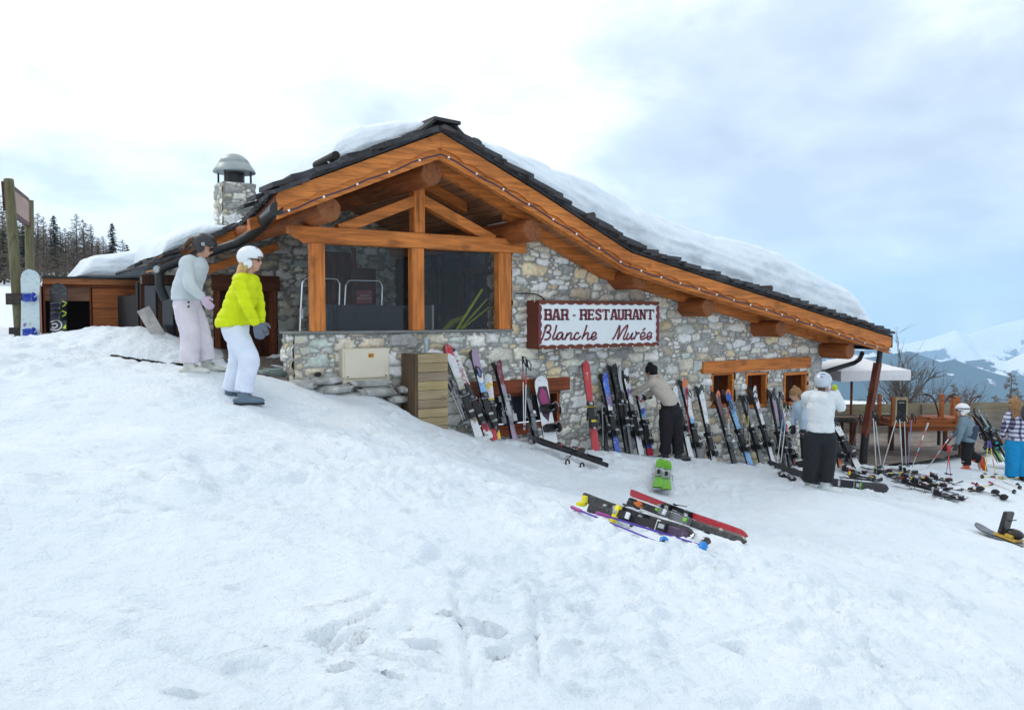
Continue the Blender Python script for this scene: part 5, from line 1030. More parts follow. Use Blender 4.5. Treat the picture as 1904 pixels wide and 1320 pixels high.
# ---- snowboards
def snowboard(label, M, L_, w, cols, bcol, seed, strapc=BK, nose=.9, group=None, decor=None, mats=None, tipup=.05, bz=(.33,.66)):
    root = empty('snowboard', (0,0,0), 0, label, 'snowboard', group); root.matrix_world = M; mb = MB(); n = 40; vs = []; k = 7
    for i in range(n+1):
        t = i/n; z = L_*t; e = min(t, 1-t)*L_; ww = w*(1-.10*math.sin(math.pi*t)); r = w*.5
        if e < r: ww *= math.sqrt(max(.01, 1-((r-e)/r)**2))
        off = -tipup*max(0, 1-e/.2)**2
        for j in range(k): vs.append((-ww/2+ww*j/(k-1), off-.011, z))
        for j in range(k): vs.append((ww/2-ww*j/(k-1), off, z))
    m = 2*k
    for i in range(n):
        for j in range(m): mb.f.append((i*m+j, i*m+(j+1)%m, (i+1)*m+(j+1)%m, (i+1)*m+j)); mb.m.append(0 if j < k-1 else 1); mb.sm.append(False)
    mb.v = vs; deck = mb.build('deck', [ski_mat(cols, seed, .03 if seed != 50 else .0), pm('board_base', BK)], root)
    for zf_ in bz:
        z = L_*zf_; mb = MB(); mb.tube([(0,-.012,z),(0,-.03,z)], .05, 14); mb.box((-.12,-.04,z-.05),(.12,-.024,z+.05), 0, .006)
        mb.tube([(-.07,-.035,z+.055),(-.075,-.10,z+.05),(0,-.14,z+.05),(.075,-.10,z+.05),(.07,-.035,z+.055)], .016, 8)
        mb.tube([(-.06,-.035,z-.045),(-.065,-.09,z-.045),(0,-.115,z-.04),(.065,-.09,z-.045),(.06,-.035,z-.045)], .015, 8)
        mb.sphere((.12,-.11,z), .085, 0, 12, 8, (.28,.9,1.0)); mb.tube([(.06,-.10,z+.05),(.14,-.12,z+.09),(.2,-.10,z+.05)], .007, 6, 1); mb.tube([(.05,-.09,z-.04),(.13,-.13,z-.02),(.19,-.12,z+.03)], .007, 6, 1)
        mb.build('binding', [pm('sb_bind', bcol), pm('sb_strap', strapc)], root)
    return root, deck
b = P(1027,840,9.98); t = P(1003,700,10.36); sb, dk = snowboard('white snowboard with a dark red diamond leaning on the wall below the sign', lean_frame(b, t, 0), (t-b).length, .27, [(0,WH),(.97,WH)], BK, 50, strapc=LG, bz=(.30,.56)); LL = (t-b).length
def dec(parent, pts, m, y=-.0118, th=.001, name='graphic'):
    mb = MB(); mb.prism([(p[0], y, p[1]) for p in pts], (0,0,0), (0,-th,0)); return mb.build(name, m, parent)
c0 = LL*.69
dec(dk, [(-.125,c0+.06),(-.02,c0+.30),(.10,c0+.20),(.125,c0-.06),(.02,c0-.36),(-.07,c0-.26)], pm('deco1', (.045,.02,.05))); dec(dk, [(-.08,c0+.05),(-.01,c0+.20),(.07,c0+.12),(.085,c0-.06),(.02,c0-.22),(-.04,c0-.12)], pm('deco2', (.30,.03,.13)), -.0132)
dec(dk, [(-.10,LL*.935),(-.02,LL*.95),(-.03,LL*.90),(-.09,LL*.89)], pm('deco3', OR))
def stand(pxt, pxb, dep, yt=0): b_ = PD(pxb[0], pxb[1], dep); t_ = PD(pxt[0], pxt[1], dep+yt); z = (t_-b_).normalized(); y = Vector((math.cos(YAW), math.sin(YAW), 0)); y = (y-z*y.dot(z)).normalized(); x = y.cross(z); return Matrix(((x.x,y.x,z.x,b_.x),(x.y,y.y,z.y,b_.y),(x.z,y.z,z.z,b_.z),(0,0,0,1))), (t_-b_).length
M, LL = stand((57,502), (57,636), 14.1, .15); sb1, dk1 = snowboard('pale grey snowboard with blue bindings propped against the mossy posts', M, LL, .36, [(0,(.50,.60,.63)),(.98,(.5,.6,.63))], (.02,.06,.42), 50, strapc=WH, bz=(.12,.60))
dec(dk1, [(-.13,LL*.24),(-.09,LL*.27),(-.06,LL*.245),(-.10,LL*.21)], pm('deco4', PU)); dec(dk1, [(-.03,LL*.25),(0,LL*.265),(.02,LL*.25),(0,LL*.235)], pm('deco5', (.35,.4,.1)))
M, LL = stand((110,527), (108,632), 14.3, .1); sb2, dk2 = snowboard('black snowboard with white swirls and lime trim beside the pale grey one', M, LL, .33, [(0,BK),(.98,BK)], (.02,.02,.04), 50, strapc=(.5,.75,.02), bz=(.40,.57))
for i, pl in enumerate([[(-.13,.30),(-.02,.33),(.06,.27),(.05,.20),(-.03,.16),(-.13,.18)],[(-.11,.26),(-.04,.27),(-.01,.23),(-.06,.20),(-.11,.22)],[(-.12,.12),(-.04,.08),(.05,.11)],[(-.02,.03),(.06,.08),(.12,.05)]]):
    mbs = MB(); strokes(mbs, [[(p[0], p[1]/.34*LL*.36) for p in pl]], 0, 0, 1, 1, .022, y=-.0135, smooth=True, th=.0012); mbs.build('graphic', pm('sbw', WH), dk2)
dec(dk2, [(.07,LL*.38),(.13,LL*.46),(.14,LL*.44),(.09,LL*.36)], pm('lime', (.6,.85,.02))); dec(dk2, [(.08,.0+LL*.20),(.14,LL*.27),(.14,LL*.19)], pm('lime', (.6,.85,.02))); dec(dk2, [(-.08,LL*.97),(.06,LL*.975),(.05,LL*.955),(-.07,LL*.955)], pm('sbw', WH))
# ---- things lying on the snow
def lying(label, A, B, c1, c2=None, roll=0, w=.11, seed=1, both=True, sink=.0, group=None, bind=(BK,LG,LG), mid=.47, gap=.0, name=None):
    # A tail, B tip; top side faces up when roll=0, towards the camera when roll=90
    z = (B-A).normalized(); up = Vector((0,0,1)); ny = -(up-z*up.dot(z)).normalized(); x = ny.cross(z)
    M = Matrix(((x.x,ny.x,z.x,A.x),(x.y,ny.y,z.y,A.y),(x.z,ny.z,z.z,A.z+sink),(0,0,0,1))) @ Matrix.Rotation(R(roll), 4, 'Z'); return skis(label, A, B, c1, c2 or c1, 0, w, seed, bind, both, mid, group, gap, M, True, .16 if abs(roll) < 45 else .012)
def lie1(label, pa, pb, c1, roll, w=.11, seed=1, sink=.03, bind=(BK,LG,LG), mid=.47, group=None):
    a = pa if isinstance(pa, Vector) else G(*pa); b = pb if isinstance(pb, Vector) else G(*pb); sink += max(0, max(gz(a.x+(b.x-a.x)*t, a.y+(b.y-a.y)*t)-(a.z+(b.z-a.z)*t) for t in (.1,.25,.4,.5,.6,.75,.9)))
    return lying(label, a, b, c1, None, roll, w, seed, False, sink, group, bind, mid)
GF = 'skis lying in the foreground snow'
lie1('plain black ski lying on edge behind the violet black ski in the foreground', (1084,940), (1292,1014), [(0,BK)], 74, .095, 41, .06, group=GF)
lie1('violet black ski with a white tip and yellow strap lying on edge in the foreground', (1094,956), (1322,1024), [(0,BK),(.25,(.05,.02,.07)),(.5,BK),(.62,OR),(.64,(.05,.02,.07)),(.84,WH),(.97,BK)], 60, .095, 42, .05, group=GF, bind=(BK,WH,LG))
lie1('red ski lying on edge behind a black one, rightmost in the foreground', (1173,930), (1391,1014), [(0,RD),(.9,RD)], 82, .085, 43, .09, group=GF)
lie1('black ski with an orange band lying against the red ski', (1168,940), (1389,1018), [(0,BK),(.08,OR),(.13,BK)], 60, .095, 44, .05, group=GF, bind=(GY,WH,GN))
for k in range(1): pass
mb = MB(); c = G(1143,972); c.z += .07; mb.beam(c+Vector((-.03,0,-.07)), c+Vector((.05,0,.07)), .05, .04, bev=.006); mb.tube([c, c+Vector((-.06,-.02,-.07))], .008, 6); tag(mb.build('ski_strap', pm('yel', (.75,.66,.02))), 'yellow strap fastened round the violet black ski in the foreground', 'strap')
mb = MB(); c = G(1086,946); c.z += .05; mb.beam(c+Vector((-.08,0,.0)), c+Vector((.02,0,.0)), .05, .04, bev=.01); mb.beam(c+Vector((0,0,-.03)), c+Vector((0.01,0,.07)), .05, .035, bev=.008); tag(mb.build('ski_strap', pm('yel', (.75,.66,.02))), 'yellow strap lying at the left end of the foreground skis', 'strap')
def lpole(label, pt, pg, col, gcol, lift=.03, group=None, **k): a = G(*pt, lift=lift); b_ = G(*pg, lift=lift+.02); return pole(label, a, b_, col, gcol, group, **k)
lpole('purple ski pole with blue basket lying nearest the camera', (1244,1021), (1062,951), (.08,.03,.35), (.35,.06,.25), .02, 'purple ski poles in the foreground', strap=False)
lpole('purple ski pole with blue basket lying against the violet black ski', (1318,1027), (1108,966), (.08,.03,.35), (.30,.05,.25), .04, 'purple ski poles in the foreground', strap=False)
for px, py, lb in ((1232,1015,'blue pole basket at the end of the purple pole nearest the camera'),(1305,1024,'blue pole basket by the white ski tip')):
    c = G(px, py); mb = MB(); mb.tube([c+Vector((0,0,.0)), c+Vector((.02,.0,.055)), c+Vector((.025,0,.07))], [.035,.035,.01], 12); tag(mb.build('pole_basket', pm('bask', (.02,.22,.62))), lb, 'pole basket')
lpole('pale silver ski pole lying between the two pairs of foreground skis', (1320,1000), (1180,948), (.6,.62,.64), BK, .015)
# bright green mini skis
A = G(1222,917); B = G(1229,868); lying('left bright lime mini ski with white and blue binding sticking out of the snow', A, B, [(0,GN),(.3,GN),(.42,LB),(.72,GN)], None, 0, .14, 51, False, .07, 'lime mini skis', (LG,WH,BK), .46)
A = G(1238,921); B = G(1240,872); lying('right bright lime mini ski with white and blue binding sticking out of the snow', A, B, [(0,GN),(.3,GN),(.42,LB),(.72,GN)], None, 0, .14, 51, False, .07, 'lime mini skis', (LG,WH,BK), .46)
# black red pair lying by the wall
lie1('black and dark red ski lying on its edge on the slope below the snowboard', (1131,874), PD(985,824,11.75), [(0,BK),(.3,DR),(.42,BK),(.6,RD),(.64,DR),(.8,BK)], 42, .12, 61, .06, group='dark skis on the slope', bind=(BK,RD,LG), mid=.5)
lie1('thin black ski lying close above the black and dark red one', PD(1120,864,11.55), PD(992,822,11.9), [(0,BK),(.4,(.05,.01,.02))], 60, .11, 62, .05, group='dark skis on the slope')
for px, py, lb in ((1055,861,'left of two small black pole baskets sticking out of the slope'),(1082,867,'right of two small black pole baskets sticking out of the slope')):
    c = G(px, py); mb = MB(); mb.tube([c+Vector((-.03,0,-.02)), c+Vector((-.025,0,.035)), c+Vector((0,0,.05)), c+Vector((.03,0,.035)), c+Vector((.035,0,-.01))], .013, 8); tag(mb.build('pole_basket', pm('bkk', BK)), lb, 'pole basket')
# long black skis beside the person in white
lie1('long black ski lying left of the person in white', (1500,898), (1426,872), [(0,BK)], 95, .14, 63, .07, group='long black skis by the person in white')
lie1('long black ski with a lime sidewall lying right of the person in white', (1500,899), (1652,917), [(0,BK),(.34,GN),(.37,BK),(.62,GN),(.64,BK)], 80, .15, 64, .06, group='long black skis by the person in white')
lie1('slim pale ski with lime edge lying below the left black ski', (1440,884), (1500,902), [(0,WH),(.3,GN),(.6,WH)], 40, .09, 65, .01)
# heap of skis on the snow, right
HG = 'skis heaped flat on the snow'; rsx = random.Random(12)
heap = [((1600,872),(1700,892),[(0,BK)],'black ski at the back of the heap starting by the leaning prop'),((1610,880),(1690,897),[(0,MV),(.3,LG)],'faded mauve ski at the left of the heap'),((1655,876),(1735,893),[(0,GY)],'grey ski lying behind the standing poles'),
 ((1660,902),(1750,920),[(0,BK),(.5,PU)],'black and violet ski in the middle of the heap'),((1675,898),(1770,916),[(0,BK)],'black ski crossing the middle of the heap'),((1690,906),(1780,930),[(0,MV)],'mauve ski pointing to the lower right of the heap'),((1700,898),(1790,922),[(0,LG),(.4,MV)],'pale violet ski at the right edge of the heap'),
 ((1665,893),(1745,905),[(0,BK),(.5,LB)],'black and light blue ski in the heap'),((1735,922),(1800,934),[(0,(.22,.15,.2))],'dull plum ski lying alone below the heap'),((1720,892),(1790,905),[(0,BK),(.5,WH)],'black and white ski at the back right of the heap'),((1570,893),(1640,901),[(0,DR),(.5,BK)],'dark red ski behind the long lime edged one'),
 ((1560,880),(1625,890),[(0,WH),(.5,LB),(.8,WH)],'white and light blue ski close to the building corner'),((1575,885),(1640,896),[(0,BK),(.5,GY)],'grey black ski below the white skis at the corner')]
for i, (a, b, c, lb) in enumerate(heap): lie1(lb, a, b, c, rsx.uniform(-25,25), .11, 70+i, .02+.012*(i % 4), group=HG, bind=(BK,(LG,GY,WH)[i % 3],(RD,YE,LG)[i % 3]), mid=.45)
# ---- standing and leaning poles
def sp(label, grip, tip, dg, dt, col, gcol=BK, **k): return pole(label, PD(tip[0], tip[1], dt), PD(grip[0], grip[1], dg), col, gcol, **k)
GP = 'ski poles planted upright in front of the terrace'
ST = (.62,.66,.66)
for lb, g, t, d, c, kw in [('silver pole with black and white strap, left pole nearest the leaning prop',(1623,764),(1630,880),14.6,ST,{}),('silver pole crossing behind the one nearest the leaning prop',(1626,770),(1639,872),15.0,ST,{}),
    ('silver pole slanting from the blackboard down to the left',(1670,768),(1639,875),14.8,ST,{}),('silver pole standing straight below the blackboard',(1672,766),(1679,886),14.6,ST,{}),('silver pole just right of the blackboard',(1681,770),(1685,871),15.2,(.5,.55,.6),{}),
    ('violet blue pole with a big black grip right of the blackboard',(1696,768),(1688,872),15.4,(.25,.22,.5),{}),('slim dark pole by the building corner',(1600,770),(1578,866),14.8,(.12,.10,.12),{})]:
    sp(lb, g, t, d, d, c, group=GP, **kw)
RWB = [(0,WH),(.25,LG),(.45,RD),(.55,LB),(.62,RD),(.78,WH),(.86,RD),(.95,LG)]
sp('red, white and blue pole slanting with a pale grip left of the boy', (1726,786), (1687,893), 14.2, 14.0, RD, LG, band=RWB, strap=False, group=GP)
sp('red, white and blue pole slanting down from the boy\'s hand', (1778,796), (1708,893), 14.3, 14.0, RD, BK, band=RWB, strap=False, group=GP)
sp('dark red pole crossing another beneath the boy\'s glove', (1762,828), (1768,888), 14.9, 14.7, (.35,.03,.05), RD, band=[(0,PU),(.4,RD),(.8,DR)], strap=False, group=GP); sp('red pole with violet lower half beneath the boy\'s glove', (1767,828), (1759,886), 14.9, 14.7, (.35,.03,.05), RD, band=[(0,PU),(.4,RD),(.8,DR)], strap=False, group=GP)
sp('yellow pole leaning left below the ski rack', (1838,819), (1831,887), 14.6, 14.5, YE, (.1,.08,.3), strap=False, group=GP); sp('yellow and red pole leaning right below the ski rack', (1840,820), (1852,888), 14.6, 14.5, (.6,.35,.05), (.1,.08,.3), band=[(0,YE),(.4,RD),(.6,YE)], strap=False, group=GP)
GW = 'ski poles leaning on the wall among the skis'
def wp(lb, g, t, c, yg=10.3, yt=9.95, **k): return pole(lb, P(t[0], t[1], yt), P(g[0], g[1], yg), c, k.pop('gc', BK), group=GW, **k)
wp('red and white pole with black strap before the low dark window', (972,662), (974,800), WH, band=[(0,WH),(.7,RD),(.85,BK)]); wp('second red and white pole crossing it before the low dark window', (979,668), (976,800), WH, band=[(0,WH),(.6,WH),(.7,RD),(.85,BK)])
wp('black pole hung over the mauve tipped skis', (885,680), (888,735), BK, yg=10.2, yt=10.1); wp('thin silver pole slanting left by the boarded bin', (833,714), (868,797), (.5,.48,.44), strap=False); wp('thin blue silver pole slanting behind the one by the bin', (837,706), (868,788), (.3,.35,.5), strap=False)
wp('thin silver pole hanging left of the wide red skis', (1093,760), (1093,815), ST, strap=False, yt=10.2); wp('black gripped pole between the red and blue skis', (1119,735), (1122,838), (.3,.3,.32))
wp('dark pole beside the plain black skis', (1141,678), (1152,800), BK, strap=False); wp('red pole slanting behind the orange tipped skis', (1277,722), (1281,815), RD, gc=RD); wp('red and white pole between the first window skis', (1354,745), (1356,815), WH, band=[(0,WH),(.5,WH),(.6,RD)])
wp('yellow banded black pole left of the grey black skis', (1383,735), (1383,830), BK, band=[(0,BK),(.35,BK),(.5,YE),(.7,BK)]); wp('second yellow banded black pole left of the grey black skis', (1390,735), (1392,842), BK, band=[(0,BK),(.35,BK),(.5,YE),(.7,BK)])
wp('white and blue pole standing in front of the third window, left of two', (1459,748), (1444,868), WH, yg=9.75, yt=9.5, band=[(0,WH),(.6,LB),(.8,BL),(.9,WH)]); wp('white and blue pole standing in front of the third window, right of two', (1465,748), (1451,868), WH, yg=9.75, yt=9.5, band=[(0,WH),(.6,LB),(.8,BL),(.9,WH)])
wp('black pole with padded grip beside the third small window', (1449,728), (1450,800), BK)
# poles lying at the far right
GL = 'bright ski poles lying on the snow at the right'
for lb, t, g, c, gc in [('yellow pole with black grip lying uppermost at the right',(1822,888),(1850,890),YE,BK),('thin yellow pole with crimson grip lying at the right',(1822,905),(1806,902),YE,(.4,.02,.1)),('yellow pole arched over the snow left of the crimson grips',(1800,914),(1846,905),YE,BK),('crimson gripped pole, upper of two at the right',(1900,910),(1846,892),(.6,.5,.5),(.4,.02,.1)),
    ('crimson gripped pole, lower of two at the right',(1890,918),(1838,900),(.6,.5,.5),(.4,.02,.1)),('yellow gripped pole lying just left of the plaid shirt person',(1895,905),(1856,890),(.6,.6,.2),YE),('black gripped pole lying lowest at the right',(1780,912),(1822,918),(.3,.3,.3),BK),('grey pole ending in a large black grip',(1800,910),(1868,928),(.35,.35,.35),BK),('pole with an orange yellow grip at the right edge',(1860,892),(1896,893),(.5,.45,.2),(.7,.35,.02))]:
    lpole(lb, t, g, c, gc, .02, GL, strap=False)
for i, (px, py, lb) in enumerate([(1822,913,'left black binding lump lying on the snow at the right'),(1850,920,'middle black boot buckle lump lying on the snow at the right'),(1866,929,'right black glove lying on the snow')]):
    c = G(px, py); mb = MB(); mb.sphere(c+Vector((0,0,.04)), .07, 0, 10, 6, (1.3,.8,.7)); mb.sphere(c+Vector((.09,.0,.03)), .04, 0, 8, 6, (1.2,.7,.7)); mb.sphere(c+Vector((-.07,-.02,.05)), .045, 0, 8, 6); tag(mb.build('ski_glove', pm('glv', BK, .8)), lb.replace('binding lump','ski glove').replace('boot buckle lump','ski glove'), 'glove')
# snowboard at lower right, partly buried
A = G(1812,988, lift=.06); B = G(1935,1030, lift=.02); z = (B-A).normalized(); ny = -(Vector((0,0,1))-z*z.z).normalized(); x = ny.cross(z)
M = Matrix(((x.x,ny.x,z.x,A.x),(x.y,ny.y,z.y,A.y),(x.z,ny.z,z.z,A.z),(0,0,0,1)))
root, dk = snowboard('dark half buried snowboard with a tall black and yellow binding', M @ Matrix.Rotation(R(-8),4,'Z'), (B-A).length+.3, .27, [(0,(.05,.06,.08)),(.4,GY),(.6,(.2,.24,.3))], (.03,.025,.02), 50, bz=(.9,))
zc = (B-A).length*.52; mb = MB(); mb.box((-.12,-.05,zc-.13),(.12,-.015,zc+.13), 1, .01); mb.box((-.11,-.34,zc-.10),(.11,-.05,zc-.05), 0, .025); mb.sphere((0,-.10,zc+.06), .10, 0, 12, 8, (1.0,.6,1.0)); mb.box((-.13,-.09,zc+.0),(.13,-.05,zc+.09), 1, .012)
for xx in (-.05, 0, .05): mb.box((xx-.012,-.30,zc-.104),(xx+.012,-.24,zc-.10), 1)
mb.tube([(.0,-.22,zc-.05),(.0,-.27,zc+.03)], .006, 6); mb.build('binding', [pm('bb', (.025,.02,.018)), pm('by', (.45,.28,.04))], root)
# ------------------------------------------------------------------ terrace furniture
W_tab = wood('table_wood', (.42,.13,.035), 'X', knots=.2); W_tabd = wood('table_wood_dark', (.13,.045,.02), 'X', knots=.1)
VR = -34.0
def table(label, px, py, dep, w, d, h, inv=False, legs=4, rot=VR, legm=None, z0=None, splay=0, thick=.09):
    c = PD(px, py, dep); root = empty('terrace_table', (c.x, c.y, TZ if z0 is None else z0), R(rot), label, 'table'); s = -1 if inv else 1
    zt = 0 if inv else h; mb = MB(); mb.box((-w/2,-d/2,zt-(0 if inv else .04)), (w/2,d/2,zt+(.04 if inv else 0)), bev=.006); mb.build('tabletop', W_tab, root)
    mb = MB()
    za, zb = (zt+.042, zt+.042+thick) if inv else (zt-.042-thick, zt-.042)
    for sy in (-1,1): mb.box((-w/2+.08, sy*(d/2-.10)-.02, za), (w/2-.08, sy*(d/2-.10)+.02, zb))
    for sx in (-1,1): mb.box((sx*(w/2-.1)-.02, -d/2+.121, za+.001), (sx*(w/2-.1)+.02, d/2-.121, zb-.001))
    mb.build('apron', W_tab, root)
    for sx in (-1,1):
        for sy in (-1,1):
            mb = MB(); x = sx*(w/2-.05); y = sy*(d/2-.04)
            if inv: mb.beam((x,y,.042), (x+sx*splay,y,h), .075, .075, up=(0,1,0), bev=.006)
            else: mb.beam((x,y,0), (x,y,h-.042), .075, .075, up=(0,1,0), bev=.006)
            mb.build('leg', legm or W_tab, root)
    return root
TD = 18.3
table('upright brown terrace table carrying an upturned orange one, left of the boy', 1722, 790, TD+.3, 1.35, .75, .70, legm=W_tabd)
table('upturned orange terrace table with four square legs in the air, behind the blackboard', 1706, 780, TD+.1, 1.55, .75, .66, True, z0=TZ+.705)
table('upright brown terrace table behind the leaning prop', 1622, 790, 19.6, 1.3, .8, .68, legm=W_tabd)
def chairs(label, px, py, dep, n, z0):
    c = PD(px, py, dep); root = empty('folded_chairs', (c.x, c.y, z0), R(VR), label, 'folded chairs')
    for k in range(n):
        mb = MB()
        for j in range(7): mb.box((-.24+j*.07, -.22, k*.045), (-.19+j*.07, .22, k*.045+.014), bev=.003)
        mb.build('seat', wood('pale_slat', (.50,.36,.24), 'Y', knots=0), root)
        mb = MB(); mb.tube([(-.27,-.25,k*.045+.01),(.28,-.25,k*.045+.012),(.28,.25,k*.045+.012),(-.27,.25,k*.045+.01),(-.27,-.25,k*.045+.01)], .011, 6); mb.build('chair_frame', M_gutter, root)
    return root
chairs('flat pile of folded slatted chairs on the brown table by the prop', 1640, 760, 19.2, 4, TZ+.70)
chairs('pale folded slatted chairs piled right behind the person in white', 1572, 760, 18.6, 3, TZ+.75)
def iron_legs(label, px, py, dep):
    c = PD(px, py, dep); root = empty('upturned_iron_table', (c.x, c.y, c.z), R(VR), label, 'table'); mb = MB(); mb.box((-.35,-.3,-.62),(.35,.3,-.585), bev=.004); mb.build('tabletop', W_tab, root)
    for s in (-1,1):
        mb = MB(); mb.tube([(s*.02,0,-.58),(s*.04,0,-.45),(s*.12,0,-.22),(s*.20,0,-.10),(s*.30,0,-.07)], .020, 8); mb.tube([(s*.28,0,-.075),(s*.36,0,-.062)], .026, 8, 1); mb.build('leg', [mat('iron_brown', (.10,.035,.025), .5), M_black], root)
    mb = MB(); mb.tube([(0,0,-1.25),(0,0,-.6)], .04, 8); mb.build('column', M_gutter, root); return root
iron_legs('upturned table with curved iron legs left of the boy\'s helmet', 1748, 728, 18.8); iron_legs('upturned table with curved iron legs right of the boy\'s helmet', 1794, 732, 18.8)
for i, (px, py, ph, d_) in enumerate([(1772,735,.55,19.4)]):
    c = PD(px, py, d_); mb = MB(); mb.box((-.04,-.04,-ph),(.04,.04,0), bev=.006, M=Matrix.Translation(c)); tag(mb.build('wooden_stake', W_tab), 'single orange timber stake above the boy\'s helmet', 'stake')
# blackboard
c = PD(1675, 786, 17.6); bb = empty('menu_blackboard', tuple(c), R(VR), 'small framed menu blackboard standing on the table by the poles', 'blackboard')
mb = MB(); mb.box((-.10,-.012,.03),(.10,.0,.50)); mb.build('slate_panel', mat('blackboard', (.008,.009,.012), .5), bb)
mb = MB(); mb.box((-.135,-.02,.0),(-.10,.02,.56)); mb.box((.10,-.02,.0),(.135,.02,.56)); mb.box((-.099,-.02,.50),(.099,.02,.56)); mb.box((-.099,-.02,.0),(.099,.02,.03)); mb.build('frame', wood('bb_frame', (.42,.34,.20), 'Z', knots=0), bb)
mb = MB(); mb.box((-.06,-.0135,.44),(.06,-.0125,.447)); mb.build('chalk_line', M_white, bb)
# rail fence behind the terrace
f0 = PD(1545,752,21.8); f1 = PD(1960,752,22.6); fr = empty('plank_fence', (f0.x, f0.y, TZ), math.atan2(f1.y-f0.y, f1.x-f0.x), 'low fence of weathered horizontal boards along the back of the terrace', 'fence'); FL = math.hypot(f1.x-f0.x, f1.y-f0.y)
zT = f0.z-TZ; W_rail = wood('rail', (.27,.23,.15), 'X', knots=.2, dark=.6)
for k, (za, zb, m) in enumerate([(zT-.26, zT-.0, W_rail),(zT-.50,zT-.262,W_grey),(.02,.30,W_grey)]): mb = MB(); mb.box((0,-.03-.01*k,za),(FL,.02-.01*k,zb), bev=.006); mb.build('rail', m, fr)
for k in range(6): mb = MB(); mb.box((FL*k/5-.06,-.10,-.3),(FL*k/5+.05,-.045,zT-.03), bev=.006); mb.build('post', W_grey, fr)
mb = MB(); mb.box((0,.05,-.3),(FL,.3,zT-.35)); mb.build('backing_log', mat('dim_timber', (.12,.10,.085), .9, var=.4), fr)
# parasol
c = PD(1584, 690, 19.3); pz = empty('parasol', (c.x, c.y, TZ), R(VR+12), 'large white square parasol behind the right end of the chalet', 'parasol'); zz0 = PD(1592,703,19.3).z-TZ; zt = PD(1592,661,19.3).z-TZ; hw = .90; vs = []; mb = MB(); n = 10
def ring(h, z, sag=0): 
    o = []
    for k in range(4*n):
        side = k//n; t = (k % n)/n; c_ = [(-h,-h),(h,-h),(h,h),(-h,h)]; a = c_[side]; b_ = c_[(side+1)%4]; o.append((a[0]+(b_[0]-a[0])*t, a[1]+(b_[1]-a[1])*t, z - sag*math.sin(math.pi*t)))
    return o
rs_ = [ring(.02, zt), ring(hw*.35, zt-(zt-zz0-.24)*.33-.01), ring(hw*.7, zt-(zt-zz0-.24)*.68-.02), ring(hw, zz0+.24), ring(hw*1.005, zz0+.12, -.0), ring(hw*.995, zz0, -.015)]
for r_ in rs_: vs += r_
m4 = 4*n; mb.add(vs, [(i*m4+j, (i+1)*m4+j, (i+1)*m4+(j+1)%m4, i*m4+(j+1)%m4) for i in range(5) for j in range(m4)], 0, False); o = mb.build('canopy', mat('parasol_cloth', (.74,.74,.76), .8, var=.04), pz); q = o.modifiers.new('s','SOLIDIFY'); q.thickness = .01
mb = MB(); mb.tube([(0,0,0),(0,0,zt-.02)], .03, 10); mb.build('pole', W_brown, pz); mb = MB(); mb.box((-.3,-.3,0),(.3,.3,.08), bev=.02); mb.build('base', M_rock, pz)
for k in range(4):
    a = math.pi/4+k*math.pi/2; mb = MB(); mb.tube([(0,0,zt-.08),(hw*1.36*math.cos(a),hw*1.36*math.sin(a),zz0+.22)], .012, 6); mb.build('rib', W_brown, pz)
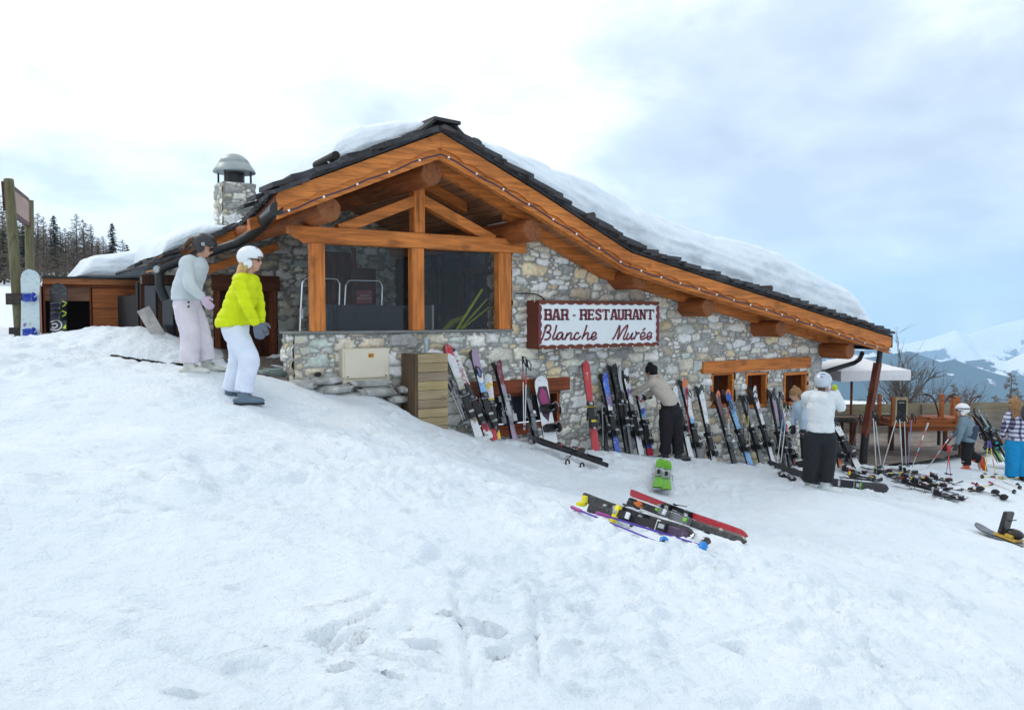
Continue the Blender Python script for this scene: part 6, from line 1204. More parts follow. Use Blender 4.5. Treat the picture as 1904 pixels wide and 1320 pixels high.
# ------------------------------------------------------------------ trees
M_bark = mat('bark', (.085,.065,.05), .9, var=.4, scale=9); M_twig = mat('larch_twigs', (.17,.135,.105), .95, var=.4, scale=3); M_need = mat('spruce_needles', (.018,.032,.024), .9, var=.5, scale=2); M_twig2 = mat('grey_twigs', (.12,.105,.085), .95, var=.3)
def conifer(name, H, seed, kind):
    rs = random.Random(seed); root = bpy.data.objects.new(name, None); C.objects.link(root); mb = MB()
    lean_ = rs.uniform(-.02,.02)*H; mb.tube([(0,0,-.6),(0,0,H*.3),(lean_,0,H*.7),(lean_*1.3,0,H)], [H*.013,H*.010,H*.006,.008], 7); mb.build('trunk', M_bark, root)
    cr = MB(); larch = kind == 'larch'; nb = int(H*(13 if larch else 17)); zst = H*rs.uniform(.05,.12) if larch else H*.05
    for k in range(nb):
        z = zst+(H-zst)*(k/nb)**.92; t = (z-zst)/(H-zst); Lb = H*(.20 if larch else .19)*(1-t)**.75*rs.uniform(.55,1.15)+.12; a = rs.uniform(0, 6.283); dr = (.12 if larch else -.28)*Lb+rs.uniform(-.1,.1)*Lb
        cx0 = lean_*z/H; d = Vector((math.cos(a), math.sin(a), 0)); tip = Vector((cx0,0,z))+d*Lb+Vector((0,0,dr)); p0 = Vector((cx0,0,z)); midp = (p0+tip)*.5+Vector((0,0,(-.10 if larch else .06)*Lb))
        if larch:
            for q0, q1, w in ((p0, midp, .016),(midp, tip, .010)):
                s_ = d.cross(Vector((0,0,1)))*w*H*.12; u_ = Vector((0,0,w*H*.10)); cr.add([q0-s_,q0+s_,q1+s_*.6,q1-s_*.6,q0-u_,q0+u_,q1+u_*.6,q1-u_*.6], [(0,1,2,3),(4,5,6,7)])
            for j in range(int(10+Lb*16)):
                f = rs.uniform(.15,1.0); q = p0.lerp(midp, min(1,f*2)) if f < .5 else midp.lerp(tip, f*2-1); l = rs.uniform(.12,.34)*(.5+Lb*.4); dd = Vector((rs.uniform(-1,1), rs.uniform(-1,1), rs.uniform(-1.0,.35))).normalized()*l+d*l*.4; w = Vector((rs.uniform(-1,1),rs.uniform(-1,1),rs.uniform(-.4,.4)))*.05
                cr.add([q-w, q+w, q+dd], [(0,1,2)])
        else:
            m = int(8+Lb*12)
            for j in range(m):
                f = (j+rs.random())/m; q = p0.lerp(tip, f); l = .13+.30*(1-f)*Lb**.5; sd = d.cross(Vector((0,0,1)))*rs.choice((-1,1)); dd = sd*l*rs.uniform(.4,1)+d*l*.4+Vector((0,0,-l*rs.uniform(.2,.8))); w = Vector((rs.uniform(-1,1),rs.uniform(-1,1),rs.uniform(-.5,.5)))*.06
                cr.add([q-w, q+w, q+dd*1.0+w*.4, q+dd*.6-w], [(0,1,2,3)])
    cr.build('crown', M_twig if larch else M_need, root); return root
def bare_tree(name, H, seed, spread=.6, m=M_twig2, lv=5, trunk=.05):
    rs = random.Random(seed); root = bpy.data.objects.new(name, None); C.objects.link(root); tr = MB(); cr = MB()
    def grow_(p, d, l, r, k):
        pts = [p]; q = p; dd = d.copy()
        for i in range(4): dd = (dd+Vector((rs.uniform(-1,1),rs.uniform(-1,1),rs.uniform(-.6,.7)))*.20).normalized(); q = q+dd*l/4; pts.append(q)
        (tr if k == 0 else cr).tube(pts, [r, r*.9, r*.8, r*.68, r*.55], 6 if k < 2 else 3, cap=False)
        if k >= lv: return
        for j in range(5 if k < 2 else 4):
            f = rs.uniform(.3,1); b_ = pts[min(4,int(f*4))]; nd = (dd+Vector((rs.uniform(-1,1),rs.uniform(-1,1),rs.uniform(-.55,.8)))*spread*1.5).normalized(); grow_(b_, nd, l*rs.uniform(.5,.78), r*.5, k+1)
    grow_(Vector((0,0,-.3)), Vector((rs.uniform(-.2,.2),rs.uniform(-.2,.2),1)).normalized(), H*.42, H*trunk*.5, 0)
    tr.build('trunk', M_bark, root); cr.build('branches', m, root); return root
def put(o, px, py_top, dep, label, cat='tree', group=None, baseH=None, zb=None):
    c = PD(px, 600, dep); zt = PD(px, py_top, dep).z; g = gz(c.x, c.y) if zb is None else zb; s = (zt-g)/baseH; o.location = (c.x, c.y, g); o.scale = (s,s,s); o['label'] = label; o['category'] = cat
    if group: o['group'] = group
    return o
proto = [conifer('larch_tree', 10, 1, 'larch'), conifer('larch_tree', 10, 2, 'larch'), conifer('larch_tree', 10, 3, 'larch'), conifer('spruce_tree', 10, 4, 'spruce'), conifer('larch_tree', 10, 5, 'larch'), conifer('spruce_tree', 10, 6, 'spruce')]
used = [False]*6
def tree(k, px, top, dep, label, rz, group='trees on the left hillside'):
    if used[k]: o = copy_tree(proto[k])
    else: o = proto[k]; used[k] = True
    put(o, px, top, dep, label, 'tree', group, 10); o.rotation_euler = (0,0,rz); o.scale = (o.scale[0]*rng.uniform(1.2,1.7),)*2+(o.scale[2],); return o
TR = [(3,107,402,86,'dark pointed spruce, darkest of the trees between the notice posts and the hut roof'),(0,146,399,84,'tall thin bare larch, tallest in the middle of the hillside group'),(1,163,410,85,'slender larch just right of the tallest hillside larch'),(2,174,418,84,'thin larch on the right shoulder of the hillside group'),
      (5,212,416,82,'solitary dark conifer standing right of the hillside group above the roof snow'),(4,126,425,88,'sparse larch between the dark spruce and the tallest larch'),(0,84,404,80,'leafless larch just right of the second notice post'),(1,72,398,83,'bushy brown larch rising behind the second notice post'),
      (2,62,392,86,'tallest brown larch behind the notice posts'),(4,33,385,80,'brown larch seen between the two notice posts'),(0,4,360,70,'big larch cut by the left edge of the photo'),(1,20,376,78,'larch directly behind the front notice post'),(2,98,420,90,'grey larch close left of the dark spruce'),(4,196,440,88,'small larch in the dip before the solitary conifer'),
      (3,240,455,90,'tiny conifer top just over the roof snow'),(1,282,448,95,'very small larch top above the wing roof snow'),(3,50,420,76,'low dark spruce beneath the notice board'),(0,230,446,92,'short larch right of the solitary conifer'),(5,10,430,66,'low dark spruce at the left edge'),(2,140,440,80,'short brown larch under the tallest one'),(0,184,450,80,'short larch under the right shoulder of the group'),(4,110,455,76,'low bushy larch below the dark spruce'),(1,155,460,74,'low larch half sunk behind the hut roof'),(2,90,450,72,'low brown larch right of the notice board'),(4,66,440,68,'low reddish larch beside the second post'),(0,125,470,70,'lowest larch over the hut roof, left'),(1,200,468,74,'lowest larch beside the roof snow'),(4,30,450,62,'low larch between the posts near the snow'),(1,75,470,60,'lowest larch just above the black snowboard'),(2,170,470,72,'lowest larch over the orange hut panel'),(4,-8,400,64,'larch half outside the left edge'),(3,222,470,84,'low dark conifer under the solitary one')]
for i, (k, px, top, dep, lb) in enumerate(TR): tree(k, px, top, dep, lb, i*1.7)
for i in range(46):
    px = -15+i*5.6+rng.uniform(-3,3); top = interp(px, [(-20,395),(60,410),(110,432),(180,432),(215,455),(250,476)])+rng.uniform(-4,26)
    tree((0,1,2,4)[i % 4], px, top, rng.uniform(92,104), 'larch in the dense brown stand behind the notice posts and the hut', i*2.1, 'dense larch stand behind the hut')
bt = bare_tree('bare_tree', 5, 11, .62, lv=5, trunk=.052, m=mat('dark_limbs', (.12,.10,.09), .95)); put(bt, 1705, 520, 27, 'spreading bare tree with dark twisted limbs behind the parasol', 'tree', None, 5, EZ-6.2); bt.scale = (bt.scale[0]*.85, bt.scale[1]*.85, bt.scale[2])
bt2 = bare_tree('bare_tree', 5, 12, .7, lv=5, trunk=.055, m=mat('dark_limbs2', (.10,.085,.075), .95)); put(bt2, 1640, 590, 29, 'lower bare tree filling the gap under the parasol', 'tree', None, 5, EZ-6.4); bt2.scale = (bt2.scale[0]*1.0, bt2.scale[1]*1.0, bt2.scale[2])
for (px, top, dep, lb, k) in [(1878,693,42,'slim leafless larch rising above the plaid shirted person',0),(1778,713,50,'small leafless larch over the boy',1),(1716,716,48,'small leafless larch above the table legs',2),(1800,725,52,'faint small larch right of the boy\'s helmet',4),(1856,735,46,'low larch left of the plaid shirted person',1),(1900,728,44,'low larch at the right edge of the photo',2)]:
    o = copy_tree(proto[k]); put(o, px, top, dep, lb, 'tree', 'small larches on the right slope', 10, EZ-10.5); o.scale = (o.scale[0]*1.1,)*2+(o.scale[2],)
# ------------------------------------------------------------------ mountains beyond the valley
def mountain(name, ridge, d0, depth, zbot, mtl, seed, rough=.1, sm=.0, step=8.0):
    pxs = [r[0] for r in ridge]; n = int((pxs[-1]-pxs[0])/2.0); px = np.linspace(pxs[0], pxs[-1], n); ry = np.interp(px, pxs, [r[1] for r in ridge])
    top = np.array([list(PD(a, b, d0)) for a, b in zip(px, ry)]); m = 90; v = np.linspace(0, 1, m)[:, None]
    # front face descends towards the viewer, back face away
    view = np.array([math.cos(YAW), math.sin(YAW)]); t = np.concatenate([-(1-v[:, 0]), v[1:, 0]]); t = t[:, None]
    X = top[None, :, 0]+view[0]*t*depth; Y = top[None, :, 1]+view[1]*t*depth
    H = top[None, :, 2]-zbot; sc = depth/1.0
    nz = fbm(X/sc*5, Y/sc*5, seed, 6, .55); rd = 1-np.abs(fbm(X/sc*3.2+5, Y/sc*3.2, seed+4, 5, .55))*3.0
    Z = zbot + H*(1-np.abs(t)**.9) + np.minimum(np.abs(t)*4, 1)*H*rough*(nz*1.6+(rd-.6)*.8) + sm*H*nz*.15
    return tag(grid_mesh(name, X, Y, Z, mtl), kind='structure')
def mtn_mat(name, rock, lo, hi, z0, z1, steep=.5, scale=.01):
    m, t, b = newmat(name); n = t.nodes; l = t.links; b.inputs['Roughness'].default_value = .95; b.inputs['Specular IOR Level'].default_value = .1
    tc_ = n.new('ShaderNodeTexCoord'); nz = n.new('ShaderNodeTexNoise'); l.new(tc_.outputs['Object'], nz.inputs['Vector']); nz.inputs['Scale'].default_value = scale; nz.inputs['Detail'].default_value = 9; nz.inputs['Roughness'].default_value = .6
    ge = n.new('ShaderNodeNewGeometry'); sp_ = n.new('ShaderNodeSeparateXYZ'); l.new(ge.outputs['Position'], sp_.inputs[0])
    r = n.new('ShaderNodeMapRange'); l.new(sp_.outputs[2], r.inputs[0]); r.inputs[1].default_value = z0; r.inputs[2].default_value = z1; r.inputs[3].default_value = lo; r.inputs[4].default_value = hi
    g = n.new('ShaderNodeMapRange'); l.new(M_('SUBTRACT', nz.outputs['Fac'], r.outputs[0], nt_=t), g.inputs[0]); g.inputs[1].default_value = 0; g.inputs[2].default_value = .025
    n2_ = n.new('ShaderNodeTexNoise'); l.new(tc_.outputs['Object'], n2_.inputs['Vector']); n2_.inputs['Scale'].default_value = scale*9; n2_.inputs['Detail'].default_value = 6
    rk = n.new('ShaderNodeMix'); rk.data_type = 'RGBA'; l.new(n2_.outputs['Fac'], rk.inputs[0]); rk.inputs[6].default_value = tuple(c*.5 for c in rock)+(1,); rk.inputs[7].default_value = tuple(c*1.5 for c in rock)+(1,)
    mx = n.new('ShaderNodeMix'); mx.data_type = 'RGBA'; l.new(g.outputs[0], mx.inputs[0]); l.new(rk.outputs[2], mx.inputs[6]); mx.inputs[7].default_value = (.85,.87,.9,1); l.new(mx.outputs[2], b.inputs['Base Color']); return m
MF = mtn_mat('forest_slope', (.028,.045,.04), .66, .64, -1500, 0, scale=.003)
MS = mtn_mat('snow_slope', (.10,.12,.15), .42, .30, -400, 350, scale=.0016)
mountain('forested_mountain', [(1380,690),(1540,672),(1620,664),(1660,658),(1692,653),(1720,663),(1749,673),(1774,668),(1805,680),(1846,693),(1904,708),(1990,735),(2150,790),(2300,840)], 5000, 2400, -1250, MF, 3, .12)
mountain('forested_mountain', [(1380,690),(1540,690),(1650,690),(1684,686),(1710,690),(1749,701),(1790,714),(1830,730),(1880,750),(1940,775),(2100,820),(2300,860)], 4100, 1700, -1250, MF, 8, .12)
mountain('snowy_mountain', [(1300,640),(1500,650),(1640,652),(1730,668),(1790,672),(1830,668),(1870,672),(1904,656),(1960,640),(2100,650),(2300,700)], 5900, 1500, -1200, mtn_mat('half_snow', (.05,.07,.08), .47, .38, -500, 0, scale=.0022), 21, .16)
mountain('snowy_mountain', [(1250,630),(1450,618),(1600,628),(1680,640),(1730,630),(1775,614),(1800,622),(1850,606),(1890,596),(1930,590),(2050,600),(2300,640)], 9000, 2300, -1600, MS, 31, .22)
# air between here and the mountains
mb = MB(); mb.box((-900,-5000,-1900),(13500,12500,560)); hz_ = mb.build('haze', newmat('haze_air')[0]); tag(hz_, kind='stuff')
hm = hz_.data.materials[0].node_tree; hn = hm.nodes; o_ = [q for q in hn if q.type == 'OUTPUT_MATERIAL'][0]
for l_ in list(hm.links): hm.links.remove(l_)
hn.remove(hn['Principled BSDF']); pv = hn.new('ShaderNodeVolumePrincipled'); pv.inputs['Color'].default_value = (.50,.75,1.0,1); pv.inputs['Density'].default_value = .000092; pv.inputs['Anisotropy'].default_value = .1; hm.links.new(pv.outputs[0], o_.inputs['Volume'])

scn.cycles.volume_bounces = 3
# ------------------------------------------------------------------ people
def V(*a): return Vector(a)
def rings(mb, pts, lat=(0,1,0), n=14, caps=True):
    """pts: (centre, ra along view of the limb plane, rb along lateral); closed smooth tube with rounded ends"""
    lat = Vector(lat).normalized(); P_ = [Vector(p[0]) for p in pts]; RA = [p[1] for p in pts]; RB = [p[2] if len(p) > 2 else p[1] for p in pts]
    cs, ra, rb = [], [], []
    for i in range(len(P_)-1):
        for t in ((0,.25,.5,.75) if len(P_) > 2 else (0,.33,.66)):
            p0 = P_[max(i-1,0)]; p1 = P_[i]; p2 = P_[i+1]; p3 = P_[min(i+2,len(P_)-1)]
            cs.append(.5*((2*p1)+(-p0+p2)*t+(2*p0-5*p1+4*p2-p3)*t*t+(-p0+3*p1-3*p2+p3)*t**3)); ra.append(RA[i]*(1-t)+RA[i+1]*t); rb.append(RB[i]*(1-t)+RB[i+1]*t)
    cs.append(P_[-1]); ra.append(RA[-1]); rb.append(RB[-1])
    if caps:
        d0 = (cs[0]-cs[1]).normalized(); d1 = (cs[-1]-cs[-2]).normalized(); h0 = min(ra[0], rb[0]); h1 = min(ra[-1], rb[-1])
        pre = [(cs[0]+d0*h0*s, c) for s, c in ((1.0,.12),(.85,.52),(.5,.86))]; post = [(cs[-1]+d1*h1*s, c) for s, c in ((.5,.86),(.85,.52),(1.0,.12))]
        cs = [p for p, c in pre]+cs+[p for p, c in post]; ra = [ra[0]*c for p, c in pre]+ra+[ra[-1]*c for p, c in post]; rb = [rb[0]*c for p, c in pre]+rb+[rb[-1]*c for p, c in post]
    vs = []; k = len(cs)
    for i, c in enumerate(cs):
        t = (cs[min(i+1,k-1)]-cs[max(i-1,0)]).normalized(); b = (lat-t*lat.dot(t)); b = b.normalized() if b.length > .05 else Vector((1,0,0)).cross(t).normalized(); a = b.cross(t)
        for j in range(n): g = 2*math.pi*j/n; vs.append(c+a*math.cos(g)*ra[i]+b*math.sin(g)*rb[i])
    mb.add(vs, [(i*n+j, i*n+(j+1)%n, (i+1)*n+(j+1)%n, (i+1)*n+j) for i in range(k-1) for j in range(n)], 0, True)
    mb.add(vs[:n], [tuple(range(n-1,-1,-1))]); mb.add(vs[-n:], [tuple(range(n))]); return mb
def blob(name, mb, m, parent, voxel=.012, sm=4, disp=None):
    me = bpy.data.meshes.new(name); me.from_pydata(mb.v, [], mb.f); o = bpy.data.objects.new(name, me); C.objects.link(o)
    r = o.modifiers.new('r', 'REMESH'); r.mode = 'VOXEL'; r.voxel_size = voxel; r.use_smooth_shade = True
    if sm: s = o.modifiers.new('s', 'SMOOTH'); s.factor = .5; s.iterations = sm
    bpy.context.view_layer.update(); m2 = bpy.data.meshes.new_from_object(o.evaluated_get(bpy.context.evaluated_depsgraph_get())); bpy.data.objects.remove(o); bpy.data.meshes.remove(me)
    if disp:
        nv = len(m2.vertices); co = np.empty(nv*3); m2.vertices.foreach_get('co', co); no = np.empty(nv*3); m2.vertices.foreach_get('normal', no); co = co.reshape(-1,3); no = no.reshape(-1,3)
        co = co+no*disp(co)[:, None]; m2.vertices.foreach_set('co', co.ravel().astype(np.float32))
    m2.materials.clear(); m2.materials.append(m); m2.polygons.foreach_set('use_smooth', [True]*len(m2.polygons)); m2.name = name; m2.update()
    o = bpy.data.objects.new(name, m2); C.objects.link(o); o.parent = parent; return o
def cloth_mat(name, col, rough=.8): return mat(name, col, rough, var=.07, scale=6, bump=.35, bscale=55, spec=.2)
def wr(seed, amp=.006, quilt=0, qa=.006):
    def f(co):
        x, y, z = co[:,0], co[:,1], co[:,2]; d = amp*2.6*fbm(z*9+x*3, y*7+x*5, seed, 4, .55) + amp*2.4*(.25-np.abs(fbm((z*1.0+x*.7)*15, y*8+x*3, seed+3, 3)))
        if quilt: d = d - qa*np.abs(np.cos(math.pi*(z+.05*fbm(x*5, y*5, seed+5, 2))/quilt))**7
        return d
    return f
M_skin = mat('skin', (.50,.27,.19), .55, var=.06, scale=12, sub=.08); M_lip = mat('lips', (.36,.12,.10), .5); M_eye = mat('eye', (.02,.015,.012), .25)
def hand(mb, w, d, up, s=1.0, curl=.5, glove=False, side=1):
    """five fingers of unequal length from wrist w along d; up = back of the hand"""
    d = Vector(d).normalized(); up = Vector(up); up = (up-d*up.dot(d)).normalized(); lt = d.cross(up)*side; r = (.0135 if glove else .0092)*s
    w = Vector(w); pal = [(w, .030*s, .024*s), (w+d*.045*s, .022*s, .040*s), (w+d*.09*s, .019*s, .042*s)]; rings(mb, pal, lt, 10)
    for k, (o, l) in enumerate(((.030,.068),(.011,.078),(-.009,.073),(-.028,.056))):
        b = w+d*.088*s+lt*o*s; a1 = curl*.55; a2 = curl*1.35; l *= s; e1 = b+(d*math.cos(a1)-up*math.sin(a1))*l*.5+lt*o*.12; e2 = e1+(d*math.cos(a2)-up*math.sin(a2))*l*.5
        rings(mb, [(b, r), (e1, r*.95), (e2, r*.82)], lt, 8)
    b = w+d*.03*s+lt*.030*s; e1 = b+(d*.55+lt*.75-up*.25*curl)*.035*s; e2 = e1+(d*.9+lt*.25-up*.6*curl)*.034*s; rings(mb, [(b, r*1.25), (e1, r*1.1), (e2, r*.9)], lt, 8)
def rotf(f, pitch=0):      # matrix taking head-local (x forward, y left, z up) to person space
    f = Vector((f[0], f[1], 0)).normalized(); l = Vector((0,0,1)).cross(f); m = Matrix(((f.x,l.x,0),(f.y,l.y,0),(0,0,1))); return m @ Matrix.Rotation(pitch, 3, 'Y')
def head_parts(mb, c, Mh, s=1.0):
    def q(*a): return Vector(c)+Mh @ (Vector(a)*s)
    def el(p, r, sc): mb.sphere(q(*p), r*s, 0, 16, 12, sc, M=Mh)
    el((0,0,.02), .092, (1.05,.86,1.12)); el((.025,0,-.045), .066, (1.0,.86,1.1)); el((.058,0,-.088), .026, (1,1.1,.8)); rings(mb, [(q(.085,0,.018), .010*s), (q(.105,0,-.020), .014*s), (q(.092,0,-.030), .013*s)], Mh @ Vector((0,1,0)), 8)
    el((.080,0,.035), .030, (.6,1.6,.5)); el((.082,0,-.058), .020, (.7,1.2,.6))
    for sy in (-1,1): el((-.005,sy*.082,-.01), .026, (.7,.35,1.2)); el((.062,sy*.035,-.025), .026, (.8,.9,.8))
def person(label, base, J, F_, cl, H=1.0, helmet=None, hair=None, gloves=None, pitch=0, boots=None, extras=None, group=None, seed=1):
    """J: joints in metres in (right, away, up) of the viewer, base at the feet"""
    root = empty('person', tuple(Vector(base)-Vector((0,0,.02))), YAW-math.pi/2, label, 'person', group); b = {k: Vector(v) for k, v in J.items() if k != 'curl'}
    f = Vector((F_[0], F_[1], 0)).normalized(); lt = Vector((0,0,1)).cross(f); s = H; Mh = rotf(F_, pitch)
    latS = (b['sL']-b['sR']).normalized(); latP = (b['hL']-b['hR']).normalized()
    # continuous body
    mb = MB(); head_parts(mb, b['head'], Mh, s)
    rings(mb, [(b['neck']-V(0,0,.03), .052*s), (b['head']-V(0,0,.06*s)-f*.012, .050*s)], latS, 12)
    rings(mb, [(b['neck']-V(0,0,.02), .06*s, .10*s), (b['chest'], .095*s, .14*s), (b['waist'], .075*s, .105*s), (b['pelvis'], .075*s, .11*s)], latS, 16)
    for k in 'LR':
        rings(mb, [(b['neck'].lerp(b['s'+k], .5), .05*s), (b['s'+k], .050*s), (b['e'+k], .038*s), (b['w'+k], .027*s)], f, 12)
        hd = (b['w'+k]-b['e'+k]).normalized(); hd = Vector(J.get('d'+k, hd)); hand(mb, b['w'+k], hd, J.get('u'+k, lt*(1 if k == 'L' else -1)), s*(.80 if (gloves[k] if isinstance(gloves, dict) else gloves) else 1), J.get('curl', .5), False, 1 if k == 'L' else -1)
        rings(mb, [(b['h'+k], .062*s), (b['k'+k], .050*s), (b['a'+k], .040*s)], f.cross(V(0,0,1)), 12); rings(mb, [(b['a'+k]-V(0,0,.03*s), .035*s), (b['a'+k]-V(0,0,.07*s)+Vector(J.get('t'+k, f))*.12*s, .028*s)], lt, 8)
    blob('body', mb, M_skin, root, .0085*max(s,.8), 2)
    for sy in (-1,1):
        e = MB(); e.sphere(b['head']+Mh @ (V(.081, sy*.033, .008)*s), .0105*s, 0, 8, 6); e.build('eye', M_eye, root)
    e = MB(); e.sphere(b['head']+Mh @ (V(.092, 0, -.056)*s), .016*s, 0, 10, 6, (.35,1.1,.35), M=Mh); e.build('mouth', M_lip, root)
    # trousers
    mb = MB(); tr = cl['trouser_r']; rings(mb, [(b['waist']-V(0,0,.02)-f*.0, .105*s, .145*s), (b['pelvis'], tr[0]*s, .165*s), ((b['hL']+b['hR'])/2-V(0,0,.05*s), tr[0]*.92*s, .16*s)], latP, 18)
    for k in 'LR': rings(mb, [(b['h'+k], tr[0]*.78*s), (b['h'+k].lerp(b['k'+k], .5), tr[1]*1.12*s), (b['k'+k], tr[1]*s), (b['k'+k].lerp(b['a'+k], .6), tr[2]*.96*s), (b['a'+k]+V(0,0,.015), tr[2]*s)], lt, 16, caps=False)
    blob('trousers', mb, cl['trousers'], root, .011, 3, wr(seed, .009))
    # jacket
    mb = MB(); jr = cl['jacket_r']; hem = b['hem']; rings(mb, [(b['neck']+V(0,0,.015*s)-f*.01, .066*s, .072*s), (b['neck']-V(0,0,.045*s), jr[0]*.80*s, .155*s), (b['chest'], jr[0]*s, .195*s), (b['waist'], jr[1]*s, .170*s), (hem+V(0,0,.05*s), jr[2]*s, .185*s), (hem, jr[2]*s, .185*s)], latS, 20, caps=False)
    for k in 'LR':
        c_ = b['w'+k].lerp(b['e'+k], .06); rings(mb, [(b['neck'].lerp(b['s'+k], .55), jr[3]*1.1*s), (b['s'+k], jr[3]*1.12*s), (b['s'+k].lerp(b['e'+k], .5), jr[3]*.98*s), (b['e'+k], jr[3]*.92*s), (c_, jr[3]*.66*s)], f, 14)
    blob('jacket', mb, cl['jacket'], root, .0105, 3, wr(seed+9, cl.get('wr', .007), cl.get('quilt', 0), cl.get('qa', .012)))
    mb = MB(); rings(mb, [(b['neck']+V(0,0,.0), .075*s, .080*s), (b['neck']+V(0,0,.045*s)+f*.008, .070*s, .075*s)], latS, 16, caps=False); blob('collar', mb, cl.get('collar', cl['jacket']), root, .01, 1)
    # boots
    for k in 'LR':
        a = b['a'+k]; td = Vector(J.get('t'+k, f)).normalized(); bt = boots or dict(m=M_black, s=1); q = bt.get('s', 1)*s; n_ = Vector(J.get('n'+k, (0,0,1)))
        mb = MB(); sole = a-n_*.085*q; ll = n_.cross(td); rings(mb, [(a+n_*.10*q, .066*q, .062*q), (a+n_*.0*q, .062*q, .058*q), (sole+n_*.03*q+td*.01, .070*q, .052*q)], ll, 14); rings(mb, [(sole-td*.075*q+n_*.005, .038*q, .042*q), (sole+td*.08*q+n_*.012, .044*q, .052*q), (sole+td*.185*q, .028*q, .046*q)], ll, 14)
        bo = blob('boot', mb, bt['m'], root, .008, 2); mb = MB()
        for z_ in (-.02,.03,.08): mb.tube([a+n_*z_*q+td*.065*q-ll*.03*q, a+n_*z_*q+td*.082*q, a+n_*z_*q+td*.065*q+ll*.03*q], .007*q, 6)
        mb.build('buckle', bt.get('b', M_steel), bo)
        mb = MB(); rings(mb, [(sole-td*.10*q-n_*.035*q, .012*q, .036*q), (sole+td*.20*q-n_*.030*q, .012*q, .034*q)], ll, 10); mb.build('sole', M_black, bo)
    for k in 'LR':
        g = gloves[k] if isinstance(gloves, dict) else gloves
        if g:
            hd = (b['w'+k]-b['e'+k]).normalized(); hd = Vector(J.get('d'+k, hd)); mb = MB(); hand(mb, b['w'+k]+hd*.012, hd, J.get('u'+k, lt*(1 if k == 'L' else -1)), 1.12*s, J.get('curl', .5), True, 1 if k == 'L' else -1)
            rings(mb, [(b['w'+k]-hd*.05*s, .046*s), (b['w'+k]+hd*.02*s, .034*s)], f, 12); blob('glove', mb, g, root, .0065, 1)
    hc = b['head']
    if helmet:
        mb = MB(); q = lambda *a: hc+Mh @ (Vector(a)*s); mb.sphere(q(-.012,0,.048), .122*s, 0, 24, 16, (1.10,.92,.92), M=Mh); h_ = MB()
        # cut the shell: keep what is above and behind the face
        inv = Mh.transposed(); fs = []
        for fc in mb.f:
            cc_ = sum((Vector(mb.v[i]) for i in fc), Vector())/len(fc); lc = inv @ (cc_-hc)/s
            if lc.z > .028+max(0, lc.x-.03)*.15 or (lc.x < -.0+.0 and lc.z > -.045): fs.append(fc)
        h_.v = mb.v; h_.f = fs; h_.m = [0]*len(fs); h_.sm = [True]*len(fs); o = h_.build('helmet', helmet['m'], root); sd2 = o.modifiers.new('s','SOLIDIFY'); sd2.thickness = .016; sd2.offset = 0
        mb = MB()
        for sy in (-1,1): mb.sphere(q(-.018, sy*.092, -.030), .048*s, 0, 12, 8, (1.0,.28,1.15), M=Mh)
        mb.build('ear_pad', helmet.get('pad', helmet['m']), o)
        mb = MB()
        for dx in (-.05,.01,.06):
            for sy in (-.5,.5): mb.box((-.016,-.006,-.002),(.016,.006,.004), M=Matrix.Translation(q(dx, sy*.09, .048+.122*.92*math.sqrt(max(0,1-(dx/.134)**2-(sy*.09/.112)**2)))) @ Mh.to_4x4())
        mb.build('vent', M_black, o)
        if helmet.get('goggles'):
            mb = MB(); pts = [q(-.02+.135*math.cos(a_)*1.0, .116*math.sin(a_), .062) for a_ in np.linspace(-2.9,2.9,30)]; mb.tube(pts, .013*s, 6); mb.build('strap', helmet.get('gs', M_black), o)
            mb = MB(); mb.sphere(q(.09,0,helmet.get('gz', .085)), .055*s, 0, 14, 10, (.45,1.4,.62), M=Mh); mb.build('goggles', helmet.get('gm', M_black), o)
        if helmet.get('badge'):
            mb = MB(); mb.box((-.016,-.003,-.016),(.016,.003,.016), M=Matrix.Translation(q(0,-.121,.03)) @ Mh.to_4x4() @ Matrix.Rotation(.78,4,'Y')); mb.box((-.009,-.0045,-.009),(.009,.0045,.009), 1, M=Matrix.Translation(q(0,-.121,.03)) @ Mh.to_4x4() @ Matrix.Rotation(.78,4,'Y')); mb.build('badge', [pm('w', WH), M_black], o)
        for pl, mm in helmet.get('deco', []):
            mb = MB()
            pts = []
            for (az, el_) in pl: az, el_ = R(az), R(el_); u = Vector((math.cos(el_)*math.cos(az)*1.10, math.cos(el_)*math.sin(az)*.92, math.sin(el_)*.92))*.124; pts.append(q(-.012+u.x, u.y, .048+u.z))
            mb.tube(pts, [.004]+[.012]*(len(pts)-2)+[.004], 8); mb.build('stripe', mm, o)
    if hair:
        mb = MB(); q = lambda *a: hc+Mh @ (Vector(a)*s)
        for pts in hair['pts']: rings(mb, [(q(*p[:3]), p[3]*s, p[4]*s) for p in pts], Mh @ Vector((0,1,0)), 12)
        sd_h = seed
        blob('hair', mb, hair['m'], root, .007, 1, lambda co: .012*fbm((co[:,0]+co[:,1])*50, co[:,2]*7, sd_h, 3))
    if extras: extras(root, b, Mh, f, lt, s)
    return root
def feet(px, py, dep=None, sink=.02):
    g = PD(px, py, dep) if dep else G(px, py); g.z -= sink; return g
def snap(px, dep, py):       # ground point under a pixel column at a depth close to the wanted one
    g = G(px, py); return g
M_blond = mat('blond_hair', (.50,.32,.13), .6, var=.35, scale=30, bump=.4); M_bro = mat('brown_hair', (.07,.035,.018), .6, var=.4, scale=30, bump=.4); M_lbro = mat('light_brown_hair', (.26,.14,.055), .6, var=.4, scale=30, bump=.4)
HAIRM = lambda m: dict(m=m, pts=[[(-.05,0,.0,.07,.075),(-.085,.0,-.06,.045,.075),(-.10,0,-.13,.03,.08),(-.13,0,-.20,.015,.05)]])
